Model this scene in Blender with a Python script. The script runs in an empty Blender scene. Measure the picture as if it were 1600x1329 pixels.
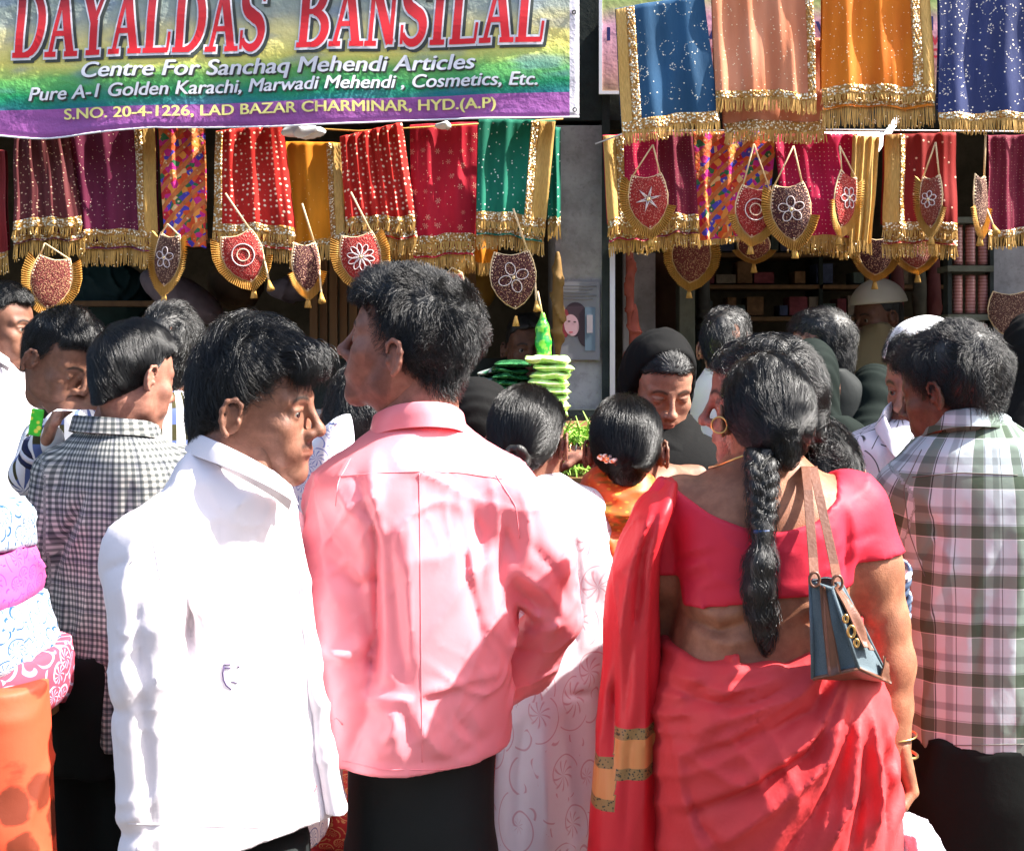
import bpy, math, random
import numpy as np
from mathutils import Vector, Matrix

# ---------------------------------------------------------------- camera, sky, sun, exposure
FPX, HZ, CX, CAMH = 2000.0, 550.0, 800.0, 1.60
scene = bpy.context.scene
cam_data = bpy.data.cameras.new('camera')
cam = bpy.data.objects.new('camera', cam_data)
scene.collection.objects.link(cam)
cam.location = (0, 0, CAMH)
cam.rotation_euler = (math.radians(90), 0, 0)
cam_data.sensor_width = 36.0
cam_data.lens = 36.0 * FPX / 1600.0
cam_data.shift_y = -114.5 / 1600.0
cam_data.clip_end = 400
scene.camera = cam

SUN = Vector((0.74, -0.07, 0.82)).normalized()
sun_el = math.asin(SUN.z)
world = bpy.data.worlds.new('World')
scene.world = world
world.use_nodes = True
wn = world.node_tree.nodes
wl = world.node_tree.links
sky = wn.new('ShaderNodeTexSky')
sky.sky_type = 'NISHITA'
sky.sun_disc = False
sky.sun_elevation = sun_el
sky.sun_rotation = math.atan2(SUN.x, SUN.y)
sky.air_density = 1.0
sky.dust_density = 2.5
sky.ozone_density = 0.6
bg = wn['Background'] if 'Background' in wn else wn.new('ShaderNodeBackground')
bg.inputs['Strength'].default_value = 0.115
wl.new(sky.outputs[0], bg.inputs['Color'])

sun_data = bpy.data.lights.new('sun', 'SUN')
sun_data.energy = 5.0
sun_data.angle = math.radians(0.53)
sun_data.color = (1.0, 0.955, 0.89)
sun = bpy.data.objects.new('sun', sun_data)
scene.collection.objects.link(sun)
sun.location = (6, -2, 8)
sun.rotation_euler = SUN.to_track_quat('Z', 'Y').to_euler()

scene.view_settings.view_transform = 'Standard'
scene.view_settings.look = 'None'
scene.view_settings.exposure = 1.8
scene.view_settings.gamma = 1.0
scene.view_settings.use_curve_mapping = False
scene.cycles.max_bounces = 6
scene.cycles.transparent_max_bounces = 12
scene.cycles.sample_clamp_indirect = 6.0
scene.cycles.caustics_reflective = False
scene.cycles.caustics_refractive = False

COL = scene.collection
R = np.random.RandomState(7)
random.seed(7)
PI = math.pi

def W(px, py, D):
    return np.array([(px - CX) / FPX * D, D, CAMH - (py - HZ) / FPX * D])

def WP(px, py, D, dy=0.0, fz=0.06, fx=0.025):
    """like W, for bodies: the pixel is read on the body's near side, the point lies at its centre depth"""
    d = D + dy
    return np.array([(px - CX) / FPX * (d - fx), d, CAMH - (py - HZ) / FPX * (d - fz)])

def srgb(r, g, b):
    f = lambda c: (c / 255.0 / 12.92) if c <= 10 else ((c / 255.0 + 0.055) / 1.055) ** 2.4
    return (f(r), f(g), f(b), 1.0)

# ---------------------------------------------------------------- objects
def put(ob, parent=None):
    COL.objects.link(ob)
    if parent is not None:
        ob.parent = parent
        ob.matrix_parent_inverse = parent.matrix_basis.inverted()
    return ob

def empty(name, loc, label, cat, group=None):
    o = bpy.data.objects.new(name, None)
    o.empty_display_size = 0.05
    o.location = tuple(float(v) for v in loc)
    COL.objects.link(o)
    tag(o, label, cat, group)
    return o

def tag(o, label=None, cat=None, group=None, kind=None):
    if label: o['label'] = label
    if cat: o['category'] = cat
    if group: o['group'] = group
    if kind: o['kind'] = kind
    return o

def mesh_ob(name, verts, faces, mat, parent=None, smooth=True, attrs=None, uvs=None):
    me = bpy.data.meshes.new(name)
    verts = np.asarray(verts, dtype=np.float32).reshape(-1, 3)
    if isinstance(faces, np.ndarray):
        n, k = faces.shape
        me.vertices.add(len(verts)); me.vertices.foreach_set('co', verts.ravel())
        me.loops.add(n * k); me.loops.foreach_set('vertex_index', faces.astype(np.int32).ravel())
        me.polygons.add(n)
        me.polygons.foreach_set('loop_start', np.arange(0, n * k, k, dtype=np.int32))
        me.polygons.foreach_set('loop_total', np.full(n, k, dtype=np.int32))
        me.update(calc_edges=True)
    else:
        me.from_pydata(verts.tolist(), [], faces)
        me.update()
    if smooth:
        me.polygons.foreach_set('use_smooth', np.ones(len(me.polygons), dtype=bool))
    if attrs:
        for k, a in attrs.items():
            a = np.asarray(a, dtype=np.float32)
            if a.ndim == 1:
                at = me.attributes.new(k, 'FLOAT', 'POINT'); at.data.foreach_set('value', a)
            else:
                at = me.attributes.new(k, 'FLOAT_VECTOR', 'POINT'); at.data.foreach_set('vector', a.ravel())
    if mat: me.materials.append(mat)
    ob = bpy.data.objects.new(name, me)
    return put(ob, parent)

class MB:
    """collects simple pieces, links them as one mesh"""
    def __init__(s): s.v, s.f = [], []
    def add(s, v, f):
        n = len(s.v); s.v += [tuple(map(float, p)) for p in v]; s.f += [tuple(i + n for i in q) for q in f]
    def box(s, c, d, rot=None):
        p = [np.array([x, y, z]) * np.array(d) / 2 for x in (-1, 1) for y in (-1, 1) for z in (-1, 1)]
        if rot is not None: p = [np.array(rot) @ q for q in p]
        s.add([q + np.array(c) for q in p], [(0, 1, 3, 2), (4, 6, 7, 5), (0, 4, 5, 1), (2, 3, 7, 6), (0, 2, 6, 4), (1, 5, 7, 3)])
    def tube(s, pts, r, n=8, closed=False, caps=True):
        pts = [np.array(p, float) for p in pts]; m = len(pts)
        rr = r if hasattr(r, '__len__') else [r] * m
        rings = []; up = None
        for i, p in enumerate(pts):
            a = pts[(i + 1) % m] if (closed or i < m - 1) else p
            b = pts[i - 1] if (closed or i > 0) else p
            t = a - b; t /= (np.linalg.norm(t) + 1e-9)
            if up is None:
                up = np.cross(t, [0.3, 0.2, 1.0]); 
                if np.linalg.norm(up) < 1e-3: up = np.cross(t, [1, 0, 0])
            up = up - t * np.dot(up, t); up /= (np.linalg.norm(up) + 1e-9)
            w = np.cross(t, up)
            rings.append([p + rr[i] * (math.cos(2 * PI * k / n) * up + math.sin(2 * PI * k / n) * w) for k in range(n)])
        v = [q for ring in rings for q in ring]; f = []
        for i in range(m if closed else m - 1):
            j = (i + 1) % m
            for k in range(n):
                f.append((i * n + k, i * n + (k + 1) % n, j * n + (k + 1) % n, j * n + k))
        if caps and not closed:
            f.append(tuple(range(n - 1, -1, -1))); f.append(tuple(range((m - 1) * n, m * n)))
        s.add(v, f)
    def ball(s, c, r, n=8, m=5):
        r = np.array(r if hasattr(r, '__len__') else [r] * 3); c = np.array(c)
        v = [c + r * np.array([0, 0, 1])]
        for i in range(1, m):
            a = PI * i / m
            for k in range(n):
                b = 2 * PI * k / n
                v.append(c + r * np.array([math.sin(a) * math.cos(b), math.sin(a) * math.sin(b), math.cos(a)]))
        v.append(c - r * np.array([0, 0, 1])); f = []
        for k in range(n): f.append((0, 1 + k, 1 + (k + 1) % n))
        for i in range(m - 2):
            for k in range(n):
                a = 1 + i * n + k; b = 1 + i * n + (k + 1) % n
                f.append((a, a + n, b + n, b))
        L = len(v) - 1
        for k in range(n): f.append((L, L - n + (k + 1) % n, L - n + k))
        s.add(v, f)
    def poly_prism(s, pts, y0, y1):
        n = len(pts); v = [(x, y0, z) for x, z in pts] + [(x, y1, z) for x, z in pts]
        f = [tuple(range(n)), tuple(range(2 * n - 1, n - 1, -1))] + [(i, (i + 1) % n + 0, (i + 1) % n + n, i + n) for i in range(n)]
        f = [f[0], f[1]] + [tuple(reversed(q)) for q in f[2:]]
        s.add(v, f)
    def build(s, name, mat, parent=None, smooth=False):
        return mesh_ob(name, s.v, s.f, mat, parent, smooth)

# ---------------------------------------------------------------- node helpers
class Mat:
    def __init__(s, name, rough=0.8, spec=0.3, **kw):
        s.m = bpy.data.materials.new(name); s.m.use_nodes = True
        s.t = s.m.node_tree; s.n = s.t.nodes; s.b = s.n['Principled BSDF']
        s.b.inputs['Roughness'].default_value = rough
        s.b.inputs['Specular IOR Level'].default_value = spec
        for k, v in kw.items(): s.b.inputs[k.replace('_', ' ')].default_value = v
    def new(s, t, **kw):
        n = s.n.new('ShaderNode' + t)
        for k, v in kw.items():
            if k.startswith('i_'):
                key = k[2:].replace('_', ' ')
                n.inputs[int(key) if key.isdigit() else key].default_value = v
            else: setattr(n, k, v)
        return n
    def link(s, a, b): s.t.links.new(a, b)
    def out(s, x): return x.outputs[0] if hasattr(x, 'outputs') else x
    def setv(s, sock, v):
        if isinstance(v, (int, float, tuple, list)): sock.default_value = v
        else: s.link(s.out(v), sock)
    def math(s, op, a, b=0.0, c=0.0, clamp=False):
        n = s.n.new('ShaderNodeMath'); n.operation = op; n.use_clamp = clamp
        s.setv(n.inputs[0], a); s.setv(n.inputs[1], b); s.setv(n.inputs[2], c); return n.outputs[0]
    def mix(s, f, a, b, blend='MIX'):
        n = s.n.new('ShaderNodeMix'); n.data_type = 'RGBA'; n.blend_type = blend
        s.setv(n.inputs['Factor'], f)
        s.setv([i for i in n.inputs if i.name == 'A' and i.type == 'RGBA'][0], a)
        s.setv([i for i in n.inputs if i.name == 'B' and i.type == 'RGBA'][0], b)
        return [o for o in n.outputs if o.type == 'RGBA'][0]
    def coord(s, kind='Object'):
        return s.new('TexCoord').outputs[kind]
    def attr(s, name, out='Vector'):
        return s.new('Attribute', attribute_name=name).outputs[out]
    def map(s, vec, scale=(1, 1, 1), rot=(0, 0, 0), loc=(0, 0, 0)):
        n = s.n.new('ShaderNodeMapping'); s.link(vec, n.inputs[0])
        n.inputs['Scale'].default_value = scale; n.inputs['Rotation'].default_value = rot; n.inputs['Location'].default_value = loc
        return n.outputs[0]
    def noise(s, vec, scale=5, detail=3, rough=0.5, col=False):
        n = s.n.new('ShaderNodeTexNoise'); n.inputs['Scale'].default_value = scale
        n.inputs['Detail'].default_value = detail; n.inputs['Roughness'].default_value = rough
        if vec is not None: s.link(vec, n.inputs['Vector'])
        return n.outputs['Color' if col else 0]
    def voro(s, vec, scale=5, feat='F1', out='Distance', rnd=1.0):
        n = s.n.new('ShaderNodeTexVoronoi'); n.feature = feat; n.inputs['Scale'].default_value = scale
        n.inputs['Randomness'].default_value = rnd
        if vec is not None: s.link(vec, n.inputs['Vector'])
        return n.outputs[out]
    def ramp(s, fac, stops, interp='LINEAR'):
        n = s.n.new('ShaderNodeValToRGB'); n.color_ramp.interpolation = interp
        el = n.color_ramp.elements
        while len(el) < len(stops): el.new(0.5)
        for e, (p, c) in zip(el, stops):
            e.position = p; e.color = c if hasattr(c, '__len__') else (c, c, c, 1)
        s.link(s.out(fac), n.inputs[0]); return n.outputs[0]
    def step(s, v, a, b):  # smooth 0..1 between a and b
        n = s.n.new('ShaderNodeMapRange'); n.interpolation_type = 'SMOOTHSTEP'
        s.setv(n.inputs[0], v); n.inputs[1].default_value = a; n.inputs[2].default_value = b
        return n.outputs[0]
    def xyz(s, vec):
        n = s.n.new('ShaderNodeSeparateXYZ'); s.link(vec, n.inputs[0]); return n.outputs
    def color(s, c): s.setv(s.b.inputs['Base Color'], c)
    def bump(s, h, strength=0.3, dist=0.01):
        n = s.n.new('ShaderNodeBump'); n.inputs['Strength'].default_value = strength; n.inputs['Distance'].default_value = dist
        s.link(s.out(h), n.inputs['Height']); s.link(n.outputs[0], s.b.inputs['Normal']); return n

# ---------------------------------------------------------------- signed distance bodies
def bbox_of(pts, pad):
    p = np.array(pts); return p.min(0) - pad, p.max(0) + pad

def sstep(a, b, x):
    t = np.clip((x - a) / (b - a), 0, 1); return t * t * (3 - 2 * t)

class Field:
    def __init__(s, lo, hi, h):
        s.lo = np.array(lo, float); s.h = h
        s.n = np.maximum(np.ceil((np.array(hi) - s.lo) / h).astype(int) + 1, 4)
        s.d = np.full(s.n, 0.2, dtype=np.float32); s.late_ = []
    def clone(s):
        g = Field.__new__(Field); g.lo, g.h, g.n, g.d = s.lo, s.h, s.n, s.d.copy(); g.late_ = []; return g
    def sub(s, lo, hi):
        a = np.clip(np.floor((np.array(lo) - s.lo) / s.h).astype(int), 0, s.n)
        b = np.clip(np.ceil((np.array(hi) - s.lo) / s.h).astype(int) + 1, 0, s.n)
        if np.any(b <= a): return None, None
        sl = tuple(slice(i, j) for i, j in zip(a, b))
        ax = [(s.lo[k] + s.h * np.arange(a[k], b[k])).astype(np.float32) for k in range(3)]
        return sl, (ax[0][:, None, None], ax[1][None, :, None], ax[2][None, None, :])
    def _merge(s, sl, e, k, op):
        d = s.d[sl]
        if op == 'add':
            if k > 0:
                hh = np.maximum(k - np.abs(d - e), 0) / k
                s.d[sl] = np.minimum(d, e) - hh * hh * k * 0.25
            else: s.d[sl] = np.minimum(d, e)
        elif op == 'cut':
            e = -e
            if k > 0:
                hh = np.maximum(k - np.abs(d - e), 0) / k
                s.d[sl] = np.maximum(d, e) + hh * hh * k * 0.25
            else: s.d[sl] = np.maximum(d, e)
    def cone(s, a, b, ra, rb=None, k=0.02, op='add', squash=None):
        """round cone; squash=(axis vector, factor) flattens along an axis"""
        rb = ra if rb is None else rb
        a = np.array(a, float); b = np.array(b, float); pad = max(ra, rb) * (1 if squash is None else 1.0) + k + 3 * s.h
        lo, hi = bbox_of([a, b], pad); sl, P = s.sub(lo, hi)
        if sl is None: return s
        ab = b - a; L = max(float(ab @ ab), 1e-9)
        X, Y, Z = P[0] - a[0], P[1] - a[1], P[2] - a[2]
        t = np.clip((X * ab[0] + Y * ab[1] + Z * ab[2]) / L, 0, 1)
        X = X - t * ab[0]; Y = Y - t * ab[1]; Z = Z - t * ab[2]
        if squash is not None:
            u = np.array(squash[0], float); u /= np.linalg.norm(u); q = X * u[0] + Y * u[1] + Z * u[2]; m = q * (1 / squash[1] - 1)
            X = X + m * u[0]; Y = Y + m * u[1]; Z = Z + m * u[2]
        e = np.sqrt(X * X + Y * Y + Z * Z) - (ra + t * (rb - ra))
        if squash is not None: e = e * max(squash[1], 0.45)
        s._merge(sl, e.astype(np.float32), k, op); return s
    def chain(s, pts, rs, k=0.02, op='add'):
        for i in range(len(pts) - 1): s.cone(pts[i], pts[i + 1], rs[i], rs[i + 1], k, op)
        return s
    def ell(s, c, r, k=0.02, op='add', rot=None):
        c = np.array(c, float); r = np.array(r, float)
        pad = (r.max() if rot is not None else r) + k + 3 * s.h
        sl, P = s.sub(c - pad, c + pad)
        if sl is None: return s
        X, Y, Z = P[0] - c[0], P[1] - c[1], P[2] - c[2]
        if rot is not None:
            M = np.array(rot).T
            X, Y, Z = (M[0][0] * X + M[0][1] * Y + M[0][2] * Z, M[1][0] * X + M[1][1] * Y + M[1][2] * Z, M[2][0] * X + M[2][1] * Y + M[2][2] * Z)
        k0 = np.sqrt((X / r[0]) ** 2 + (Y / r[1]) ** 2 + (Z / r[2]) ** 2)
        k1 = np.sqrt((X / r[0] ** 2) ** 2 + (Y / r[1] ** 2) ** 2 + (Z / r[2] ** 2) ** 2) + 1e-6
        s._merge(sl, (k0 * (k0 - 1) / k1).astype(np.float32), k, op); return s
    def loft(s, rows, k=0.02, op='add', p=2.3, yaw=0.0):
        """rows: (z, cx, cy, rx, ry) sorted any way; elliptical sections interpolated along z; yaw turns the sections"""
        rows = sorted(rows); A = np.array(rows, float)
        zz = A[:, 0]; rm = float(max(A[:, 3].max(), A[:, 4].max()))
        lo = [A[:, 1].min() - rm - k - 3 * s.h, A[:, 2].min() - rm - k - 3 * s.h, zz[0] - 0.03]
        hi = [A[:, 1].max() + rm + k + 3 * s.h, A[:, 2].max() + rm + k + 3 * s.h, zz[-1] + 0.03]
        sl, P = s.sub(lo, hi)
        if sl is None: return s
        z = P[2].ravel()
        # smooth interpolation (Catmull-Rom like through resampling + blur)
        dense = np.linspace(zz[0], zz[-1], 220); out = []
        ker = np.ones(17) / 17
        for c in range(1, 5):
            v = np.interp(dense, zz, A[:, c]); vp = np.pad(v, 8, mode='edge')
            # reflect slope at the ends so that ends keep their value
            vp[:8] = 2 * v[0] - v[1:9][::-1]; vp[-8:] = 2 * v[-1] - v[-9:-1][::-1]
            v = np.convolve(vp, ker, 'valid'); out.append(np.interp(z, dense, v)[None, None, :])
        cx, cy, rx, ry = out
        X = P[0] - cx; Y = P[1] - cy
        if yaw:
            c_, s_ = math.cos(yaw), math.sin(yaw); X, Y = c_ * X + s_ * Y, -s_ * X + c_ * Y
        k0 = (np.abs(X / rx) ** p + np.abs(Y / ry) ** p) ** (1 / p)
        g = np.sqrt((X / rx ** 2) ** 2 + (Y / ry ** 2) ** 2) + 1e-6
        k2 = np.sqrt((X / rx) ** 2 + (Y / ry) ** 2)
        e = (k0 - 1) * k2 / g
        e = np.where(k2 < 0.05, -np.minimum(rx, ry), e)
        e = np.maximum(e, np.maximum(z[None, None, :] - zz[-1], zz[0] - z[None, None, :]))
        s._merge(sl, e.astype(np.float32), k, op); return s
    def apply(s, fn, lo=None, hi=None, band=0.04):
        """fn(x,y,z,d)->new d evaluated near the surface only"""
        sl, P = s.sub(s.lo if lo is None else lo, (s.lo + s.h * s.n) if hi is None else hi)
        if sl is None: return s
        d = s.d[sl]; idx = np.nonzero(np.abs(d) < band)
        x = P[0].ravel()[idx[0]]; y = P[1].ravel()[idx[1]]; z = P[2].ravel()[idx[2]]
        d[idx] = fn(x, y, z, d[idx]); s.d[sl] = d; return s
    def cutfn(s, fn, k=0.0):
        """keep where fn(x,y,z) < 0"""
        sl, P = s.sub(s.lo, s.lo + s.h * s.n); e = fn(*P)
        s._merge(sl, (-e).astype(np.float32) + 0 * s.d[sl], k, 'cut'); return s
    def late(s, fn, k=0.0):
        s.late_.append((fn, k)); return s
    def sample(s, p):
        q = (np.asarray(p) - s.lo) / s.h; q = np.clip(q, 0, s.n - 1.001); i = q.astype(int); f = q - i
        i1 = np.minimum(i + 1, s.n - 1); D = s.d; r = 0
        for a in (0, 1):
            for b in (0, 1):
                for c in (0, 1):
                    w = (f[:, 0] if a else 1 - f[:, 0]) * (f[:, 1] if b else 1 - f[:, 1]) * (f[:, 2] if c else 1 - f[:, 2])
                    r = r + w * D[(i1 if a else i)[:, 0], (i1 if b else i)[:, 1], (i1 if c else i)[:, 2]]
        return r
    def grad(s, p):
        e = s.h * 1.2; g = np.stack([s.sample(p + e * v) - s.sample(p - e * v) for v in np.eye(3)], 1)
        return g / (np.linalg.norm(g, axis=1, keepdims=True) + 1e-9)
    def mesh(s):
        for fn, k in s.late_: s.cutfn(fn, k)
        s.late_ = []
        d = s.d.copy()
        d[0], d[-1] = 1, 1; d[:, 0], d[:, -1] = 1, 1; d[:, :, 0], d[:, :, -1] = 1, 1
        ins = d < 0
        c = np.zeros(np.array(d.shape) - 1, dtype=np.uint8)
        for a in (0, 1):
            for b in (0, 1):
                for e in (0, 1):
                    c += ins[a:a + c.shape[0], b:b + c.shape[1], e:e + c.shape[2]]
        act = (c > 0) & (c < 8); I = np.argwhere(act)
        if len(I) == 0: return np.zeros((0, 3)), np.zeros((0, 4), int)
        cid = np.full(c.shape, -1, dtype=np.int32); cid[act] = np.arange(len(I))
        acc = np.zeros((len(I), 3)); cnt = np.zeros(len(I))
        corners = [(a, b, e) for a in (0, 1) for b in (0, 1) for e in (0, 1)]
        vals = {k: d[I[:, 0] + k[0], I[:, 1] + k[1], I[:, 2] + k[2]] for k in corners}
        for k in corners:
            for ax in range(3):
                if k[ax]: continue
                k2 = list(k); k2[ax] = 1; k2 = tuple(k2); a, b = vals[k], vals[k2]
                m = (a < 0) != (b < 0); t = np.where(m, a / np.where(m, a - b, 1), 0)
                pt = np.tile(np.array(k, float), (len(I), 1)); pt[:, ax] = t
                acc += pt * m[:, None]; cnt += m
        V = s.lo + s.h * (I + acc / np.maximum(cnt, 1)[:, None])
        Fs = []
        for ax in range(3):
            sh = [slice(None)] * 3; sh2 = [slice(None)] * 3; sh[ax] = slice(0, -1); sh2[ax] = slice(1, None)
            x = ins[tuple(sh)] != ins[tuple(sh2)]
            o = [a for a in range(3) if a != ax]
            E = np.argwhere(x); E = E[(E[:, o[0]] > 0) & (E[:, o[1]] > 0)]
            if len(E) == 0: continue
            up = ins[E[:, 0], E[:, 1], E[:, 2]]
            def at(da, db):
                J = E.copy(); J[:, o[0]] -= da; J[:, o[1]] -= db
                return cid[J[:, 0], J[:, 1], J[:, 2]]
            q = np.stack([at(1, 1), at(0, 1), at(0, 0), at(1, 0)], 1)
            flip = up if ax != 1 else ~up
            q[~flip] = q[~flip][:, ::-1]; Fs.append(q)
        Q = np.concatenate(Fs); Q = Q[(Q >= 0).all(1)]
        return V, Q

class Noise3:
    def __init__(s, seed, n=7, f=1.0, aniso=(1, 1, 1)):
        r = np.random.RandomState(seed)
        s.k = r.normal(size=(n, 3)); s.k /= np.linalg.norm(s.k, axis=1, keepdims=True)
        s.k *= f * (0.6 + 0.9 * r.rand(n, 1)) * np.array(aniso); s.p = r.rand(n) * 6.28
    def __call__(s, x, y, z):
        v = 0
        for k, p in zip(s.k, s.p): v = v + np.sin(k[0] * x + k[1] * y + k[2] * z + p)
        return v / math.sqrt(len(s.p) * 0.5)

def seg_dist_xz(x, z, a, b):
    ab = (b[0] - a[0], b[1] - a[1]); L = ab[0] ** 2 + ab[1] ** 2 + 1e-9
    t = np.clip(((x - a[0]) * ab[0] + (z - a[1]) * ab[1]) / L, 0, 1)
    return np.sqrt((x - a[0] - t * ab[0]) ** 2 + (z - a[1] - t * ab[1]) ** 2), t

def folds(F, D, lines, ymax=None):
    """lines: (pixel polyline, amplitude m (+ ridge, - valley), width m) on the camera-facing side"""
    for pts, amp, w in lines:
        Q = [WP(px, py, D, 0, .10, .09) for px, py in pts]
        Q = [(q[0], q[2]) for q in Q]
        A = np.array(Q); pad = w * 2.5
        lo = [A[:, 0].min() - pad, F.lo[1], A[:, 1].min() - pad]; hi = [A[:, 0].max() + pad, (F.lo + F.h * F.n)[1] if ymax is None else ymax, A[:, 1].max() + pad]
        def fn(x, y, z, d):
            best = None; n = len(Q) - 1; T = None
            for i in range(n):
                dd, t = seg_dist_xz(x, z, Q[i], Q[i + 1]); t = (i + t) / n
                if best is None: best, T = dd, t
                else:
                    m = dd < best; T = np.where(m, t, T); best = np.minimum(best, dd)
            env = np.sin(np.clip(T, 0.0, 1) * PI * 0.94 + 0.09) ** 0.6
            q = best / w
            return d - amp * env * np.exp(-q ** 1.45)
        F.apply(fn, lo, hi)
    return F

def noise_fold(F, seed, amp, freq, aniso=(1, 1, 1), lo=None, hi=None, sharp=True):
    N = Noise3(seed, 6, freq, aniso); M = Noise3(seed + 9, 4, freq * 0.35)
    def fn(x, y, z, d):
        w = 0.5 * M(x, y, z) / freq * 3
        v = N(x + w, y + w, z - w)
        if sharp: v = 2.0 * (1 - np.minimum(np.abs(v) * 1.25, 1)) ** 2.0 - 0.35
        a = np.clip(0.6 + 0.5 * M(z, x, y), 0.15, 1.2)
        return d - amp * v * a
    F.apply(fn, lo, hi); return F

def seams(F, D, lines, mat, parent, r=0.0011, name='seam', step=6):
    """stitched seams lying on the camera-facing surface of a field"""
    out = []
    for L in lines:
        P_ = np.array(L, float); n = max(2, int(np.linalg.norm(np.diff(P_, axis=0), axis=1).sum() / step)); t = np.linspace(0, len(P_) - 1, n)
        px = np.interp(t, range(len(P_)), P_[:, 0]); py = np.interp(t, range(len(P_)), P_[:, 1]); pts = []
        for a, b in zip(px, py):
            d = np.linspace(D - .26, D + .12, 150); q = np.stack([(a - CX) / FPX * d, d, CAMH - (b - HZ) / FPX * d], 1); v = F.sample(q); k = np.argmax(v < 0)
            if v[k] < 0 and k > 0: f = v[k - 1] / (v[k - 1] - v[k] + 1e-9); pts.append(q[k - 1] * (1 - f) + q[k] * f + np.array([0, -r * .4, 0]))
        if len(pts) > 2:
            pts = np.array(pts); pts[1:-1] = (pts[:-2] + pts[1:-1] + pts[2:]) / 3
            mb = MB(); mb.tube(list(pts), r, 5); out.append(mb.build(name, mat, parent, True))
    return out
# ---------------------------------------------------------------- skin, hair, eyes
def skin_mat(name, c, warm=(0.55, 0.16, 0.09)):
    m = Mat(name, rough=0.48, spec=0.35)
    t = m.attr('tint'); o = m.coord()
    n1 = m.noise(o, 30, 5, 0.65); n2 = m.noise(o, 160, 2, 0.6)
    base = m.mix(m.step(n1, 0.35, 0.7), (c[0] * 0.70, c[1] * 0.64, c[2] * 0.62, 1), (c[0] * 1.15, c[1] * 1.12, c[2] * 1.10, 1))
    base = m.mix(m.math('MULTIPLY', n2, 0.25), base, (c[0] * 0.7, c[1] * 0.6, c[2] * 0.55, 1))
    m.color(m.mix(1.0, base, t, 'MULTIPLY'))
    m.b.inputs['Subsurface Weight'].default_value = 0.12
    m.b.inputs['Subsurface Radius'].default_value = (0.012, 0.005, 0.003)
    m.b.inputs['Subsurface Scale'].default_value = 0.6
    m.setv(m.b.inputs['Roughness'], m.math('ADD', 0.34, m.math('MULTIPLY', m.noise(o, 90, 3, .6), 0.34)))
    m.bump(m.math('ADD', m.noise(o, 420, 3, 0.7), m.math('MULTIPLY', n1, 0.8)), 0.45, 0.0016)
    return m.m
SKIN = {
    'brown': skin_mat('skin brown', (0.25, 0.12, 0.078)),
    'warm': skin_mat('skin warm', (0.33, 0.155, 0.11)),
    'dark': skin_mat('skin dark', (0.17, 0.082, 0.05)),
    'fair': skin_mat('skin fair', (0.42, 0.21, 0.14)),
}
def strand_mat():
    m = Mat('black hair strands'); h = m.n.new('ShaderNodeBsdfHairPrincipled'); h.parametrization = 'MELANIN'
    h.inputs['Melanin'].default_value = 1.0; h.inputs['Melanin Redness'].default_value = 0.35; h.inputs['Roughness'].default_value = 0.26; h.inputs['Radial Roughness'].default_value = 0.35
    h.inputs['Random Roughness'].default_value = 0.3; h.inputs['Coat'].default_value = 0.25
    m.link(h.outputs[0], m.n['Material Output'].inputs[0]); return m.m
def hair_mat(name, c, rough=0.38):
    m = Mat(name, rough=rough, spec=0.5)
    o = m.coord(); n = m.noise(m.map(o, (220, 220, 30)), 1.0, 3, 0.6)
    m.color(m.mix(n, (c[0] * 0.5, c[1] * 0.5, c[2] * 0.5, 1), (c[0] * 1.6, c[1] * 1.6, c[2] * 1.5, 1)))
    m.bump(n, 0.5, 0.002)
    return m.m
HAIR = strand_mat()
HAIR_CAP = hair_mat('black hair mass', (0.009, 0.0085, 0.008), 0.5)
_m = Mat('eye', rough=0.12, spec=0.6); _m.color(_m.attr('tint')); EYE = _m.m
_m = Mat('gold metal', rough=0.28, Metallic=1.0); _m.color((0.75, 0.47, 0.17, 1)); GOLD = _m.m

def frame(yaw_deg, pitch=0, roll=0):
    """columns: right, forward, up. yaw 0 = facing image right (+X), 90 = away from the camera"""
    M = Matrix.Rotation(math.radians(yaw_deg - 90), 3, 'Z') @ Matrix.Rotation(math.radians(pitch), 3, 'X') @ Matrix.Rotation(math.radians(roll), 3, 'Y')
    return np.array(M)

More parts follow.
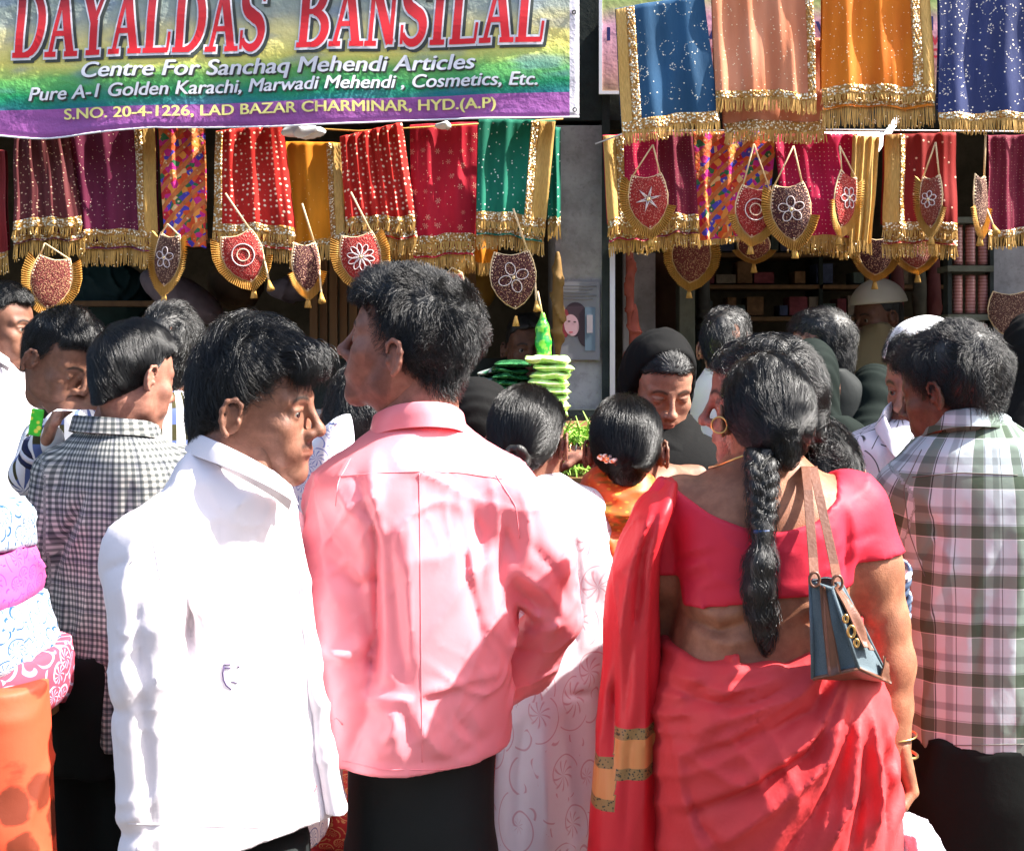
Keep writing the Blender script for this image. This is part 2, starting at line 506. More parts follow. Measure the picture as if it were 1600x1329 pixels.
HEADS = {}
def head_field(h, female=False, nose=1.0, jaw=1.0, eyes='open', face=True, stubble=0.0, moustache=0.0, mouth_open=0.0, ear=0.0):
    f = Field((-0.105, -0.115, -0.17), (0.105, 0.135, 0.142), h)
    f.ell((0, -0.012, 0.034), (0.0735, 0.094, 0.088), 0)
    f.ell((0, 0.034, 0.040), (0.060, 0.052, 0.052), 0.03)
    f.ell((0, 0.026, -0.035), (0.057, 0.058, 0.075), 0.035); f.d += 0.004
    j = jaw
    for s in (-1, 1):
        f.cone((0.050 * s * j, 0.000, -0.038), (0.041 * s * j, 0.010, -0.068), 0.016, 0.015, 0.028)
        f.cone((0.041 * s * j, 0.010, -0.068), (0.010 * s, 0.066, -0.098), 0.015, 0.014, 0.024)
        f.ell((0.040 * s, 0.058, -0.022), (0.020, 0.018, 0.017), 0.028)      # cheekbone
        f.ell((0.030 * s, 0.062, -0.055), (0.020, 0.016, 0.022), 0.02)
    f.ell((0, 0.070, -0.097), (0.017, 0.014, 0.014), 0.02)                   # chin
    if face:
        br = 0.0045 if female else 0.0075
        for s in (-1, 1):
            f.cone((0.012 * s, 0.083, 0.020), (0.046 * s, 0.066, 0.022), br, br, 0.018)
            f.ell((0.031 * s, 0.094, 0.003), (0.019, 0.013, 0.012), 0.016, 'cut')
            f.ell((0.0315 * s, 0.0705, 0.001), (0.0140, 0.0140, 0.0130), 0.004)
            if eyes == 'open':
                f.ell((0.0315 * s, 0.088, 0.0005), (0.0135, 0.012, 0.0045), 0.002, 'cut')
            else:
                f.cone((0.020 * s, 0.0855, -0.0055), (0.043 * s, 0.0795, -0.0055), 0.0012, 0.0012, 0.003, 'cut')
            f.cone((0.020 * s, 0.083, 0.0075), (0.044 * s, 0.0745, 0.0075), 0.0022, 0.0018, 0.006)
        n = nose
        f.cone((0, 0.087, 0.014), (0, 0.091 + 0.015 * n, -0.022), 0.0056, 0.0078, 0.012)
        f.ell((0, 0.091 + 0.0165 * n, -0.028), (0.0105, 0.0100, 0.0092), 0.010)
        for s in (-1, 1):
            f.ell((0.0115 * s, 0.086 + 0.008 * n, -0.0325), (0.0072, 0.0105, 0.0075), 0.007)
            f.ell((0.0062 * s, 0.092 + 0.010 * n, -0.0405), (0.0036, 0.0055, 0.0042), 0.003, 'cut')
        f.ell((0, 0.074, -0.060), (0.027, 0.018, 0.024), 0.02)
        mo = mouth_open
        for x0, x1 in ((-0.024, -0.009), (-0.009, 0), (0, 0.009), (0.009, 0.024)):
            yy = lambda x: 0.0905 - 14 * x * x
            up = lambda x: -0.0555 - 3 * abs(x) * 0.12 - (0.0012 if x == 0 else 0)
            f.cone((x0, yy(x0), up(x0)), (x1, yy(x1), up(x1)), 0.0038, 0.0038, 0.004)
            lo_ = lambda x: -0.0655 - mo + 9 * x * x
            f.cone((x0, yy(x0) - 0.001, lo_(x0)), (x1, yy(x1) - 0.001, lo_(x1)), 0.0048, 0.0048, 0.004)
            f.cone((x0, yy(x0) + 0.005, -0.0602 - mo * 0.5), (x1, yy(x1) + 0.005, -0.0602 - mo * 0.5), 0.0011 + mo * 0.4, 0.0011 + mo * 0.4, 0.0035, 'cut')
        f.cone((0, 0.096, -0.0485), (0, 0.094, -0.0515), 0.0016, 0.0016, 0.004, 'cut')
        f.ell((0, 0.095, -0.078), (0.016, 0.006, 0.005), 0.010, 'cut')
    for s in (-1, 1):   # ears
        rot = np.array(Matrix.Rotation(0.32 * s, 3, 'Z') @ Matrix.Rotation(-0.2, 3, 'X'))
        c = np.array([0.0795 * s, -0.008, -0.006 + ear]); E = lambda a, b: c + rot @ np.array([0.002 * s, a, b])
        f.ell(c - np.array([0.004 * s, 0, 0]), (0.0065, 0.0150, 0.027), 0.008, rot=rot)
        ring = [(0.012, 0.010), (0.011, 0.024), (0.001, 0.0305), (-0.011, 0.025), (-0.0155, 0.010), (-0.0135, -0.006), (-0.008, -0.018), (-0.001, -0.026)]
        f.chain([E(a, b) + np.array([0.0045 * s, 0, 0]) for a, b in ring], [0.0028, 0.0034, 0.0036, 0.0036, 0.0036, 0.0034, 0.0036, 0.0050], 0.004)
        f.ell(E(0.000, 0.009) + np.array([0.0065 * s, 0, 0]), (0.0045, 0.0085, 0.0125), 0.004, 'cut', rot)
        f.ell(E(0.004, -0.005) + np.array([0.0055 * s, 0, 0]), (0.0060, 0.0055, 0.0070), 0.003, 'cut', rot)
        f.cone(E(-0.008, 0.016) + np.array([0.002 * s, 0, 0]), E(-0.007, -0.010) + np.array([0.002 * s, 0, 0]), 0.0022, 0.0026, 0.004)
        f.ell(E(0.012, -0.004) + np.array([0.002 * s, 0, 0]), (0.004, 0.0035, 0.006), 0.005)
    f.cone((0, -0.020, -0.060), (0, -0.012, -0.100), 0.044 if female else 0.050, 0.036 if female else 0.040, 0.03)
    return f

def head_tint(V, lips=(0.80, 0.62, 0.60), brow=1.0, stubble=0.0, moustache=0.0, female=False, beard=0.0):
    x, y, z = V.T; T = np.ones((len(V), 3)); ax = np.abs(x)
    front = y > 0.055
    g = lambda v, s: np.exp(-(v / s) ** 2)
    lip = (g((z + 0.0608), 0.0075) ** 1.0) * sstep(0.027, 0.020, ax) * front * sstep(0.080, 0.086, y + 14 * ax * ax)
    T *= 1 - lip[:, None] * (1 - np.array(lips))
    bz = 0.0225 + 0.0045 * np.sin(np.clip((ax - 0.012) / 0.036, 0, 1) * PI) - 0.003 * sstep(0.035, 0.05, ax)
    b = np.clip(1.25 * g(z - bz, 0.0036 if not female else 0.0022), 0, 1) * sstep(0.009, 0.015, ax) * sstep(0.052, 0.044, ax) * front * brow
    T *= 1 - b[:, None] * np.array([0.90, 0.86, 0.84])
    lid = g(z - 0.0062, 0.0016) * sstep(0.017, 0.021, ax) * sstep(0.047, 0.043, ax) * (y > 0.068)
    T *= 1 - 0.6 * lid[:, None]
    if moustache:
        mz = -0.0485 - 0.10 * ax
        mm = g(z - mz, 0.0052) * sstep(0.030, 0.022, ax) * front * moustache
        T *= 1 - mm[:, None] * np.array([0.88, 0.84, 0.82])
    if stubble:
        sb = sstep(-0.050, -0.085, z + 0.25 * np.clip(ax - 0.02, 0, 1) * 0) * (y > 0.0) * stubble + (sstep(0.052, 0.063, ax) * sstep(0.0, -0.02, z) * (y > -0.005) * (y < 0.045)) * stubble
        T *= 1 - np.clip(sb, 0, 1)[:, None] * np.array([0.5, 0.48, 0.44])
    if beard:
        bb = sstep(-0.045, -0.06, z) * (y > 0.0) * beard
        T *= 1 - np.clip(bb, 0, 1)[:, None] * 0.9
    inner = sstep(0.0, 1.0, 0) 
    return T

def hair_field(style, h):
    """hair volume in head-local coordinates"""
    f = Field((-0.125, -0.145, -0.19), (0.125, 0.135, 0.175), h)
    g = 0.0
    if style == 'short':      # cropped sides, fuller top
        f.ell((0, -0.014, 0.036), (0.0785, 0.0985, 0.0925), 0)
        f.ell((0, 0.012, 0.078), (0.066, 0.086, 0.062), 0.03)
        f.cone((0, -0.048, -0.03), (0, -0.050, -0.075), 0.052, 0.040, 0.03)
        cut = [('fore', 0.058, 0.058), ('side',)]
    elif style == 'full':     # thick, fringe combed forward
        f.ell((0, -0.014, 0.037), (0.080, 0.101, 0.096), 0)
        f.ell((0, 0.018, 0.080), (0.068, 0.086, 0.056), 0.03)
        f.cone((0, -0.050, -0.03), (0, -0.052, -0.085), 0.056, 0.044, 0.03)
    elif style == 'fringe':
        f.ell((0, -0.013, 0.036), (0.079, 0.100, 0.094), 0)
        f.ell((0, 0.026, 0.074), (0.066, 0.084, 0.050), 0.03)
        f.ell((0, 0.080, 0.070), (0.048, 0.026, 0.026), 0.03)
        f.cone((0, -0.050, -0.03), (0, -0.052, -0.085), 0.056, 0.044, 0.03)
    elif style == 'slick':    # pulled back tight
        f.ell((0, -0.015, 0.036), (0.0785, 0.100, 0.0925), 0)
        f.ell((0, 0.034, 0.046), (0.066, 0.062, 0.062), 0.03)
        f.cone((0, -0.050, -0.02), (0, -0.058, -0.070), 0.055, 0.040, 0.04)
    elif style == 'woman':    # fuller, pulled to a low plait
        f.ell((0, -0.018, 0.032), (0.081, 0.101, 0.094), 0)
        f.ell((0, 0.030, 0.046), (0.069, 0.067, 0.064), 0.03)
        f.cone((0, -0.052, -0.02), (0, -0.082, -0.075), 0.060, 0.034, 0.05)
    f.d += 0.0065
    def keep(x, y, z):
        ax = np.abs(x)
        # hairline: in front of a surface that runs forehead -> temple -> in front of ear -> nape
        fore = {'short': 0.060, 'full': 0.054, 'fringe': 0.058, 'slick': 0.052, 'woman': 0.048}[style]
        a = (y - 0.045) * 0.9 - (z - fore) * 0.9 + 0 * ax           # forehead plane (cut if >0)
        side = np.minimum(y - (-0.002 if style in ('slick', 'woman') else 0.012) - 0.35 * (z - 0.01), (fore + 0.004) - z - 0.12 * (ax - 0.03))  # temples
        low = np.maximum(-0.012 - z - 0.6 * np.clip(-y - 0.01, 0, 0.075) * 1.35, -0.1)  # below the ear line, lower at the nape
        e = np.maximum(np.minimum(a, side + 0.012), low)
        e = np.maximum(e, np.minimum(side, a + 0.030))
        return e + 0 * x
    if style == 'fringe':
        base = keep
        def keep(x, y, z):
            e = base(x, y, z); return np.where((z > 0.052) & (y > 0.03), np.minimum(e, 0.062 - z + 0.10 * np.abs(x)), e)
    f.cutfn(keep, 0.008)
    if True:   # ears stay free
        for s in (-1, 1): f.ell((0.090 * s, -0.004, -0.010), (0.022, 0.020, 0.030), 0.008, 'cut')
    return f

def flow_dir(style, p):
    x, y, z = p.T
    if style in ('slick', 'woman'):
        tgt = np.array([0, -0.10, -0.075]) if style == 'woman' else np.array([0, -0.085, -0.06])
        d = tgt - p; d = d + np.stack([0.35 * x, 0 * x, 0.2 + 0 * x], 1) * 0.2
    elif style == 'fringe':
        d = np.stack([0.5 * np.ones_like(x) * 0.6, 1.2 * sstep(-0.05, 0.06, y) + 0.2, -0.5 - 1.2 * sstep(0.07, 0.02, z)], 1)
    else:
        top = sstep(0.06, 0.11, z)
        d = np.stack([0.35 * top + 0.5 * np.sign(x) * (1 - top) * 0.3, 0.75 * top - 0.25 * (1 - top), -1.3 * (1 - top) + 0.05 * top], 1)
    return d / (np.linalg.norm(d, axis=1, keepdims=True) + 1e-9)

def strands(F, V, Q, M, o, sc, style, n, length, rad, seed, lift=0.25, wild=0.35, steps=6, flow=None):
    r = np.random.RandomState(seed)
    A = V[Q[:, 1]] - V[Q[:, 0]]; B = V[Q[:, 2]] - V[Q[:, 0]]
    ar = np.linalg.norm(np.cross(A, B), axis=1); ar = ar / ar.sum()
    q = Q[r.choice(len(Q), n, p=ar)]
    w = r.dirichlet((1, 1, 1, 1), n)[:, :, None]
    p = (V[q] * w).sum(1)
    Lh = length * (0.55 + 0.75 * r.rand(n))[:, None] / (steps - 1)
    clump = Noise3(seed, 6, 75.0); clump2 = Noise3(seed + 1, 6, 75.0)
    off = (r.rand(n) * 0.005)[:, None]
    jit = r.normal(size=(n, 3)) * wild
    pts = [p - F.grad(p) * 0.002]
    for i in range(steps - 1):
        g = F.grad(p); d = (flow or flow_dir)(style, p) if flow is None else flow(p)
        c = np.stack([clump(*p.T), clump2(*p.T), clump(p[:, 2], p[:, 0], p[:, 1])], 1) * wild
        d = d + c + jit
        d = d - g * (d * g).sum(1, keepdims=True); d /= np.linalg.norm(d, axis=1, keepdims=True) + 1e-9
        t = (i + 1) / (steps - 1)
        p = p + d * Lh
        dist = F.sample(p)[:, None]
        p = p - F.grad(p) * np.clip(dist - (0.0012 + off * t + lift * t * t * 0.012), -0.008, 0.008)
        pts.append(p)
    P = np.stack(pts, 1)
    return P

def hair_curves(name, P, rad, mat, parent):
    n, k, _ = P.shape
    hc = bpy.data.hair_curves.new(name); hc.add_curves([k] * n)
    hc.attributes['position'].data.foreach_set('vector', P.astype(np.float32).ravel())
    ra = hc.attributes.get('radius') or hc.attributes.new('radius', 'FLOAT', 'POINT')
    prof = np.linspace(1, 0.25, k)[None, :] * np.ones((n, 1)) * rad
    ra.data.foreach_set('value', prof.astype(np.float32).ravel())
    hc.materials.append(mat)
    return put(bpy.data.objects.new(name, hc), parent)

def to_world(V, M, o, sc):
    return (V * np.array(sc)) @ np.array(M).T + np.array(o)

class Head:
    """one person's head placed in the world"""
    def __init__(s, centre, yaw, pitch=0, roll=0, scale=(1, 1, 1)):
        s.o = np.array(centre, float); s.M = frame(yaw, pitch, roll); s.sc = np.array(scale if hasattr(scale, '__len__') else [scale] * 3)
    def w(s, p): return to_world(np.array([p], float), s.M, s.o, s.sc)[0]
    def mesh(s, h=0.0035, tint=None, tweak=None, **kw):
        f = head_field(h, **kw)
        if tweak: tweak(f)
        V, Q = f.mesh()
        T = head_tint(V, **(tint or {}))
        s.hf = f
        return to_world(V, s.M, s.o, s.sc), Q, T
    def hair(s, style, parent, h=0.004, n=3000, length=0.035, rad=0.00055, seed=1, lift=0.25, wild=0.3, tweak=None, bumps=0.0025, mat=None, flow=None, name='hair', steps=6):
        f = hair_field(style, h)
        if tweak: tweak(f)
        if bumps:
            N = Noise3(seed + 50, 8, 95, (1, 1, 0.6)); N2 = Noise3(seed + 51, 8, 260, (1, 1, 0.5))
            f.apply(lambda x, y, z, d: d - bumps * N(x, y, z) - 0.4 * bumps * N2(x, y, z), band=0.02)
        V, Q = f.mesh()
        ob = mesh_ob(name, to_world(V, s.M, s.o, s.sc), Q, HAIR_CAP, parent)
        if n:
            P = strands(f, V, Q, s.M, s.o, s.sc, style, n, length, rad, seed, lift, wild, steps, flow)
            PW = to_world(P.reshape(-1, 3), s.M, s.o, s.sc).reshape(P.shape)
            hair_curves('strands', PW, rad, mat or HAIR, ob)
        return ob
    def eyes(s, parent, look=(0, 1, 0)):
        for sx in (-1, 1):
            c = np.array([0.0315 * sx, 0.0715, 0.0008]); n, m = 20, 14; v = []; t = []
            L = np.array(look, float); L /= np.linalg.norm(L)
            for i in range(m + 1):
                for k in range(n):
                    a = PI * i / m; b = 2 * PI * k / n
                    q = np.array([math.sin(a) * math.cos(b), math.sin(a) * math.sin(b), math.cos(a)])
                    v.append(c + q * 0.0121); dd = math.acos(max(-1, min(1, float(q @ L))))
                    t.append((0.006, 0.005, 0.005) if dd < 0.52 else ((0.30, 0.26, 0.23)))
            f = [(i * n + k, (i + 1) * n + k, (i + 1) * n + (k + 1) % n, i * n + (k + 1) % n) for i in range(m) for k in range(n)]
            mesh_ob('eye', to_world(np.array(v), s.M, s.o, s.sc), f, EYE, parent, True, {'tint': t})

def merge_parts(parts):
    Vs, Qs, Ts, n = [], [], [], 0
    for V, Q, T in parts:
        Vs.append(V); Qs.append(Q + n); Ts.append(T if T is not None else np.ones((len(V), 3))); n += len(V)
    return np.concatenate(Vs), np.concatenate(Qs), np.concatenate(Ts)

def skin_body(parent, parts, mat, name='body'):
    V, Q, T = merge_parts(parts)
    return mesh_ob(name, V, Q, mat, parent, True, {'tint': T})

def pat_coords(V, bones):
    """pattern coordinates on cloth: per vertex (around, along, bone) from the nearest bone; bones: (a, b, weight radius)"""
    V = np.asarray(V); best = np.full(len(V), 1e9); out = np.zeros((len(V), 3))
    for i, (a, b, r, ref) in enumerate(bones):
        a = np.array(a, float); b = np.array(b, float); ab = b - a; L = np.linalg.norm(ab); t = ab / L
        u = np.array(ref, float); u = u - t * (u @ t); u /= np.linalg.norm(u); w = np.cross(t, u)
        q = V - a; s_ = q @ t; rad = q - np.outer(s_, t); x = rad @ u; y = rad @ w
        over = np.maximum(np.maximum(-s_, s_ - L), 0)
        d = np.sqrt(x * x + y * y + (over * 1.5) ** 2) - r
        m = d < best; best = np.where(m, d, best)
        ang = np.arctan2(y, x) * r
        out[m] = np.stack([ang, s_, np.full(len(V), i * 0.37)], 1)[m]
    return out

def hand(F, wrist, d, palm_n, size=1.0, curl=0.6, spread=0.12, thumb_side=1, k=0.006):
    """adds palm, four fingers and a thumb to a field. d: direction wrist->knuckles, palm_n: normal out of the palm, thumb_side: +1/-1 along cross(d, palm_n)"""
    d = np.array(d, float); d /= np.linalg.norm(d); n = np.array(palm_n, float); n = n - d * (n @ d); n /= np.linalg.norm(n)
    s = np.cross(d, n) * thumb_side; w = np.array(wrist, float); S = size
    kn = []
    for i, (off, ln) in enumerate([(0.030, 0.92), (0.010, 1.0), (-0.010, 0.94), (-0.029, 0.76)]):
        k0 = w + d * (0.088 - 0.004 * abs(i - 1)) * S + s * off * S
        F.cone(w + d * 0.012 * S + s * off * 0.6 * S, k0, 0.0135 * S, 0.0105 * S, 0.012)
        a = 0.25 * curl; p = k0; dirn = d + s * spread * off / 0.03
        for seg, L0 in enumerate((0.040, 0.026, 0.021)):
            a += curl * (0.9 if seg else 0.7)
            v = math.cos(a) * dirn + math.sin(a) * n; v /= np.linalg.norm(v)
            q = p + v * L0 * ln * S
            F.cone(p, q, (0.0092 - 0.0008 * seg) * S, (0.0086 - 0.0010 * seg) * S, 0.003); p = q
    b = w + d * 0.030 * S + s * 0.026 * S; c = b + (d * 0.6 + s * 0.62 + n * 0.45 * (0.4 + curl)) * 0.040 * S
    e = c + (d * 0.9 + s * 0.1 + n * (0.3 + 0.7 * curl)) * 0.030 * S / 1.1; g = e + (d * 0.8 - s * 0.45 * curl + n * 0.7 * curl) * 0.024 * S
    F.cone(w + d * 0.015 * S + s * 0.012 * S, b, 0.014 * S, 0.0125 * S, 0.01).cone(b, c, 0.0125 * S, 0.0105 * S, 0.006).cone(c, e, 0.0105 * S, 0.0095 * S, 0.004).cone(e, g, 0.0095 * S, 0.008 * S, 0.003)
    return F

def rows_yaw(rows, D, yaw, ry=.105):
    """rows for a torso turned by yaw: same outline in the picture, flat back or chest turned"""
    out = []
    for z, cx, cy, rx, r0 in rows_px(rows, D):
        a = min(r0, ry); c, s_ = math.cos(yaw), math.sin(yaw); w2 = max(rx * rx - (a * s_) ** 2, (rx * .6) ** 2); out.append((z, cx, cy, math.sqrt(w2) / abs(c), a))
    return out
def rows_px(rows, D, dep=None):
    """rows: (py, pxL, pxR, depth offset, ry)"""
    out = []
    for r in rows:
        py, a, b = r[:3]; dy = r[3] if len(r) > 3 else 0; ry = r[4] if len(r) > 4 else (dep or 0.12)
        p = WP((a + b) / 2, py, D, 0, min(ry, .12) * .8, .02); out.append((p[2], p[0], D + dy, (b - a) / 2 / FPX * (D - .02), ry))
    return out
def py_of(z, D): return HZ + (CAMH - z) * FPX / D
# ---------------------------------------------------------------- cloth materials
def cloth(name, col, rough=0.85, spec=0.2, sheen=0.0, weave=900, bump=0.25, var=0.08, fold=0.0, trans=0.0):
    m = Mat(name, rough=rough, spec=spec)
    o = m.coord()
    c = (col[0], col[1], col[2], 1)
    n = m.noise(o, 9, 3, 0.6)
    m.color(m.mix(n, tuple(v * (1 - var) for v in c[:3]) + (1,), tuple(min(v * (1 + var), 0.95) for v in c[:3]) + (1,)))
    if sheen:
        m.b.inputs['Sheen Weight'].default_value = sheen; m.b.inputs['Sheen Roughness'].default_value = 0.4
    w = m.noise(o, weave, 1, 0.5)
    w2 = m.noise(o, 55, 3, 0.55)
    m.bump(m.math('ADD', m.math('MULTIPLY', w, 0.12), m.math('MULTIPLY', w2, 0.5 + fold)), bump, 0.004)
    return m
def base_link(m):
    return m.b.inputs['Base Color'].links[0].from_socket
def band(m, v, period, centre, width, soft=0.06):
    """1 inside a stripe of relative width around a relative centre of each period"""
    t = m.math('FRACT', m.math('ADD', m.math('DIVIDE', v, period), 0.5 - centre))
    d = m.math('ABSOLUTE', m.math('SUBTRACT', t, 0.5))
    n = m.step(d, width / 2 + soft * 0.5, width / 2 - soft * 0.5)
    return n

C = {}
m = cloth('white shirt cotton', (0.82, 0.76, 0.79), 0.8, 0.2, var=0.02); C['white'] = m.m
m = cloth('pink satin shirt', (0.92, 0.27, 0.31), 0.38, 0.5, var=0.03, bump=0.18); C['pink'] = m.m
m = cloth('black trousers', (0.006, 0.008, 0.007), 0.8, 0.15, var=0.2); C['black'] = m.m
m = cloth('dark trousers', (0.011, 0.014, 0.014), 0.7, 0.25, var=0.2); C['dark'] = m.m
m = cloth('black robe', (0.006, 0.006, 0.006), 0.85, 0.12, var=0.15, fold=0.6); C['robe'] = m.m
m = cloth('green black veil', (0.008, 0.013, 0.011), 0.85, 0.12, var=0.15); C['veil'] = m.m
m = cloth('red blouse', (0.62, 0.022, 0.05), 0.6, 0.3, var=0.05); C['blouse'] = m.m
m = cloth('tan cloth', (0.22, 0.17, 0.09), 0.9, var=0.2); C['tan'] = m.m
m = cloth('plain white cap', (0.85, 0.85, 0.85), 0.9, var=0.02); C['cap'] = m.m
m = cloth('cream cap', (0.55, 0.52, 0.42), 0.9, var=0.05); C['creamcap'] = m.m

def saree_mat():
    m = cloth('red saree', (0.60, 0.045, 0.05), 0.6, 0.3, var=0.10, fold=0.5, bump=0.3)
    z = m.xyz(m.coord())
    return m.m
C['saree'] = saree_mat()

def pallu_mat():
    """shoulder fall of the saree with woven bands; 'pat' holds (across, down, 0)"""
    m = cloth('saree fall', (0.62, 0.020, 0.030), 0.5, 0.4, var=0.08, fold=0.4)
    b = base_link(m); p = m.attr('pat'); s = m.xyz(p); v = s[1]; u = s[0]
    def rng(v, a, c): return m.math('MULTIPLY', m.math('GREATER_THAN', v, a), m.math('LESS_THAN', v, c))
    n = m.voro(p, 260)
    dark = m.mix(m.step(n, 0.25, 0.45), (0.035, 0.03, 0.02, 1), (0.30, 0.17, 0.06, 1))
    gold = m.mix(m.noise(m.map(p, (140, 8, 1)), 1, 2), (0.62, 0.20, 0.06, 1), (0.70, 0.30, 0.10, 1))
    c = m.mix(rng(v, 0.352, 0.430), b, dark); c = m.mix(rng(v, 0.369, 0.413), c, gold)
    m.color(c); return m.m
C['pallu'] = pallu_mat()

def check_small():
    m = cloth('small green check', (0.55, 0.52, 0.47), 0.85); p = m.attr('pat'); s = m.xyz(p)
    n = m.noise(m.map(p, (700, 700, 700)), 1, 1)
    cols = base_link(m); T = 0.0130
    for ax, cc in ((0, (0.08, 0.12, 0.15, 1)), (1, (0.09, 0.13, 0.15, 1))):
        f = m.math('MULTIPLY', band(m, s[ax], T, 0.3, 0.50, 0.14), 0.70); cols = m.mix(f, cols, cc, 'MULTIPLY')
        f = m.math('MULTIPLY', band(m, s[ax], T * 4, 0.5, 0.16, 0.04), 0.5); cols = m.mix(f, cols, (0.18, 0.22, 0.35, 1), 'MULTIPLY')
    m.color(cols); return m.m
C['check'] = check_small()

def plaid():
    m = cloth('lilac and olive plaid', (0.54, 0.63, 0.66), 0.85); p = m.attr('pat'); s = m.xyz(p)
    c = base_link(m); T = 0.094
    for ax in (0, 1):
        v = s[ax]
        c = m.mix(m.math('MULTIPLY', band(m, v, T, 0.30, 0.26, 0.02), 0.80), c, (0.20, 0.25, 0.15, 1), 'MULTIPLY')
        c = m.mix(m.math('MULTIPLY', band(m, v, T, 0.72, 0.15, 0.03), 0.60), c, (0.42, 0.42, 0.42, 1), 'MULTIPLY')
        c = m.mix(m.math('MULTIPLY', band(m, v, T, 0.455, 0.022, 0.012), 0.85 if ax == 0 else 0.4), c, (0.02, 0.02, 0.02, 1))
        c = m.mix(m.math('MULTIPLY', band(m, v, T, 0.16, 0.012, 0.01), 0.5), c, (0.9, 0.88, 0.85, 1))
        if ax == 0: c = m.mix(m.math('MULTIPLY', band(m, v, T, 0.86, 0.018, 0.012), 0.8), c, (0.03, 0.03, 0.03, 1))
    m.color(c); return m.m
C['plaid'] = plaid()

def stripes():
    m = cloth('white shirt with blue and olive bars', (0.80, 0.80, 0.82), 0.85); p = m.attr('pat'); s = m.xyz(p)
    b = m.mix(band(m, s[1], 0.075, 0.25, 0.5, 0.02), (0.055, 0.05, 0.02, 1), (0.10, 0.14, 0.32, 1))
    c = m.mix(band(m, s[0], 0.040, 0.5, 0.34, 0.03), base_link(m), b)
    m.color(c); return m.m
C['bars'] = stripes()

def swirl_print(name, ground, ink, scale=9.0, thick=0.06, amount=1.0):
    """curling stem-and-petal print"""
    m = cloth(name, ground, 0.85); p = m.attr('pat'); b = base_link(m)
    v = m.n.new('ShaderNodeTexVoronoi'); v.inputs['Scale'].default_value = scale; m.link(p, v.inputs['Vector'])
    rel = m.n.new('ShaderNodeVectorMath'); rel.operation = 'SUBTRACT'; m.link(p, rel.inputs[0])
    sc = m.n.new('ShaderNodeVectorMath'); sc.operation = 'SCALE'; sc.inputs['Scale'].default_value = 1.0
    m.link(v.outputs['Position'], sc.inputs[0]); 
    m.link(sc.outputs[0], rel.inputs[1]); q = m.xyz(rel.outputs[0])
    ang = m.math('ARCTAN2', q[1], q[0]); r = m.math('MULTIPLY', v.outputs['Distance'], 1.0)
    sp = m.math('ADD', m.math('MULTIPLY', ang, 9 / (2 * PI)), m.math('MULTIPLY', r, 2.2))
    pet = m.math('ABSOLUTE', m.math('SUBTRACT', m.math('FRACT', sp), 0.5))
    ray = m.math('MULTIPLY', m.step(pet, 0.17, 0.08), m.math('MULTIPLY', m.step(r, 0.10, 0.14), m.step(r, 0.42, 0.36)))
    sw = m.math('ADD', m.math('MULTIPLY', ang, 1 / (2 * PI)), m.math('MULTIPLY', r, 2.6))
    cur = m.math('ABSOLUTE', m.math('SUBTRACT', m.math('FRACT', sw), 0.5))
    curl = m.math('MULTIPLY', m.step(cur, thick, thick * 0.4), m.step(r, 0.30, 0.40))
    f = m.math('MULTIPLY', m.math('MAXIMUM', ray, curl), amount)
    m.color(m.mix(f, b, (ink[0], ink[1], ink[2], 1))); return m.m
C['swirl'] = swirl_print('white kurta with curling print', (0.70, 0.67, 0.71), (0.50, 0.17, 0.22), 11, 0.05, 0.6)
C['fern'] = swirl_print('white shirt with black fern print', (0.74, 0.70, 0.76), (0.03, 0.03, 0.035), 8, 0.035, 0.95)
C['floral'] = swirl_print('white cotton with blue and pink flowers', (0.75, 0.74, 0.78), (0.12, 0.16, 0.42), 26, 0.10, 0.9)
C['redscarf'] = swirl_print('red and gold paisley', (0.42, 0.03, 0.03), (0.62, 0.30, 0.12), 48, 0.16, 0.95)

def orange_shawl():
    m = cloth('orange and olive silk', (0.75, 0.095, 0.012), 0.5, 0.4, sheen=0.2); o = m.coord()
    n = m.noise(m.map(o, (9, 9, 22)), 1, 4, 0.6); n2 = m.voro(m.map(o, (60, 60, 90)), 1, 'SMOOTH_F1')
    c = m.mix(m.step(n, 0.50, 0.62), base_link(m), (0.20, 0.13, 0.01, 1))
    c = m.mix(m.math('MULTIPLY', m.step(n2, 0.30, 0.15), 0.5), c, (0.95, 0.45, 0.05, 1))
    m.color(c); return m.m
C['shawl'] = orange_shawl()

def person_root(px, py, D, label, group=None):
    p = W(px, py, D); return empty('person', (p[0], D, 0), label, 'person', group)

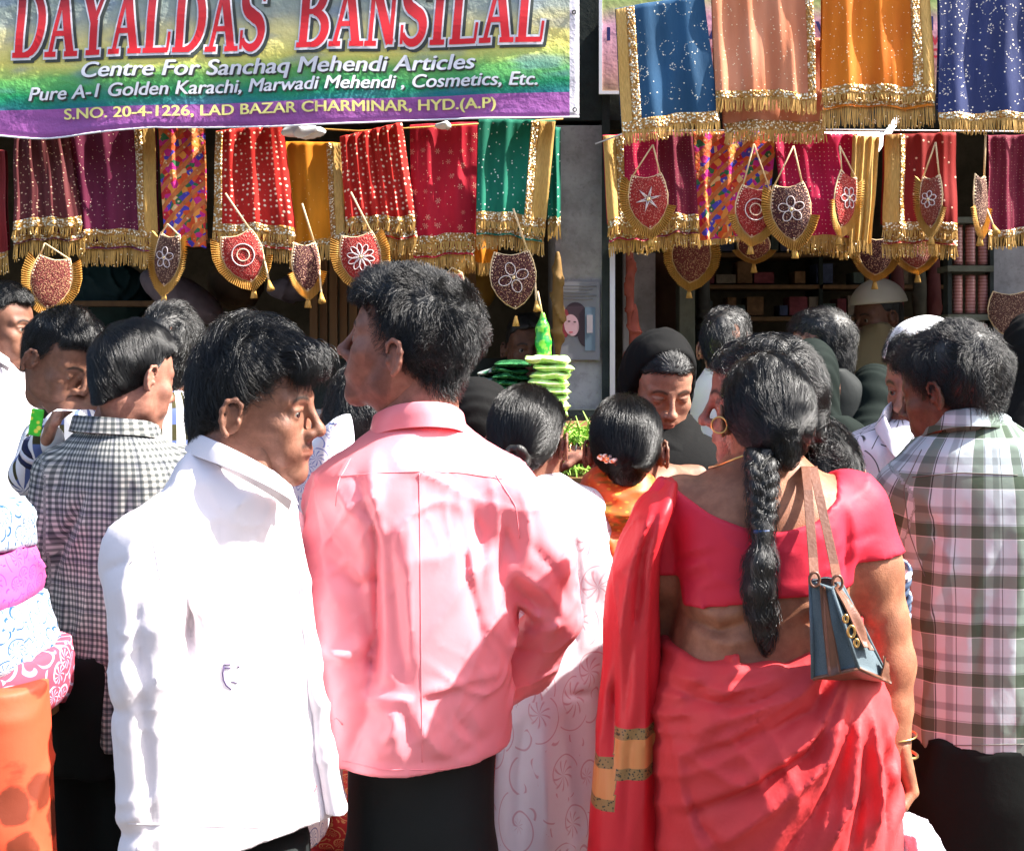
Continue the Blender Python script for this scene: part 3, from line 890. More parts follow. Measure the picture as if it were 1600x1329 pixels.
def lower_body(parent, cx, D, top_z, rx, ry, mat, name='trousers', h=0.012, yaw=0, split=True, dy=0, hem=0.06, flare=1.0):
    """trousers or a long skirt down to the shoes; cx in metres"""
    lo = (cx - rx * 1.7 - 0.06, D + dy - 0.32, 0.0); hi = (cx + rx * 1.7 + 0.06, D + dy + 0.32, top_z + 0.03)
    F = Field(lo, hi, h)
    if split:
        F.loft([(top_z, cx, D + dy, rx, ry), (top_z - 0.12, cx, D + dy, rx * 1.02, ry * 1.05), (max(top_z - 0.26, 0.4), cx, D + dy, rx * 0.98, ry * 0.98)], 0.03)
        for s in (-1, 1):
            c, sn = math.cos(yaw), math.sin(yaw); ox, oy = s * rx * 0.48 * c, s * rx * 0.48 * sn
            F.cone((cx + ox, D + dy + oy, top_z - 0.2), (cx + ox * 1.05, D + dy + oy, 0.46), rx * 0.53, 0.080, 0.04)
            F.cone((cx + ox * 1.05, D + dy + oy, 0.46), (cx + ox * 1.1, D + dy + oy, hem + 0.02), 0.080, 0.072, 0.02)
    else:
        F.loft([(top_z, cx, D + dy, rx, ry), (0.5, cx, D + dy, rx * 1.02 * flare, ry * 1.1 * flare), (hem, cx, D + dy, rx * 1.08 * flare, ry * 1.2 * flare)], 0.02)
    noise_fold(F, 3, 0.006, 22, (1, 1, 0.35))
    V, Q = F.mesh(); A = pat_coords(V, [((cx, D + dy, 0), (cx, D + dy, 1.2), rx, (0, -1, 0))])
    ob = mesh_ob(name, V, Q, mat, parent, True, {'pat': A})
    return ob

def shoes(parent, cx, D, yaw, sep=0.09, dy=0, mat=None):
    fx, fy = math.cos(math.radians(yaw)), math.sin(math.radians(yaw)); sx, sy = -fy, fx
    for s in (-1, 1):
        a = np.array([cx + sx * sep * s - fx * 0.06, D + dy + sy * sep * s - fy * 0.06, 0.045]); b = a + np.array([fx, fy, -0.12]) * 0.17
        F = Field(np.minimum(a, b) - 0.08, np.maximum(a, b) + 0.09, 0.008)
        F.cone(a, b, 0.042, 0.034, 0.01).cone(a, a + np.array([0, 0, 0.06]), 0.04, 0.038, 0.02)
        F.cutfn(lambda x, y, z: 0.002 - z + 0 * x + 0 * y, 0)
        V, Q = F.mesh(); mesh_ob('shoe', V, Q, mat or C['dark'], parent)

def shirt_mesh(name, F, mat, parent, bones):
    V, Q = F.mesh(); return mesh_ob(name, V, Q, mat, parent, True, {'pat': pat_coords(V, bones)})

def collar(parent, pts, mat, height=0.03, thick=0.004, flare=0.006, name='collar', fall=0.6):
    """a folded shirt collar: band along a 3-D polyline (open at the throat), leaf falling outward"""
    P = np.array(pts, float); n = len(P); c = P.mean(0)
    # resample smooth
    t = np.linspace(0, n - 1, 40); Pk = np.stack([np.interp(t, range(n), P[:, k]) for k in range(3)], 1)
    for _ in range(4): Pk[1:-1] = (Pk[:-2] + 2 * Pk[1:-1] + Pk[2:]) / 4
    out = Pk - c; out[:, 2] = 0; out /= np.linalg.norm(out, axis=1, keepdims=True) + 1e-9
    h_ = height; prof = [(-0.001, -0.012), (-0.001, h_ - 0.001), (0.0, h_ + 0.0005), (0.0022, h_ + 0.0012), (0.0046, h_ - 0.0005), (flare * 0.45 + 0.004, h_ * 0.45), (flare + 0.004, -h_ * 0.10), (flare + 0.0042, -h_ * 0.13), (flare + 0.0025, -h_ * 0.13), (flare * 0.4 + 0.002, h_ * 0.40)]
    v = []; f = []; m = len(prof)
    for i in range(len(Pk)):
        for a, b in prof: v.append(Pk[i] + out[i] * a + np.array([0, 0, b]))
    for i in range(len(Pk) - 1):
        for k in range(m):
            f.append((i * m + k, i * m + (k + 1) % m, (i + 1) * m + (k + 1) % m, (i + 1) * m + k))
    f.append(tuple(range(m))); f.append(tuple(range((len(Pk) - 1) * m, len(Pk) * m))[::-1])
    A = pat_coords(v, [(c - np.array([0, 0, 0.3]), c + np.array([0, 0, 0.3]), 0.06, (0, -1, 0))])
    return mesh_ob(name, v, f, mat, parent, True, {'pat': A})

def buttons(parent, pts, mat, r=0.005, name='button', nrm=(0, -1, 0)):
    base = None
    for p in pts:
        if base is None:
            mb = MB(); n = Vector(nrm).normalized(); q = n.to_track_quat('Z', 'Y').to_matrix()
            for (r0, z0, r1, z1) in ((r, 0, r, 0.0018), (r * 0.7, 0.0018, r * 0.6, 0.001)):
                a = [q @ Vector((r0 * math.cos(k * PI / 6), r0 * math.sin(k * PI / 6), z0)) for k in range(12)]
                b = [q @ Vector((r1 * math.cos(k * PI / 6), r1 * math.sin(k * PI / 6), z1)) for k in range(12)]
                mb.add([tuple(x) for x in a + b], [(k, (k + 1) % 12, (k + 1) % 12 + 12, k + 12) for k in range(12)] + [tuple(range(12, 24))])
            base = mb.build(name, mat, parent); o = base
        else:
            o = bpy.data.objects.new(name, base.data); put(o, parent)
        o.location = tuple(float(x) for x in p)

C['thread_white'] = cloth('white seam thread', (0.55, 0.53, 0.58), 0.8).m
C['thread_pink'] = cloth('pink seam thread', (0.55, 0.09, 0.12), 0.6).m
C['thread_dark'] = cloth('dark seam thread', (0.16, 0.16, 0.14), 0.8).m
# ================================================================ THE LANE AND THE SHOPS
def plaster(name, c, rough=.9, scale=6, bump=.3):
    m = Mat(name, rough, .2); o = m.coord(); n = m.noise(o, scale, 6, .65); n2 = m.noise(o, scale * 9, 3, .6)
    a = m.mix(m.step(n, .3, .7), (c[0] * .65, c[1] * .65, c[2] * .63, 1), (c[0] * 1.2, c[1] * 1.2, c[2] * 1.2, 1))
    m.color(m.mix(m.math('MULTIPLY', m.step(n2, .55, .7), .25), a, (c[0] * .35, c[1] * .33, c[2] * .3, 1))); m.bump(m.math('ADD', n, m.math('MULTIPLY', n2, .4)), bump, .01); return m.m
M_ASPH = plaster('asphalt', (.11, .10, .09), scale=3, bump=.6)
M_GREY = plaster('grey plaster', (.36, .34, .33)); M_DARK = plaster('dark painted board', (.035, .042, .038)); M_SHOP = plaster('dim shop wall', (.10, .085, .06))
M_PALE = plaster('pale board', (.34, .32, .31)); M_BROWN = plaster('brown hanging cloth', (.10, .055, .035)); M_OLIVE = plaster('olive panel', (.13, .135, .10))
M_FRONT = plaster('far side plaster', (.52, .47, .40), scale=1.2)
_m = Mat('bright metal strip', .35, .5, Metallic=.6); _m.color((.62, .60, .64, 1)); M_STRIP = _m.m
_m = Mat('worn wood', .6, .3); _o = _m.coord(); _m.color(_m.mix(_m.noise(_m.map(_o, (40, 40, 3)), 1, 4), (.10, .05, .02, 1), (.24, .13, .05, 1))); M_WOOD = _m.m

def S(o, kind='structure'): o['kind'] = kind; return o
def pbox(px0, py0, px1, py1, D, depth):
    a = W(px0, py1, D); b = W(px1, py0, D); return ((a[0] + b[0]) / 2, D + depth / 2, (a[2] + b[2]) / 2), (b[0] - a[0], depth, b[2] - a[2])
def slab(name, x0, x1, y0, y1, z0, z1, mat, parent=None):
    mb = MB(); mb.box(((x0 + x1) / 2, (y0 + y1) / 2, (z0 + z1) / 2), (x1 - x0, y1 - y0, z1 - z0)); return mb.build(name, mat, parent)
def pslab(name, px0, py0, px1, py1, D, depth, mat, parent=None):
    c, d = pbox(px0, py0, px1, py1, D, depth); mb = MB(); mb.box(c, d); return mb.build(name, mat, parent)

S(slab('ground', -40, 40, -30, 30, -.1, 0, M_ASPH))
# the shop row: an Empty with its walls, beams and posts
shop = empty('shop_row', (0, 4.5, 0), 'row of small bazaar shops with open dark interiors behind a grey pillar', 'shop building')
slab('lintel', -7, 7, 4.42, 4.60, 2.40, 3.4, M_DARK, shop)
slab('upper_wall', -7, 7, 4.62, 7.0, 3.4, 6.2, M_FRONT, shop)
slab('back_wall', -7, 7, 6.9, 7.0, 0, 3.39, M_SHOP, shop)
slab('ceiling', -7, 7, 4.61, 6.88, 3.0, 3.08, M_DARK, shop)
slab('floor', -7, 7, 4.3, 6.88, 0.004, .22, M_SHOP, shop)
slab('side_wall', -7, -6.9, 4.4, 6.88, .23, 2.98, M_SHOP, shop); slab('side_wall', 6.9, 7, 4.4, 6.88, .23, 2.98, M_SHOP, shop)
pslab('pillar', 868, 196, 941, 1150, 4.42, .9, M_GREY, shop)
pslab('door_frame', 941, 30, 953, 1150, 4.40, .12, M_DARK, shop)
pslab('metal_strip', 953, 385, 961, 1100, 4.39, .04, M_STRIP, shop)
pslab('pale_panel', 974, 395, 1024, 900, 5.0, .05, M_PALE, shop)
pslab('brown_curtain', 1024, 395, 1062, 900, 5.1, .06, M_BROWN, shop)
pslab('olive_post', 1062, 395, 1086, 900, 4.95, .12, M_OLIVE, shop)
pslab('pale_panel', 1553, 385, 1700, 900, 4.8, .05, M_PALE, shop)
pslab('partition', 480, 640, 1000, 1150, 4.5, .04, M_GREY, shop)
pslab('sill', 868, 640, 950, 650, 4.36, .05, M_DARK, shop)
# wooden slats standing at the back of the left shop
r_ = np.random.RandomState(3)
for k in range(17):
    x = 484 + k * 15.5
    if 574 < x < 610: continue
    o = pslab('slat', x, 395 + r_.rand() * 8, x + 12, 562, 4.9 + .015 * (k % 2), .03, M_WOOD, shop)
pslab('cupboard', 400, 560, 800, 900, 4.88, .3, M_DARK, shop)
pslab('shelf', 250, 372, 480, 380, 5.2, .3, M_WOOD, shop); pslab('shelf', 40, 470, 300, 478, 5.4, .3, M_WOOD, shop)
# stock glimpsed inside the left shop
def stock(px, py, w, h, D, col, name, label, cat, grp, dd=.12, tilt=0):
    m = Mat(name, .7); o_ = m.coord(); m.color(m.mix(m.noise(o_, 30, 3), tuple(v * .6 for v in col) + (1,), tuple(v * 1.3 for v in col) + (1,)))
    F = Field(W(px - w, py + h, D) - .08, W(px + w, py - h, D) + .08 + np.array([0, dd, 0]), .008)
    c = W(px, py, D) + (0, dd / 2, 0); F.ell(c, (w / 2 / FPX * D, dd / 2, h / 2 / FPX * D), .01, rot=np.array(Matrix.Rotation(tilt, 3, 'Y')))
    noise_fold(F, int(px), .006, 40); V, Q = F.mesh(); ob = mesh_ob(name, V, Q, m.m); tag(ob, label, cat, grp); return ob
stock(275, 462, 150, 60, 5.1, (.20, .16, .18), 'folded_cloth', 'pale mauve folded cloth lying on a slope inside the left shop', 'cloth', None, .2, .5)
stock(455, 450, 95, 40, 5.15, (.16, .13, .15), 'folded_cloth', 'dim grey cloth bundle inside the left shop above the white shirt', 'cloth', None, .2)
stock(360, 440, 90, 90, 5.3, (.10, .06, .03), 'cloth_bundle', 'brown cloth bundle deep in the left shop', 'cloth', None, .2)
stock(160, 460, 130, 110, 5.5, (.01, .035, .035), 'cloth_bundle', 'dark teal cloth hanging deep in the left shop', 'cloth', None, .2)
stock(735, 450, 80, 80, 4.9, (.28, .15, .02), 'cloth_bundle', 'ochre cloth hanging above the slats behind the beaded pouch', 'cloth', None, .1)
stock(872, 475, 20, 175, 4.3, (.22, .12, .03), 'golden_hanging', 'golden brown cloth hanging beside the grey pillar', 'cloth', None, .06)
for k, (px, py, w, h) in enumerate(((985, 440, 16, 150), (992, 540, 20, 140), (978, 600, 18, 110))):
    stock(px, py, w, h, 4.45, (.25, .05, .03), 'tinsel_string', ('rusty red tinsel string, upper length beside the metal strip', 'rusty red tinsel string, middle length beside the metal strip', 'rusty red tinsel string, lowest length by the veiled woman')[k], 'tinsel', 'tinsel strings by the doorway', .04)

# shelves and boxes deep in the right shop
gs = empty('goods_shelf', W(1240, 560, 6.3), 'dim wooden shelves at the back of the right shop', 'shelf')
for py in (395, 445, 495): pslab('shelf_board', 1090, py, 1480, py + 6, 6.3, .3, M_WOOD, gs)
for px in (1090, 1280, 1474): pslab('shelf_post', px, 300, px + 6, 760, 6.3, .3, M_DARK, gs)
bm_ = [plaster('dim box ' + str(k), c_, scale=20) for k, c_ in enumerate(((.22, .12, .06), (.10, .13, .12), (.25, .20, .15), (.20, .05, .06), (.08, .10, .18)))]
r9 = np.random.RandomState(17)
for py in (393, 443, 493):
    x = 1100
    while x < 1462:
        w_ = 10 + r9.rand() * 22; h_ = 14 + r9.rand() * 22
        if r9.rand() < .8:
            o = pslab('goods_box', x, py - h_, x + w_, py - .5, 6.32, .15, bm_[r9.randint(5)]); tag(o, 'small dim box of goods on the back shelves of the right shop', 'box', 'boxes on the back shelves')
        x += w_ + 3
for k, (px, col_) in enumerate(((1100, (.05, .05, .04)), (1405, (.13, .035, .03)), (1440, (.10, .09, .06)), (1462, (.16, .04, .035)))):
    stock(px, 470, 22, 190, 5.2, col_, 'hanging_string', ('dark', 'rusty', 'olive', 'red')[k] + ' string of trinkets hanging inside the right shop', 'trinkets', 'strings of trinkets inside the right shop', .05)

# opposite side of the lane, unseen behind the photographer; added to lower ambient light
for k, (x0, x1, h_) in enumerate(((-16, -6.2, 5.0), (-6, 2.0, 4.2), (2.2, 9, 4.6), (9.2, 18, 4.4))):
    b = empty('house', ((x0 + x1) / 2, -6, 0), ('far', 'second', 'third', 'last')[k] + ' plastered house across the lane, unseen behind the viewer', 'building', 'houses across the lane')
    slab('wall', x0, x1, -9, -6, 0, h_, M_FRONT, b)
    for i in range(3):
        xx = x0 + 1.6 + i * (x1 - x0 - 2.4) / 3; slab('window', xx, xx + 1.0, -5.99, -5.95, 3.0, 3.9, M_DARK, b); slab('shutter', xx - .1, xx + 1.5, -5.99, -5.94, .1, 2.5, M_DARK, b)

# bangle rack at the right
rack = empty('bangle_rack', W(1520, 560, 4.7), 'tall rack of pink bangle tubes standing by the pale wall at the right', 'rack')
for px in (1484, 1550): pslab('post', px - 3, 250, px + 3, 700, 4.72, .05, M_DARK, rack)
for py in (345, 421, 497, 574): pslab('shelf', 1481, py - 6, 1553, py + 3, 4.70, .12, M_OLIVE, rack)
_m = Mat('pink bangles', .3, .6); _o = _m.coord(); _x = _m.xyz(_o); _m.color(_m.mix(band(_m, _x[2], .012, .5, .5, .3), (.33, .11, .09, 1), (.55, .27, .24, 1))); M_BANG = _m.m
for row, (y0, y1) in enumerate(((352, 414), (430, 490), (506, 568))):
    for k in range(3):
        mb = MB(); a = W(1496 + 20 * k, y1, 4.75); b = W(1496 + 20 * k, y0, 4.75); n = 12
        mb.tube([a + (b - a) * t for t in np.linspace(0, 1, n)], [.0175 + .0012 * (i % 2) for i in range(n)], 12)
        t = mb.build('bangle_tube', M_BANG, None, True); c = t
        tag(t, f'{("left","middle","right")[k]} tube of pink bangles on the {("top","middle","lowest")[row]} rack shelf', 'bangles', 'bangle tubes on the rack')

# sequinned things further back seen below the right dupattas
# ================================================================ BANNERS
def text_geo(body, bold=0.0, shear=0.0, thick=0.0):
    c = bpy.data.curves.new('t', 'FONT'); c.body = body; c.offset = bold; c.shear = shear; c.resolution_u = 6
    o = bpy.data.objects.new('t', c); COL.objects.link(o); dg = bpy.context.evaluated_depsgraph_get(); me = bpy.data.meshes.new_from_object(o.evaluated_get(dg))
    V = np.array([v.co[:] for v in me.vertices]); Fc = [tuple(p.vertices) for p in me.polygons]
    bpy.data.objects.remove(o); bpy.data.curves.remove(c); bpy.data.meshes.remove(me)
    if thick:   # heavier strokes: copies a hair's breadth apart, each a little deeper than the last
        n = len(V); Vs, Fs = [], []
        for k, (dx, dz) in enumerate(((0, 0), (-thick, 0), (thick, 0), (0, thick * .6), (0, -thick * .6))): Vs.append(V + np.array([dx, dz, k * .00012])); Fs += [tuple(i + k * n for i in f) for f in Fc]
        V, Fc = np.concatenate(Vs), Fs
    return V, Fc
def print_text(body, x0, x1, yb0, yb1, cap, D, mat, parent, bold=.02, shear=0, dy=0, curve=0, name='lettering', V=None, Fc=None):
    if V is None: V, Fc = text_geo(body, 0.0, shear, bold)
    w = V[:, 0].max() - V[:, 0].min(); t = (V[:, 0] - V[:, 0].min()) / w; caph = .70
    px = x0 + t * (x1 - x0); py = yb0 + t * (yb1 - yb0) + curve * np.sin(t * PI) - V[:, 1] / caph * cap
    yy = np.array([D + dy + .0135 + sheet_y(a, b) for a, b in zip(px, py)]) if D == BD else np.full(len(px), D + dy)
    P = np.stack([(px - CX) / FPX * D, yy + V[:, 2], CAMH - (py - HZ) / FPX * D], 1)
    o = mesh_ob(name, P, [f[::1] for f in Fc], mat, parent, False); o['kind'] = 'stuff'; return o

def flat(name, c, rough=.55): m = Mat(name, rough, .3); m.color((c[0], c[1], c[2], 1)); return m.m
BD = 4.12
ban = empty('shop_banner', W(450, 200, BD), 'large printed banner reading DAYALDAS BANSILAL over the left shop', 'banner')
def banner_bottom(px): return 212 - 30 * (px + 20) / 925 + 3.5 * math.sin(px / 60) * (1 if px < 250 else .5) - 8 * math.exp(-((px - 60) / 60) ** 2) * -.6
vs, fs, pt = [], [], []; nx_, nz_ = 120, 30
for i in range(nx_ + 1):
    px = -40 + 945 * i / nx_
    for j in range(nz_ + 1):
        t = j / nz_; py = -140 + (banner_bottom(px) + 140) * t
        p = W(px, py, BD); p[1] += .012 * math.sin(px / 47 + .4 * t) * t + .0022 * math.sin(px / 19 + 3 * t) * t + .0025 * math.sin(py / 14 + px / 90)
        vs.append(p); pt.append((px, (py - (-0.0325 * (px - 450))), 0))
for i in range(nx_):
    for j in range(nz_):
        a = i * (nz_ + 1) + j; fs.append((a, a + 1, a + nz_ + 2, a + nz_ + 1))
m = Mat('banner print', .5, .3); pa = m.attr('pat'); s_ = m.xyz(pa); o_ = m.coord()
v_ = m.math('ADD', m.math('DIVIDE', s_[1], 300), .4); nz = m.noise(m.map(pa, (.012, .02, 1)), 1, 4)
v2 = m.math('ADD', v_, m.math('MULTIPLY', m.math('SUBTRACT', nz, .5), .12))
g = m.ramp(v2, [(0.30, srgb(120, 140, 135)), (.47, srgb(160, 168, 155)), (.57, srgb(232, 218, 145)), (.69, srgb(222, 212, 112)), (.77, srgb(110, 178, 92)), (.86, srgb(36, 148, 92)), (.93, srgb(30, 115, 124))])
blot = m.mix(m.math('MULTIPLY', m.step(m.noise(m.map(pa, (.01, .03, 1)), 1, 2), .5, .7), .45), g, srgb(100, 125, 165))
pur = m.mix(m.noise(m.map(pa, (.006, .05, 1)), 1, 2), srgb(125, 76, 138), srgb(172, 94, 166))
edge = m.math('GREATER_THAN', s_[1], 158)
c_ = m.mix(edge, blot, pur)
c_ = m.mix(m.math('GREATER_THAN', s_[0], 890), c_, srgb(205, 200, 208))
m.color(c_); cr = m.noise(o_, 28, 4, .6); m.bump(cr, .5, .012); 
def sheet_y(px, py):
    t = (py + 140) / (banner_bottom(px) + 140); return .012 * math.sin(px / 47 + .4 * t) * t + .0022 * math.sin(px / 19 + 3 * t) * t + .0025 * math.sin(py / 14 + px / 90)
obj_b = mesh_ob('sheet', vs, fs, m.m, ban, True, {'pat': pt})
sm = obj_b.modifiers.new('thickness', 'SOLIDIFY'); sm.thickness = .002; sm.offset = 1
M_WHITE = flat('white print', (.78, .78, .82)); M_YEL = flat('yellow print', (.85, .78, .25)); M_SHADOW = flat('dark print shadow', (.06, .07, .06))
mb = MB(); mb.tube([W(px, banner_bottom(px) - 1.0, BD) + (0, .012 * math.sin(px / 47 + .4) + .0022 * math.sin(px / 19 + 3) - .003, 0) for px in range(-40, 906, 15)], .0032, 5); mb.build('hem', M_WHITE, ban, True)
for px, py in ((898, 172), (897, 20)):
    mb = MB(); c = W(px, py, BD) - (0, .006, 0); mb.tube([c + .006 * np.array([math.cos(a), 0, math.sin(a)]) for a in np.linspace(0, 2 * PI, 12, endpoint=False)], .002, 5, closed=True); mb.build('eyelet', M_DARK, ban, True)
# slab-serif glyphs for the title: strokes (x0,y0,x1,y1,width) and curves
TH, TN, SR = .17, .085, .075
def arc(cx, cy, rx, ry, a0, a1, n=14): return [(cx + rx * math.cos(a0 + (a1 - a0) * i / n), cy + ry * math.sin(a0 + (a1 - a0) * i / n)) for i in range(n + 1)]
GL = {
 'D': [[(.16, 0), (.16, 1)], TH, [(.02, .035), (.40, .035)], SR, [(.02, .965), (.40, .965)], SR, arc(.30, .5, .34, .46, PI / 2, -PI / 2), 'b'],
 'A': [[(.12, .02), (.36, .98)], TN, [(.34, .98), (.58, .02)], TH, [(.20, .33), (.50, .33)], SR, [(.0, .035), (.25, .035)], SR, [(.44, .035), (.74, .035)], SR, [(.27, .965), (.44, .965)], SR],
 'Y': [[(.10, .98), (.34, .48)], TH, [(.34, .48), (.56, .98)], TN, [(.34, .5), (.34, 0)], TH, [(-.02, .965), (.24, .965)], SR, [(.43, .965), (.68, .965)], SR, [(.18, .035), (.50, .035)], SR],
 'L': [[(.16, 0), (.16, 1)], TH, [(.02, .035), (.58, .035)], SR, [(.02, .965), (.30, .965)], SR, [(.565, .03), (.59, .30)], .06],
 'S': [arc(.30, .74, .21, .225, .25, PI, 10) + arc(.30, .74, .21, .225, PI, PI * 1.42, 5) + arc(.27, .26, .22, .225, PI * .42, 0, 6) + arc(.27, .26, .22, .225, 0, -PI * .88, 10), 's', [(.52, .70), (.53, .98)], .06, [(.045, .02), (.04, .30)], .06],
 'B': [[(.16, 0), (.16, 1)], TH, [(.02, .035), (.38, .035)], SR, [(.02, .965), (.36, .965)], SR, [(.16, .52), (.36, .52)], SR, arc(.32, .745, .22, .22, PI / 2, -PI / 2), 'b', arc(.34, .27, .27, .235, PI / 2, -PI / 2), 'b'],
 'N': [[(.12, 0), (.12, .98)], TN, [(.12, .96), (.54, .04)], TH, [(.56, .02), (.56, 1)], TN, [(.0, .035), (.25, .035)], SR, [(-.02, .965), (.2, .965)], SR, [(.43, .965), (.69, .965)], SR],
 'I': [[(.17, 0), (.17, 1)], TH, [(.02, .035), (.33, .035)], SR, [(.02, .965), (.33, .965)], SR],
}
GWID = {'D': .74, 'A': .76, 'Y': .70, 'L': .66, 'S': .64, 'B': .72, 'N': .74, 'I': .42}
def title(word, x0, x1, yb0, yb1, cap, D, dyoff, grow, mat, parent, sh=.12, ox=0, oy=0, name='lettering', grad=True):
    tot = sum(GWID[c] for c in word); V, Fc, T = [], [], []; cur = 0; k = 0
    def quadstrip(pts, wf):
        nonlocal k
        pts = np.array(pts, float)
        if len(pts) == 2: pts = np.linspace(pts[0], pts[1], 12)
        n = len(pts)
        d = np.gradient(pts, axis=0); d /= np.linalg.norm(d, axis=1, keepdims=True) + 1e-9
        nn = np.stack([-d[:, 1], d[:, 0]], 1)
        if grow: pts = pts.copy(); pts[0] -= d[0] * grow; pts[-1] += d[-1] * grow
        b = len(V); k += 1
        for i in range(n):
            w = (wf(i / (n - 1)) if callable(wf) else wf) / 2 + grow
            for sgn in (-1, 1):
                q = pts[i] + nn[i] * w * sgn; gx = cur + q[0] + sh * q[1]; t = gx / (tot + sh)
                px = x0 + t * (x1 - x0) + ox; py = yb0 + t * (yb1 - yb0) - q[1] * cap + oy
                p = W(px, py, D); p[1] = D + dyoff + .0175 + sheet_y(px, py) - .00006 * (k % 9); V.append(p); T.append(q[1])
        for i in range(n - 1): Fc.append((b + 2 * i, b + 2 * i + 2, b + 2 * i + 3, b + 2 * i + 1))
    for ch in word:
        g_ = GL[ch]
        for a, w in zip(g_[::2], g_[1::2]):
            if w == 'b': quadstrip(a, lambda t: .075 + .10 * math.sin(t * PI))
            elif w == 's': quadstrip(a, lambda t: .075 + .11 * math.sin(t * PI))
            else: quadstrip(a, w)
        cur += GWID[ch]
    T = np.array(T); return mesh_ob(name, V, Fc, mat, parent, False, {'pat': np.stack([T, T, T], 1)})
m = Mat('red title print', .5, .3); s_ = m.xyz(m.attr('pat')); m.color(m.ramp(s_[2], [(0.0, srgb(225, 40, 50)), (.45, srgb(205, 45, 52)), (1.0, srgb(110, 40, 50))])); M_TITLE = m.m
for word, x0, x1, y0, y1 in (('DAYALDAS', 18, 425, 91, 78), ('BANSILAL', 462, 860, 76, 66)):
    title(word, x0, x1, y0, y1, 107, BD, -.022, .045, M_SHADOW, ban, ox=4, oy=3, name='title_shadow')
    title(word, x0, x1, y0, y1, 107, BD, -.024, .035, M_WHITE, ban, name='title_outline')
    title(word, x0, x1, y0, y1, 107, BD, -.0265, 0, M_TITLE, ban, name='title_letters')
for dx, mat_, dd in ((2, M_SHADOW, -.0185), (0, M_WHITE, -.0235)):
    print_text('Centre For Sanchaq Mehendi Articles', 128 + dx, 743 + dx, 122 + dx, 108 + dx, 24, BD, mat_, ban, .024, .22, dd, name='lettering' if dx == 0 else 'lettering_shadow')
    print_text('Pure A-1 Golden Karachi, Marwadi Mehendi , Cosmetics, Etc.', 45 + dx, 840 + dx, 158 + dx, 134 + dx, 20.5, BD, mat_, ban, .022, .22, dd, -4, name='lettering' if dx == 0 else 'lettering_shadow')
print_text('S.NO. 20-4-1226, LAD BAZAR CHARMINAR, HYD.(A.P)', 100, 775, 187, 170, 16.5, BD, M_YEL, ban, .026, 0, -.024, -1)

# right banner behind the upper dupattas
RD = 4.36
rb = empty('shop_banner', W(1270, 140, RD), 'pink printed banner mostly hidden behind the four upper dupattas on the right', 'banner')
m = Mat('pink banner print', .5, .3); o_ = m.coord(); x_ = m.xyz(o_); zt = W(0, -20, RD)[2]; zb = W(0, 145, RD)[2]
t_ = m.math('DIVIDE', m.math('SUBTRACT', x_[2], zb), zt - zb)
n_ = m.noise(o_, 2.2, 3); t2 = m.math('ADD', t_, m.math('MULTIPLY', m.math('SUBTRACT', n_, .5), .5))
m.color(m.ramp(t2, [(0.0, srgb(150, 130, 90)), (.28, srgb(205, 150, 150)), (.62, srgb(225, 165, 185)), (.8, srgb(180, 185, 120)), (.95, srgb(120, 160, 70))])); m.bump(m.noise(o_, 20, 3), .4, .01)
c, d = pbox(938, -140, 1760, 145, RD, .004); mb = MB(); mb.box(c, d); mb.build('sheet', m.m, rb)
c, d = pbox(936, -142, 941, 147, RD - .003, .009); mb = MB(); mb.box(c, d); mb.build('hem', M_WHITE, rb); c, d = pbox(941, 142, 1760, 147, RD - .003, .009); mb = MB(); mb.box(c, d); mb.build('hem', M_WHITE, rb)
M_NAVY = flat('navy print', (.02, .02, .12)); M_RED = flat('red print', (.55, .03, .06))
for ch, px, yb, cap, mt in (('I', 948, 63, 19, M_NAVY), ('A', 1106, 60, 24, M_NAVY), ('S', 1112, 82, 12, M_RED), ('V', 1273, 55, 20, M_NAVY), ('A', 1281, 80, 16, M_RED), ('I', 1452, 47, 20, M_NAVY), ('V', 1453, 70, 14, M_RED), ('O', 1454, 90, 13, M_RED)):
    V, Fc = text_geo(ch, .05, 0); w = V[:, 0].max() - V[:, 0].min(); print_text(ch, px, px + w / .7 * cap, yb, yb, cap, RD, mt, rb, dy=-.004, V=V, Fc=Fc)

# poster on the pillar
pd = 4.40
po = empty('poster', W(905, 560, pd), 'small faded poster of a dark haired woman beside a bottle, on the grey pillar', 'poster')
mb = MB(); c, d = pbox(874, 440, 937, 562, pd, .003); mb.box(c, d); mb.build('sheet', flat('poster paper', (.22, .215, .23), .4), po)
def disc(px, py, rx, ry, off, col, name, rot=0, n=28):
    v = []; 
    for k in range(n):
        a = 2 * PI * k / n; x = rx * math.cos(a); y = ry * math.sin(a); v.append(W(px + x * math.cos(rot) - y * math.sin(rot), py + x * math.sin(rot) + y * math.cos(rot), pd) - (0, off, 0))
    mb = MB(); mb.add(v, [tuple(range(n))]); return mb.build(name, flat(name, col, .4), po)
disc(899, 499, 20, 27, .002, (.05, .03, .04), 'printed_hair'); disc(912, 526, 9, 16, .0024, (.05, .03, .04), 'printed_hair', -.3)
disc(893, 508, 11.5, 17, .003, (.50, .30, .33), 'printed_face', -.15); disc(884, 505, 6, 22, .0028, (.22, .03, .04), 'printed_scarf')
for a in ((889, 502), (898, 503)): disc(a[0], a[1], 2.4, 1.2, .0036, (.05, .03, .03), 'printed_eye')
disc(892, 519, 3.4, 1.5, .0036, (.45, .10, .13), 'printed_lips')
mb = MB(); c, d = pbox(914, 480, 930, 548, pd - .004, .002); mb.box(c, d); mb.build('printed_bottle', flat('printed bottle', (.12, .17, .22), .4), po)
mb = MB(); c, d = pbox(917, 492, 926, 520, pd - .006, .002); mb.box(c, d); mb.build('printed_label', flat('printed label', (.35, .30, .32), .4), po)
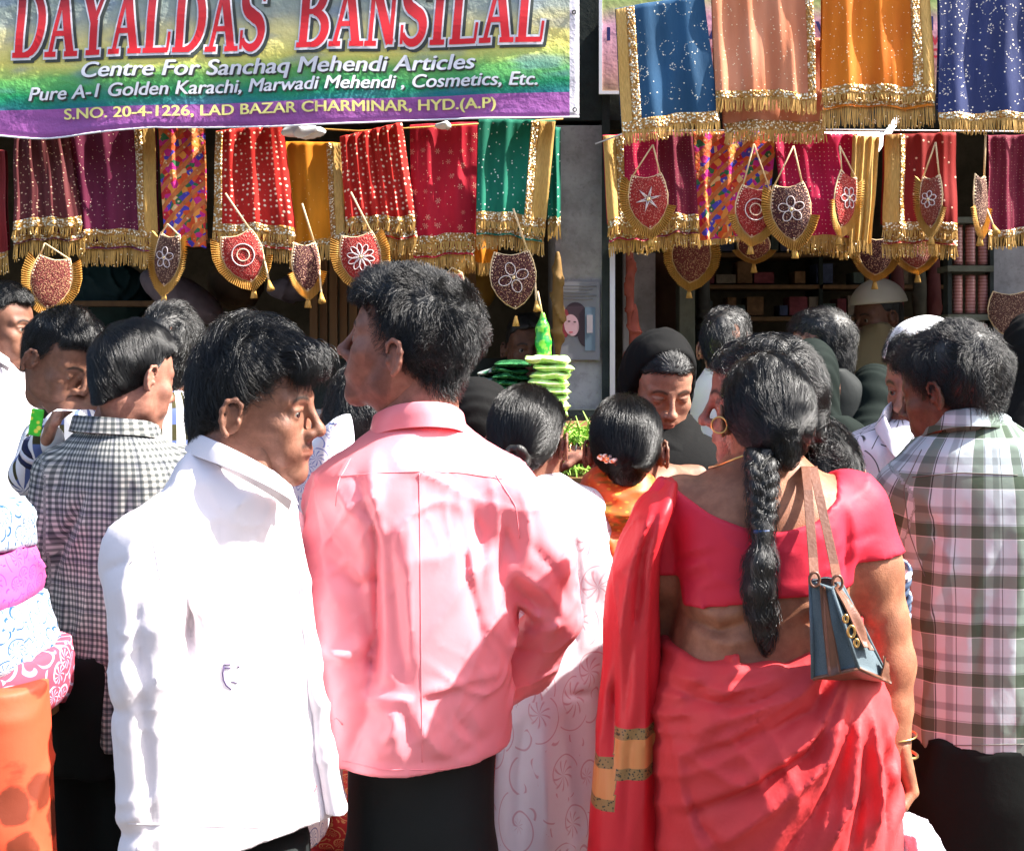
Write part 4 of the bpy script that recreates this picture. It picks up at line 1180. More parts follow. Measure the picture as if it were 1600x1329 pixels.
for k in range(5):
    mb = MB(); c, d = pbox(880, 446 + 5 * k, 932 - (k % 3) * 6, 447.6 + 5 * k, pd - .004, .002); mb.box(c, d); mb.build('printed_line', flat('printed line', (.12, .12, .13), .4), po)

# ================================================================ HANGING CLOTHS
def dots(name, ground, spot=(.85, .68, .42), scale=85, r=.22, rnd=.4, dens=1.0, ground2=None, mot=None, motcol=None):
    m = Mat(name, .75, .3); p = m.attr('pat'); n = m.noise(m.map(p, (8, 3, 1)), 1, 3); v = m.n.new('ShaderNodeTexVoronoi'); v.inputs['Scale'].default_value = scale; v.inputs['Randomness'].default_value = rnd
    m.link(p, v.inputs['Vector']); f = m.step(v.outputs['Distance'], r, r * .55)
    rc = m.xyz(v.outputs['Color']); f = m.math('MULTIPLY', f, m.math('LESS_THAN', rc[0], dens)); g2 = ground2 or tuple(c * .72 for c in ground)
    base = m.mix(m.step(n, .35, .65), g2 + (1,), ground + (1,))
    w = m.noise(m.map(p, (900, 900, 1)), 1, 1); base = m.mix(m.math('MULTIPLY', w, .3), base, tuple(c * .5 for c in ground) + (1,))
    if mot == 'rings':
        q = m.voro(p, 15, rnd=.5); ring = m.math('MULTIPLY', m.step(m.math('ABSOLUTE', m.math('SUBTRACT', q, .36)), .035, .012), m.step(m.voro(p, 170), .45, .25)); f = m.math('MAXIMUM', f, m.math('MULTIPLY', ring, .8))
    if mot == 'stars':
        v3 = m.n.new('ShaderNodeTexVoronoi'); v3.inputs['Scale'].default_value = 24; v3.inputs['Randomness'].default_value = .4; m.link(p, v3.inputs['Vector'])
        rel = m.n.new('ShaderNodeVectorMath'); rel.operation = 'SUBTRACT'; m.link(p, rel.inputs[0]); m.link(v3.outputs['Position'], rel.inputs[1]); q = m.xyz(rel.outputs[0])
        a = m.math('ARCTAN2', q[1], q[0]); st = m.math('MULTIPLY', m.step(m.math('COSINE', m.math('MULTIPLY', a, 6)), .2, .8), m.step(v3.outputs['Distance'], .30, .15)); f = m.math('MAXIMUM', f, m.math('MULTIPLY', st, .75))
    m.color(m.mix(f, base, spot + (1,))); m.setv(m.b.inputs['Roughness'], m.math('SUBTRACT', .8, m.math('MULTIPLY', f, .5)))
    m.bump(m.math('ADD', m.math('MULTIPLY', f, .6), m.noise(m.map(p, (40, 14, 1)), 1, 3)), .35, .004); return m.m
def gold_trim():
    m = Mat('gold sequin trim', .35, .6, Metallic=.35); p = m.attr('pat'); v = m.n.new('ShaderNodeTexVoronoi'); v.inputs['Scale'].default_value = 150; m.link(p, v.inputs['Vector']); rc = m.xyz(v.outputs['Color'])
    f = m.math('MULTIPLY', m.step(v.outputs['Distance'], .6, .3), m.step(rc[0], .22, .5))
    m.color(m.mix(f, m.mix(m.noise(m.map(p, (60, 60, 1)), 1, 2), (.32, .13, .02, 1), (.62, .33, .07, 1)), (1.0, .95, .72, 1)))
    m.bump(m.math('ADD', rc[1], m.math('MULTIPLY', v.outputs['Distance'], -.8)), .9, .006); return m.m
def gold_fringe():
    m = Mat('gold fringe thread', .55, .4, Metallic=.1); o = m.coord(); m.color(m.mix(m.noise(m.map(o, (260, 100, 30)), 1, 2), (.32, .15, .02, 1), (.85, .50, .13, 1))); return m.m
def gold_net():
    m = Mat('gold net edging', .6, .4); p = m.attr('pat'); m.color(m.mix(m.noise(m.map(p, (300, 40, 1)), 1, 3), (.40, .20, .03, 1), (.88, .55, .16, 1))); m.bump(m.noise(m.map(p, (500, 60, 1)), 1, 2), .6, .003); return m.m
TRIM, FRINGE, NET = gold_trim(), gold_fringe(), gold_net()
_gm = Mat('gold beads', .25, .6, Metallic=.5); _gm.color((.95, .70, .38, 1)); BEAD = _gm.m

def patchwork():
    m = Mat('multicoloured mirror patchwork', .7, .3); p = m.attr('pat'); q = m.map(p, (1, 1, 1), (0, 0, .75)); s = m.xyz(q)
    b = band(m, s[1], .045, .5, .34, .05); v = m.n.new('ShaderNodeTexVoronoi'); v.inputs['Scale'].default_value = 48; v.inputs['Randomness'].default_value = .7; m.link(q, v.inputs['Vector']); rc = m.xyz(v.outputs['Color'])
    hue = m.ramp(rc[0], [(0, (.60, .02, .22, 1)), (.2, (.75, .10, .02, 1)), (.4, (.08, .06, .45, 1)), (.55, (.80, .30, .05, 1)), (.7, (.55, .02, .03, 1)), (.82, (.04, .16, .06, 1)), (.92, (.85, .5, .2, 1))], 'CONSTANT')
    g = m.mix(m.noise(m.map(q, (60, 200, 1)), 1, 3), (.42, .07, .02, 1), (.80, .26, .07, 1))
    c = m.mix(b, hue, g); c = m.mix(m.step(v.outputs['Distance'], .22, .12), c, (.85, .62, .35, 1))
    m.color(c); m.bump(m.math('ADD', rc[1], m.noise(m.map(p, (90, 90, 1)), 1, 3)), .6, .006); return m.m
DM = {
 'maroon': dots('maroon sequin net', (.15, .028, .03), (.80, .52, .32), 95, .26, 1, .9), 'plum': dots('plum sequin net', (.19, .018, .06), (.75, .50, .38), 95, .22, 1, .8),
 'reddot': dots('red bandhani cloth', (.60, .020, .012), (.95, .72, .50), 62, .30, .35), 'orange': dots('orange silk cloth', (.80, .27, .008), (.95, .6, .2), 70, .14, 1, .4),
 'crimson': dots('crimson star cloth', (.60, .012, .035), (.95, .55, .35), 75, .16, 1, .6, mot='stars'), 'green': dots('green sequin cloth', (.008, .20, .12), (.85, .95, .85), 70, .22, 1, .7),
 'blue': dots('blue ringed cloth', (.022, .095, .20), (.85, .82, .66), 60, .16, 1, .6, mot='rings'), 'peach': dots('peach net', (.72, .30, .17), (.98, .85, .55), 85, .18, 1, .8, ground2=(.62, .20, .09)),
 'tangerine': dots('tangerine net', (.78, .22, .012), (.98, .78, .45), 85, .18, 1, .8, ground2=(.66, .15, .008)), 'navy': dots('navy sequin cloth', (.035, .050, .16), (.92, .84, .70), 70, .22, 1, .75, mot='rings'),
 'magenta': dots('magenta dotted cloth', (.62, .012, .07), (.90, .42, .30), 105, .17, .2), 'wine': dots('wine dotted cloth', (.24, .016, .045), (.60, .32, .22), 105, .15, .2),
 'pinkdot': dots('hot pink dotted cloth', (.62, .010, .075), (.90, .50, .42), 70, .17, .2), 'brick': dots('brick red dotted cloth', (.34, .018, .014), (.95, .60, .42), 44, .20, .5),
 'patch': patchwork(), 'edge': dots('red edge cloth', (.30, .03, .03), (.7, .5, .3), 60, .15, 1, .5),
}
GRP = 'sequinned dupattas hung along the shop fronts'
def dupatta(q, D, mat, label, left=0, right=0, bottom=0, net=0, netside='l', fringe=14, pleats=3, amp=.008, seed=0, back=True, beads=True, tier=0):
    """q: TL, TR, BR, BL in pixels; cloth folded over a line, front and back leaf; trims and fringe as parts"""
    rr = np.random.RandomState(seed + 100); ph = rr.rand() * 6; q = [np.array(a, float) for a in q]
    Wm = np.linalg.norm(q[1] - q[0]) / FPX * D; Hm = np.linalg.norm(q[3] - q[0]) / FPX * D; k2 = rr.rand(4) * 3
    def pos(u, v, off=0):
        p = (q[0] * (1 - u) + q[1] * u) * (1 - v) + (q[3] * (1 - u) + q[2] * u) * v
        p = p + np.array([0, 2.2 * math.sin(u * 7 + k2[0]) * v + 1.2 * math.sin(u * 17 + k2[1]) * v])
        w = W(p[0], p[1], D); am = amp * (.45 + .55 * v)
        w[1] += am * math.sin(2 * PI * pleats * u + ph + .8 * math.sin(v * 3 + k2[2])) + .4 * am * math.sin(2 * PI * pleats * 2.3 * u + 2 * ph) + .004 * math.sin(v * 9 + u * 4 + k2[3]) - off
        return w
    root = empty('dupatta', W((q[0][0] + q[1][0]) / 2, q[0][1], D), label, 'dupatta', GRP)
    nu, nv = 44, 30; vs, fs, pt = [], [], []
    rows = [(v, 0.0) for v in np.linspace(1, 0, nv + 1)] + [(-.012, .010)] + [(v, .022) for v in np.linspace(0, .93, 10)]
    for v, bk in rows:
        for i in range(nu + 1):
            u = i / nu; w = pos(u, v, -bk); vs.append(w); pt.append((u * Wm, v * Hm, bk * 9))
    for j in range(len(rows) - 1):
        for i in range(nu): a = j * (nu + 1) + i; fs.append((a, a + 1, a + nu + 2, a + nu + 1))
    mesh_ob('cloth', vs, fs, mat, root, True, {'pat': pt})
    def strip(u0, u1, v0, v1, mt, name, off=.003, nu=10, nv=40, ruff=.0012, f=60):
        vs, pt = [], []
        for j in range(nv + 1):
            for i in range(nu + 1):
                u = u0 + (u1 - u0) * i / nu; v = v0 + (v1 - v0) * j / nv; edge = .0 if i in (0, nu) or j in (0, nv) else 1
                p = pos(u, v, off * (.2 + .8 * edge) + ruff * math.sin(u * Wm * f * 9 + v * Hm * f * 7) * edge); vs.append(p); pt.append((u * Wm, v * Hm, 0))
        fs = [(j * (nu + 1) + i, j * (nu + 1) + i + 1, (j + 1) * (nu + 1) + i + 1, (j + 1) * (nu + 1) + i) for j in range(nv) for i in range(nu)]
        return mesh_ob(name, vs, fs, mt, root, True, {'pat': pt})
    wp = np.linalg.norm(q[1] - q[0]); hp = np.linalg.norm(q[3] - q[0])
    nt = net / wp
    if left:
        a = nt if (net and netside == 'l') else 0
        if a: strip(0, a, 0, 1.0, NET, 'net_edging', .0035)
        strip(a, a + left / wp, 0, 1, TRIM, 'trim', .005)
    if right:
        a = nt if (net and netside == 'r') else 0
        if a: strip(1 - a, 1, 0, 1.0, NET, 'net_edging', .0035)
        strip(1 - a - right / wp, 1 - a, 0, 1, TRIM, 'trim', .005)
    if bottom: strip(0, 1, 1 - bottom / hp, 1, TRIM, 'trim', .0055, 40, 8)
    vb = 1.0
    if tier:
        vb = 1 + tier / hp; strip(.01, .99, .86, vb, mat, 'under_leaf', -.013, 30, 8); strip(.01, .99, vb - 11 / hp, vb, TRIM, 'trim', -.009, 30, 6)
    for vf, fringe, dyf in (([(1.0, min(fringe, 12), .003), (vb, fringe * .8, -.012)] if tier else [(1.0, fringe, .003)]) if fringe else []):
        mb = MB(); n = int(wp * .85); vs, fs = [], []
        for k in range(n):
            u = (k + .5) / n + rr.normal() * .002; a = pos(min(max(u, 0), 1), vf, dyf); L = fringe / FPX * D * (.82 + .3 * rr.rand()); w = .0011 + .0008 * rr.rand(); sx = rr.normal() * .004; sy = rr.normal() * .003
            b = len(vs); vs += [a + (-w, 0, .002), a + (w, 0, .002), a + (w + sx * .5, sy, -L * .55), a + (-w + sx * .5, sy, -L * .55), a + (w * .8 + sx, sy * 1.4, -L), a + (-w * .8 + sx, sy * 1.4, -L)]
            fs += [(b, b + 3, b + 2, b + 1), (b + 3, b + 5, b + 4, b + 2)]
        fr = mesh_ob('fringe', vs, fs, FRINGE, root, False); fr['kind'] = 'stuff'
        if beads:
            mb = MB()
            for k in range(int(wp / 5.5)):
                u = rr.rand(); a = pos(u, vf, dyf + .001); mb.ball(a + (0, 0, -fringe / FPX * D * (.35 + .7 * rr.rand())), .0024 + .001 * rr.rand(), 6, 4)
            bd = mb.build('fringe_beads', BEAD, root, True); bd['kind'] = 'stuff'
    return root
# left row
dupatta([(-60, 232), (8, 236), (12, 400), (-60, 405)], 4.28, DM['edge'], 'red cloth cut off by the left edge of the row', bottom=10, fringe=24, seed=1)
dupatta([(22, 205), (105, 200), (128, 352), (20, 360)], 4.26, DM['maroon'], 'dark maroon sequinned dupatta, first whole one from the left', left=0, net=14, bottom=16, fringe=30, seed=2, pleats=4, tier=20)
dupatta([(100, 200), (242, 196), (246, 372), (118, 366)], 4.30, DM['plum'], 'plum sequinned dupatta with a broad gold edge down its right side', right=12, net=20, netside='r', bottom=10, fringe=32, seed=3, tier=20)
dupatta([(246, 195), (318, 195), (322, 385), (256, 390)], 4.27, DM['patch'], 'narrow multicoloured mirror patchwork cloth beside the red dotted one', fringe=0, seed=4, pleats=2)
dupatta([(336, 205), (440, 194), (462, 368), (332, 362)], 4.25, DM['reddot'], 'bright red dotted dupatta with gold left edge', left=12, bottom=14, fringe=26, seed=5, pleats=3, tier=20)
dupatta([(446, 222), (533, 224), (540, 372), (452, 398)], 4.29, DM['orange'], 'plain orange silk dupatta with a gold right edge', right=9, net=14, netside='r', bottom=12, fringe=22, seed=6, pleats=2)
dupatta([(530, 214), (628, 192), (650, 348), (540, 352)], 4.25, DM['reddot'], 'red dotted dupatta hanging in narrow pleats left of the crimson one', bottom=12, fringe=28, seed=7, pleats=6, amp=.011, tier=20)
dupatta([(640, 196), (746, 192), (742, 378), (644, 382)], 4.28, DM['crimson'], 'crimson dupatta with small star motifs', bottom=14, fringe=26, seed=8, pleats=2, tier=20)
dupatta([(748, 186), (868, 190), (852, 356), (744, 344)], 4.24, DM['green'], 'deep green sequinned dupatta with gold right edge', right=12, net=26, netside='r', bottom=16, fringe=26, seed=9, pleats=3, tier=20)
dupatta([(855, 200), (876, 200), (876, 350), (856, 352)], 4.34, DM['green'], 'narrow green cloth end behind the green dupatta', bottom=12, fringe=22, seed=10, pleats=1, beads=False)
dupatta([(700, 350), (780, 350), (776, 410), (704, 412)], 4.36, DM['orange'], 'ochre cloth end showing below the crimson dupatta', fringe=18, seed=12, pleats=2, beads=False)
dupatta([(575, 340), (660, 340), (660, 385), (580, 388)], 4.33, DM['maroon'], 'maroon cloth end showing below the pleated red dupatta', bottom=10, fringe=22, seed=13, pleats=2)
# right upper row
dupatta([(962, 14), (1100, -8), (1125, 190), (972, 206)], 4.05, DM['blue'], 'blue dupatta with ringed sequin pattern in the upper right row', left=13, net=16, bottom=18, fringe=18, seed=21, pleats=2, amp=.006)
dupatta([(1128, 60), (1292, 60), (1290, 204), (1132, 206)], 4.12, DM['peach'], 'lower leaf of peach cloth showing under the peach dupatta', bottom=16, fringe=18, seed=22, pleats=2)
dupatta([(1110, -60), (1268, -60), (1276, 156), (1118, 152)], 4.05, DM['peach'], 'peach net dupatta with soft folds in the upper right row', right=12, bottom=12, fringe=20, seed=23, pleats=3, beads=False)
dupatta([(1286, -60), (1452, -60), (1462, 146), (1284, 150)], 4.06, DM['tangerine'], 'tangerine net dupatta in the upper right row', right=14, net=18, netside='r', bottom=15, fringe=38, seed=24, pleats=3, tier=20)
dupatta([(1468, -60), (1640, -60), (1640, 190), (1466, 186)], 4.05, DM['navy'], 'navy sequinned dupatta cut by the right edge of the photo', bottom=12, fringe=20, seed=25, pleats=2, beads=False)
# right lower row
dupatta([(942, 212), (1026, 208), (1026, 352), (950, 358)], 4.22, DM['magenta'], 'magenta finely dotted dupatta with broad gold left edge', left=12, net=20, bottom=16, fringe=26, seed=31, pleats=2, tier=20)
dupatta([(1020, 208), (1082, 208), (1092, 344), (1022, 350)], 4.24, DM['wine'], 'wine red finely dotted cloth between magenta and patchwork', bottom=12, fringe=26, seed=32, pleats=2, tier=20)
dupatta([(1084, 205), (1215, 205), (1195, 372), (1090, 374)], 4.26, DM['patch'], 'wide multicoloured mirror patchwork cloth in the lower right row', fringe=8, seed=33, pleats=3)
dupatta([(1210, 210), (1340, 210), (1352, 372), (1228, 368)], 4.24, DM['pinkdot'], 'hot pink dotted dupatta in the lower right row', bottom=0, fringe=22, seed=34, pleats=3, net=0)
dupatta([(1335, 212), (1375, 215), (1362, 380), (1326, 376)], 4.20, NET, 'folded gold net edge hanging right of the hot pink dupatta', fringe=16, seed=35, pleats=3, beads=False)
dupatta([(1384, 210), (1494, 208), (1498, 362), (1380, 358)], 4.22, DM['brick'], 'brick red dupatta with scattered pale dots', left=9, net=22, bottom=14, fringe=26, seed=36, pleats=3, tier=20)
dupatta([(1545, 212), (1640, 212), (1640, 368), (1542, 370)], 4.24, DM['wine'], 'wine red cloth at the right edge of the lower row', bottom=12, fringe=18, seed=37, pleats=3)
dupatta([(1226, 352), (1345, 356), (1340, 384), (1236, 380)], 4.28, TRIM, 'gold trimmed under-layer below the hot pink dupatta', fringe=18, seed=38, pleats=2)
mb = MB(); mb.tube([W(-40, 200, 4.27), W(300, 190, 4.27), W(560, 205, 4.27), W(880, 186, 4.27)], .003, 5); tag(mb.build('hanging_rope', FRINGE, None, True), 'thin rope carrying the left row of dupattas', 'rope')
mb = MB(); mb.tube([W(930, 225, 4.2), W(985, 205, 4.2), W(1300, 203, 4.23), W(1650, 206, 4.23)], .003, 5); tag(mb.build('hanging_rope', M_STRIP, None, True), 'pale rope carrying the lower right row of dupattas', 'rope')

# tube lights above the right shop
def tube_light(a, b, label):
    m = Mat('lit tube', .5); m.b.inputs['Emission Color'].default_value = (1, 1, 1, 1); m.b.inputs['Emission Strength'].default_value = 2.2; m.color((.9, .9, .9, 1))
    mb = MB(); A, B = np.array(a), np.array(b); mb.tube([A, A + (B - A) * .5, B], .011, 12); o = mb.build('tube_light', m.m, None, True); tag(o, label, 'tube light')
    mb = MB(); mb.tube([A - (B - A) * .05, A], .013, 12); mb.build('end_cap', M_STRIP, o, True); mb = MB(); mb.tube([B, B + (B - A) * .05], .013, 12); mb.build('end_cap', M_STRIP, o, True)
tube_light(W(1284, 211, 4.4), W(1374, 211, 4.4), 'lit tube light hanging level above the hot pink dupatta')
tube_light(W(1365, 240, 4.36), W(1402, 186, 4.36), 'lit tube light slanting beside the brick red dupatta')
# crumpled white polythene above the orange silk
def crumple(px, py, rx, ry, D, seed, label):
    F = Field(W(px - rx * 1.6, py + ry * 1.8, D) - .05, W(px + rx * 1.6, py - ry * 1.8, D) + .05, .0045); F.ell(W(px, py, D), (rx / FPX * D, .03, ry / FPX * D), 0)
    N = Noise3(seed, 8, 90); F.apply(lambda x, y, z, d: d - .007 * (.6 - np.abs(N(x, y, z))), band=.05); V, Q = F.mesh()
    m = Mat('white polythene', .25, .6); m.color((.82, .86, .86, 1)); o = mesh_ob('plastic_bag', V, Q, m.m); tag(o, label, 'plastic bag')
crumple(474, 206, 34, 11, 4.2, 3, 'crumpled white plastic bag tucked above the orange silk dupatta')
crumple(692, 196, 12, 6, 4.2, 5, 'scrap of white plastic tucked above the crimson dupatta')

# ================================================================ BEADED POUCHES
M_SILV = flat('silver thread', (.72, .60, .58), .35); M_PBEAD = flat('cream beads', (.85, .62, .45), .3); M_CORD = flat('cream cord', (.80, .58, .32), .6)
def pouch_mat(name, c, c2):
    m = Mat(name, .7, .3); p = m.attr('pat'); v = m.voro(p, 230); n = m.noise(m.map(p, (200, 60, 1), (0, 0, .6)), 1, 3); m.color(m.mix(m.step(v, .4, .15), m.mix(n, tuple(a * .5 for a in c) + (1,), c + (1,)), c2 + (1,))); m.bump(m.math('ADD', v, n), .8, .004); return m.m
PM = {'red': pouch_mat('red beaded velvet', (.42, .02, .015), (.75, .30, .22)), 'dark': pouch_mat('dark beaded velvet', (.085, .016, .016), (.75, .42, .25)), 'rust': pouch_mat('rust beaded velvet', (.30, .05, .03), (.55, .30, .2)), 'grey': pouch_mat('grey beaded velvet', (.13, .05, .035), (.70, .45, .28)), 'brown': pouch_mat('brown beaded velvet', (.20, .035, .025), (.72, .42, .20))}
def pouch(px, py, w, h, D, mat, label, roll=0, yaw=0, flower='petals', npet=5, hang=None, tail=None, ruff='full', dim=False, beads=True):
    root = empty('beaded_pouch', W(px, py, D), label, 'pouch', 'beaded drawstring pouches hung below the dupattas')
    w *= 1.08; h *= 1.04; sx, sz = w / 2 / FPX * D, h / 2 / FPX * D
    half = [(-.74, .86), (-.90, .55), (-1.0, .15), (-.94, -.22), (-.72, -.55), (-.40, -.82), (0, -1.0)]
    top = [(-.74, .86), (-.36, .76), (0, .72), (.36, .76), (.74, .86)]
    out = half + [(-x, z) for x, z in half[-2:0:-1]] + [(.74, .86), (.36, .76), (0, .72), (-.36, .76)]
    O = np.array(out); t = np.linspace(0, len(O), 48, endpoint=False); Ox = np.append(O[:, 0], O[0, 0]); Oz = np.append(O[:, 1], O[0, 1]); O = np.stack([np.interp(t, range(len(Ox)), Ox), np.interp(t, range(len(Oz)), Oz)], 1)
    Rm = np.array(Matrix.Rotation(math.radians(yaw), 3, 'Z') @ Matrix.Rotation(math.radians(roll), 3, 'Y')); c0 = W(px, py, D); th = .016
    def T(x, z, y=0): return c0 + Rm @ np.array([x * sx, y, z * sz])
    def front(x, z, off=0):  # bulging front surface height
        r = min(1, math.sqrt(x * x + z * z)); return T(x, z, -th * math.sqrt(max(0, 1 - r ** 2.4)) - off)
    vs, fs, pt = [], [], []; nr = 7; n = len(O)
    for side in (-1, 1):
        b = len(vs)
        for j in range(nr + 1):
            s = j / nr
            for k in range(n):
                x, z = O[k] * s; p = front(x, z) if side < 0 else T(x, z, th * .6 * math.sqrt(max(0, 1 - s ** 2.4))); vs.append(p); pt.append((x * sx, z * sz, side))
        for j in range(nr):
            for k in range(n):
                a = b + j * n + k; e = b + j * n + (k + 1) % n; f = (a, e, e + n, a + n); fs.append(f if side < 0 else f[::-1])
    mesh_ob('pouch_body', vs, fs, PM[mat], root, True, {'pat': pt})
    def curve(pts, r, mt, name, closed=False): mb = MB(); mb.tube(pts, r, 6, closed); return mb.build(name, mt, root, True)
    if flower == 'petals':
        for k in range(npet):
            a = 2 * PI * k / npet + .3; ca, sa = math.cos(a), math.sin(a); L, wd = .56, (.21 if npet < 7 else .13); pts = []
            for i in range(16):
                b = 2 * PI * i / 16; lx = .12 + L * (.5 - .5 * math.cos(b)); ly = wd * math.sin(b); x = lx * ca - ly * sa; z = (lx * sa + ly * ca) * sx / sz; pts.append(front(x, z, .0018))
            curve(pts, .0016, M_SILV, 'embroidered_petal', True)
        mb = MB(); mb.ball(front(0, 0, .001), .006, 8, 5); mb.build('centre_bead', BEAD, root, True)
    elif flower == 'star':
        for k in range(6):
            a = 2 * PI * k / 6 + .2; da = .42
            pts = [front(.12 * math.cos(a - da), .12 * math.sin(a - da) * sx / sz, .0018), front(.66 * math.cos(a), .66 * math.sin(a) * sx / sz, .0018), front(.12 * math.cos(a + da), .12 * math.sin(a + da) * sx / sz, .0018)]
            curve([pts[0], (pts[0] + pts[1]) / 2 + 0, pts[1], (pts[1] + pts[2]) / 2, pts[2]], .0018, M_SILV, 'embroidered_ray')
        mb = MB(); mb.ball(front(0, 0, .001), .007, 8, 5); mb.build('centre_bead', BEAD, root, True)
    elif flower == 'ring':
        for rr_ in (.30, .55): curve([front(rr_ * math.cos(a), rr_ * math.sin(a) * sx / sz, .0018) for a in np.linspace(0, 2 * PI, 24, endpoint=False)], .0018, M_SILV if rr_ > .5 else M_PBEAD, 'embroidered_ring', True)
    if beads:
        mb = MB(); sel = [k for k in range(0, n, 1)]
        for k in sel: mb.ball(T(O[k][0] * .93, O[k][1] * .93, -.004), .0030, 6, 4)
        bb = mb.build('bead_edge', M_PBEAD, root, True); bb['kind'] = 'stuff'
    curve([T(x * 1.01, z * 1.01, 0) for x, z in O], .0026, M_CORD, 'piping', True)
    if ruff:
        vs, fs = [], []; rng_ = [k for k in range(n) if (O[k][1] < .70) and (ruff == 'full' or O[k][1] < -.1 or (ruff == 'left' and O[k][0] < 0) or (ruff == 'right' and O[k][0] > 0))]
        rng_.sort(key=lambda k: (math.atan2(O[k][0], -O[k][1]))); m_ = len(rng_); dense = 4
        for i in range((m_ - 1) * dense + 1):
            f = i / dense; a = rng_[min(int(f), m_ - 1)]; b = rng_[min(int(f) + 1, m_ - 1)]; q_ = O[a] * (1 - f % 1) + O[b] * (f % 1); zz = .006 * (1 if i % 2 else -1)
            vs += [T(q_[0] * 1.0, q_[1] * 1.0, zz * .3), T(q_[0] * 1.22, q_[1] * 1.18, zz - .004), T(q_[0] * 1.50, q_[1] * 1.38, zz * 1.5 - .006)]
        for i in range(len(vs) // 3 - 1):
            for j in (0, 1): fs.append((3 * i + j, 3 * i + 3 + j, 3 * i + 4 + j, 3 * i + 1 + j))
        o = mesh_ob('ruffle', vs, fs, NET, root, False, {'pat': [tuple(v) for v in vs]})
    tl, tr = T(-.70, .86), T(.70, .86)
    if hang is not None:
        hp = W(hang[0], hang[1], D - .02)
        if tail is not None:
            curve([hp, tr + (hp - tr) * .5, tr], .0032, M_CORD, 'cord'); e = W(tail[0], tail[1], D - .02); s0 = T(.95, -.2); curve([s0, e], .0032, M_CORD, 'cord')
            mb = MB(); d_ = e - s0; d_ /= np.linalg.norm(d_); mb.tube([e, e + d_ * .018, e + d_ * .034], [.004, .008, .013], 10); mb.build('tassel', FRINGE, root, True)
        else: curve([hp, tl], .0026, M_CORD, 'cord'); curve([hp, tr], .0026, M_CORD, 'cord')
    mb = MB(); e = T(0, -1.24); mb.tube([e, e + (0, 0, -.015), e + (0, 0, -.034)], [.004, .008, .012], 10); mb.build('tassel', FRINGE, root, True)
    return root
PD = 4.12
pouch(80, 438, 56, 84, PD, 'brown', 'brown beaded pouch with gold ruffle below the maroon dupatta at the far left', 8, 20, None, hang=(70, 380))
pouch(262, 403, 46, 84, PD, 'grey', 'dark pouch with a silver looped flower below the patchwork cloth on the left', 8, -25, 'petals', 5, hang=(262, 350))
pouch(380, 399, 58, 82, PD, 'red', 'red beaded pouch with ringed centre below the bright red dupatta', -18, 10, 'ring', hang=(352, 302), tail=(420, 438), ruff='left')
pouch(478, 414, 44, 78, PD, 'dark', 'dark narrow pouch hanging in front of the orange silk', -4, 35, None, hang=(472, 318), tail=(502, 458), ruff='low')
pouch(564, 402, 58, 84, PD, 'red', 'red pouch with a ten petal silver flower and thick gold ruffle', -10, 5, 'petals', 10, hang=(548, 300), tail=(612, 440), ruff='full')
pouch(802, 434, 66, 92, PD, 'dark', 'dark beaded pouch with four big petals in front of the wooden slats', -4, 4, 'petals', 4, hang=(802, 326), tail=(838, 470), ruff=None)
pouch(710, 448, 30, 50, 4.3, 'rust', 'small rust pouch half hidden above the pink shirt man\'s hair', 0, 20, None, hang=(706, 418), ruff='low')
pouch(1013, 312, 56, 88, PD - .02, 'red', 'red pouch with a six pointed silver star over the magenta dupatta', -4, -5, 'star', hang=(1020, 226), ruff='left')
pouch(1178, 328, 56, 82, PD - .02, 'red', 'red pouch with a round silver rosette over the patchwork cloth', 6, 8, 'ring', hang=(1178, 225), ruff='low')
pouch(1236, 328, 56, 92, PD - .06, 'dark', 'dark pouch with pink flower and wide gold ruffle next to the hot pink cloth', -6, -8, 'petals', 5, hang=(1240, 228), ruff='left')
pouch(1320, 310, 48, 90, PD - .02, 'red', 'red pouch with silver petals turned edgeways over the hot pink cloth', 14, 38, 'petals', 6, hang=(1312, 228), ruff='right')
pouch(1455, 312, 36, 84, PD - .02, 'rust', 'rust pouch seen nearly side-on over the brick red dupatta', 0, -50, 'petals', 6, hang=(1462, 222), ruff='left')
pouch(1531, 312, 40, 86, PD - .02, 'grey', 'brown gold-flecked pouch turned sideways near the right edge', 0, 45, None, hang=(1540, 210), tail=(1552, 352), ruff='low')
pouch(1080, 402, 58, 76, 4.5, 'brown', 'dim brown pouch below the wine red cloth', 4, 10, None, ruff='full', beads=False)
pouch(1178, 385, 46, 40, 4.5, 'brown', 'dim pouch tip showing under the patchwork cloth on the right', 0, 0, None, ruff='low', beads=False)
pouch(1368, 398, 48, 60, 4.45, 'dark', 'dim black pouch with gold edge in the doorway gap', 2, 0, None, ruff='full', beads=False)
pouch(1430, 390, 50, 56, 4.45, 'rust', 'dim rust pouch below the brick red dupatta', -6, 0, None, ruff='full', beads=False)
pouch(1576, 488, 60, 72, 4.7, 'grey', 'brown flecked heart shaped pouch on the pale wall at the right edge', 0, 0, None, ruff=None, beads=False)

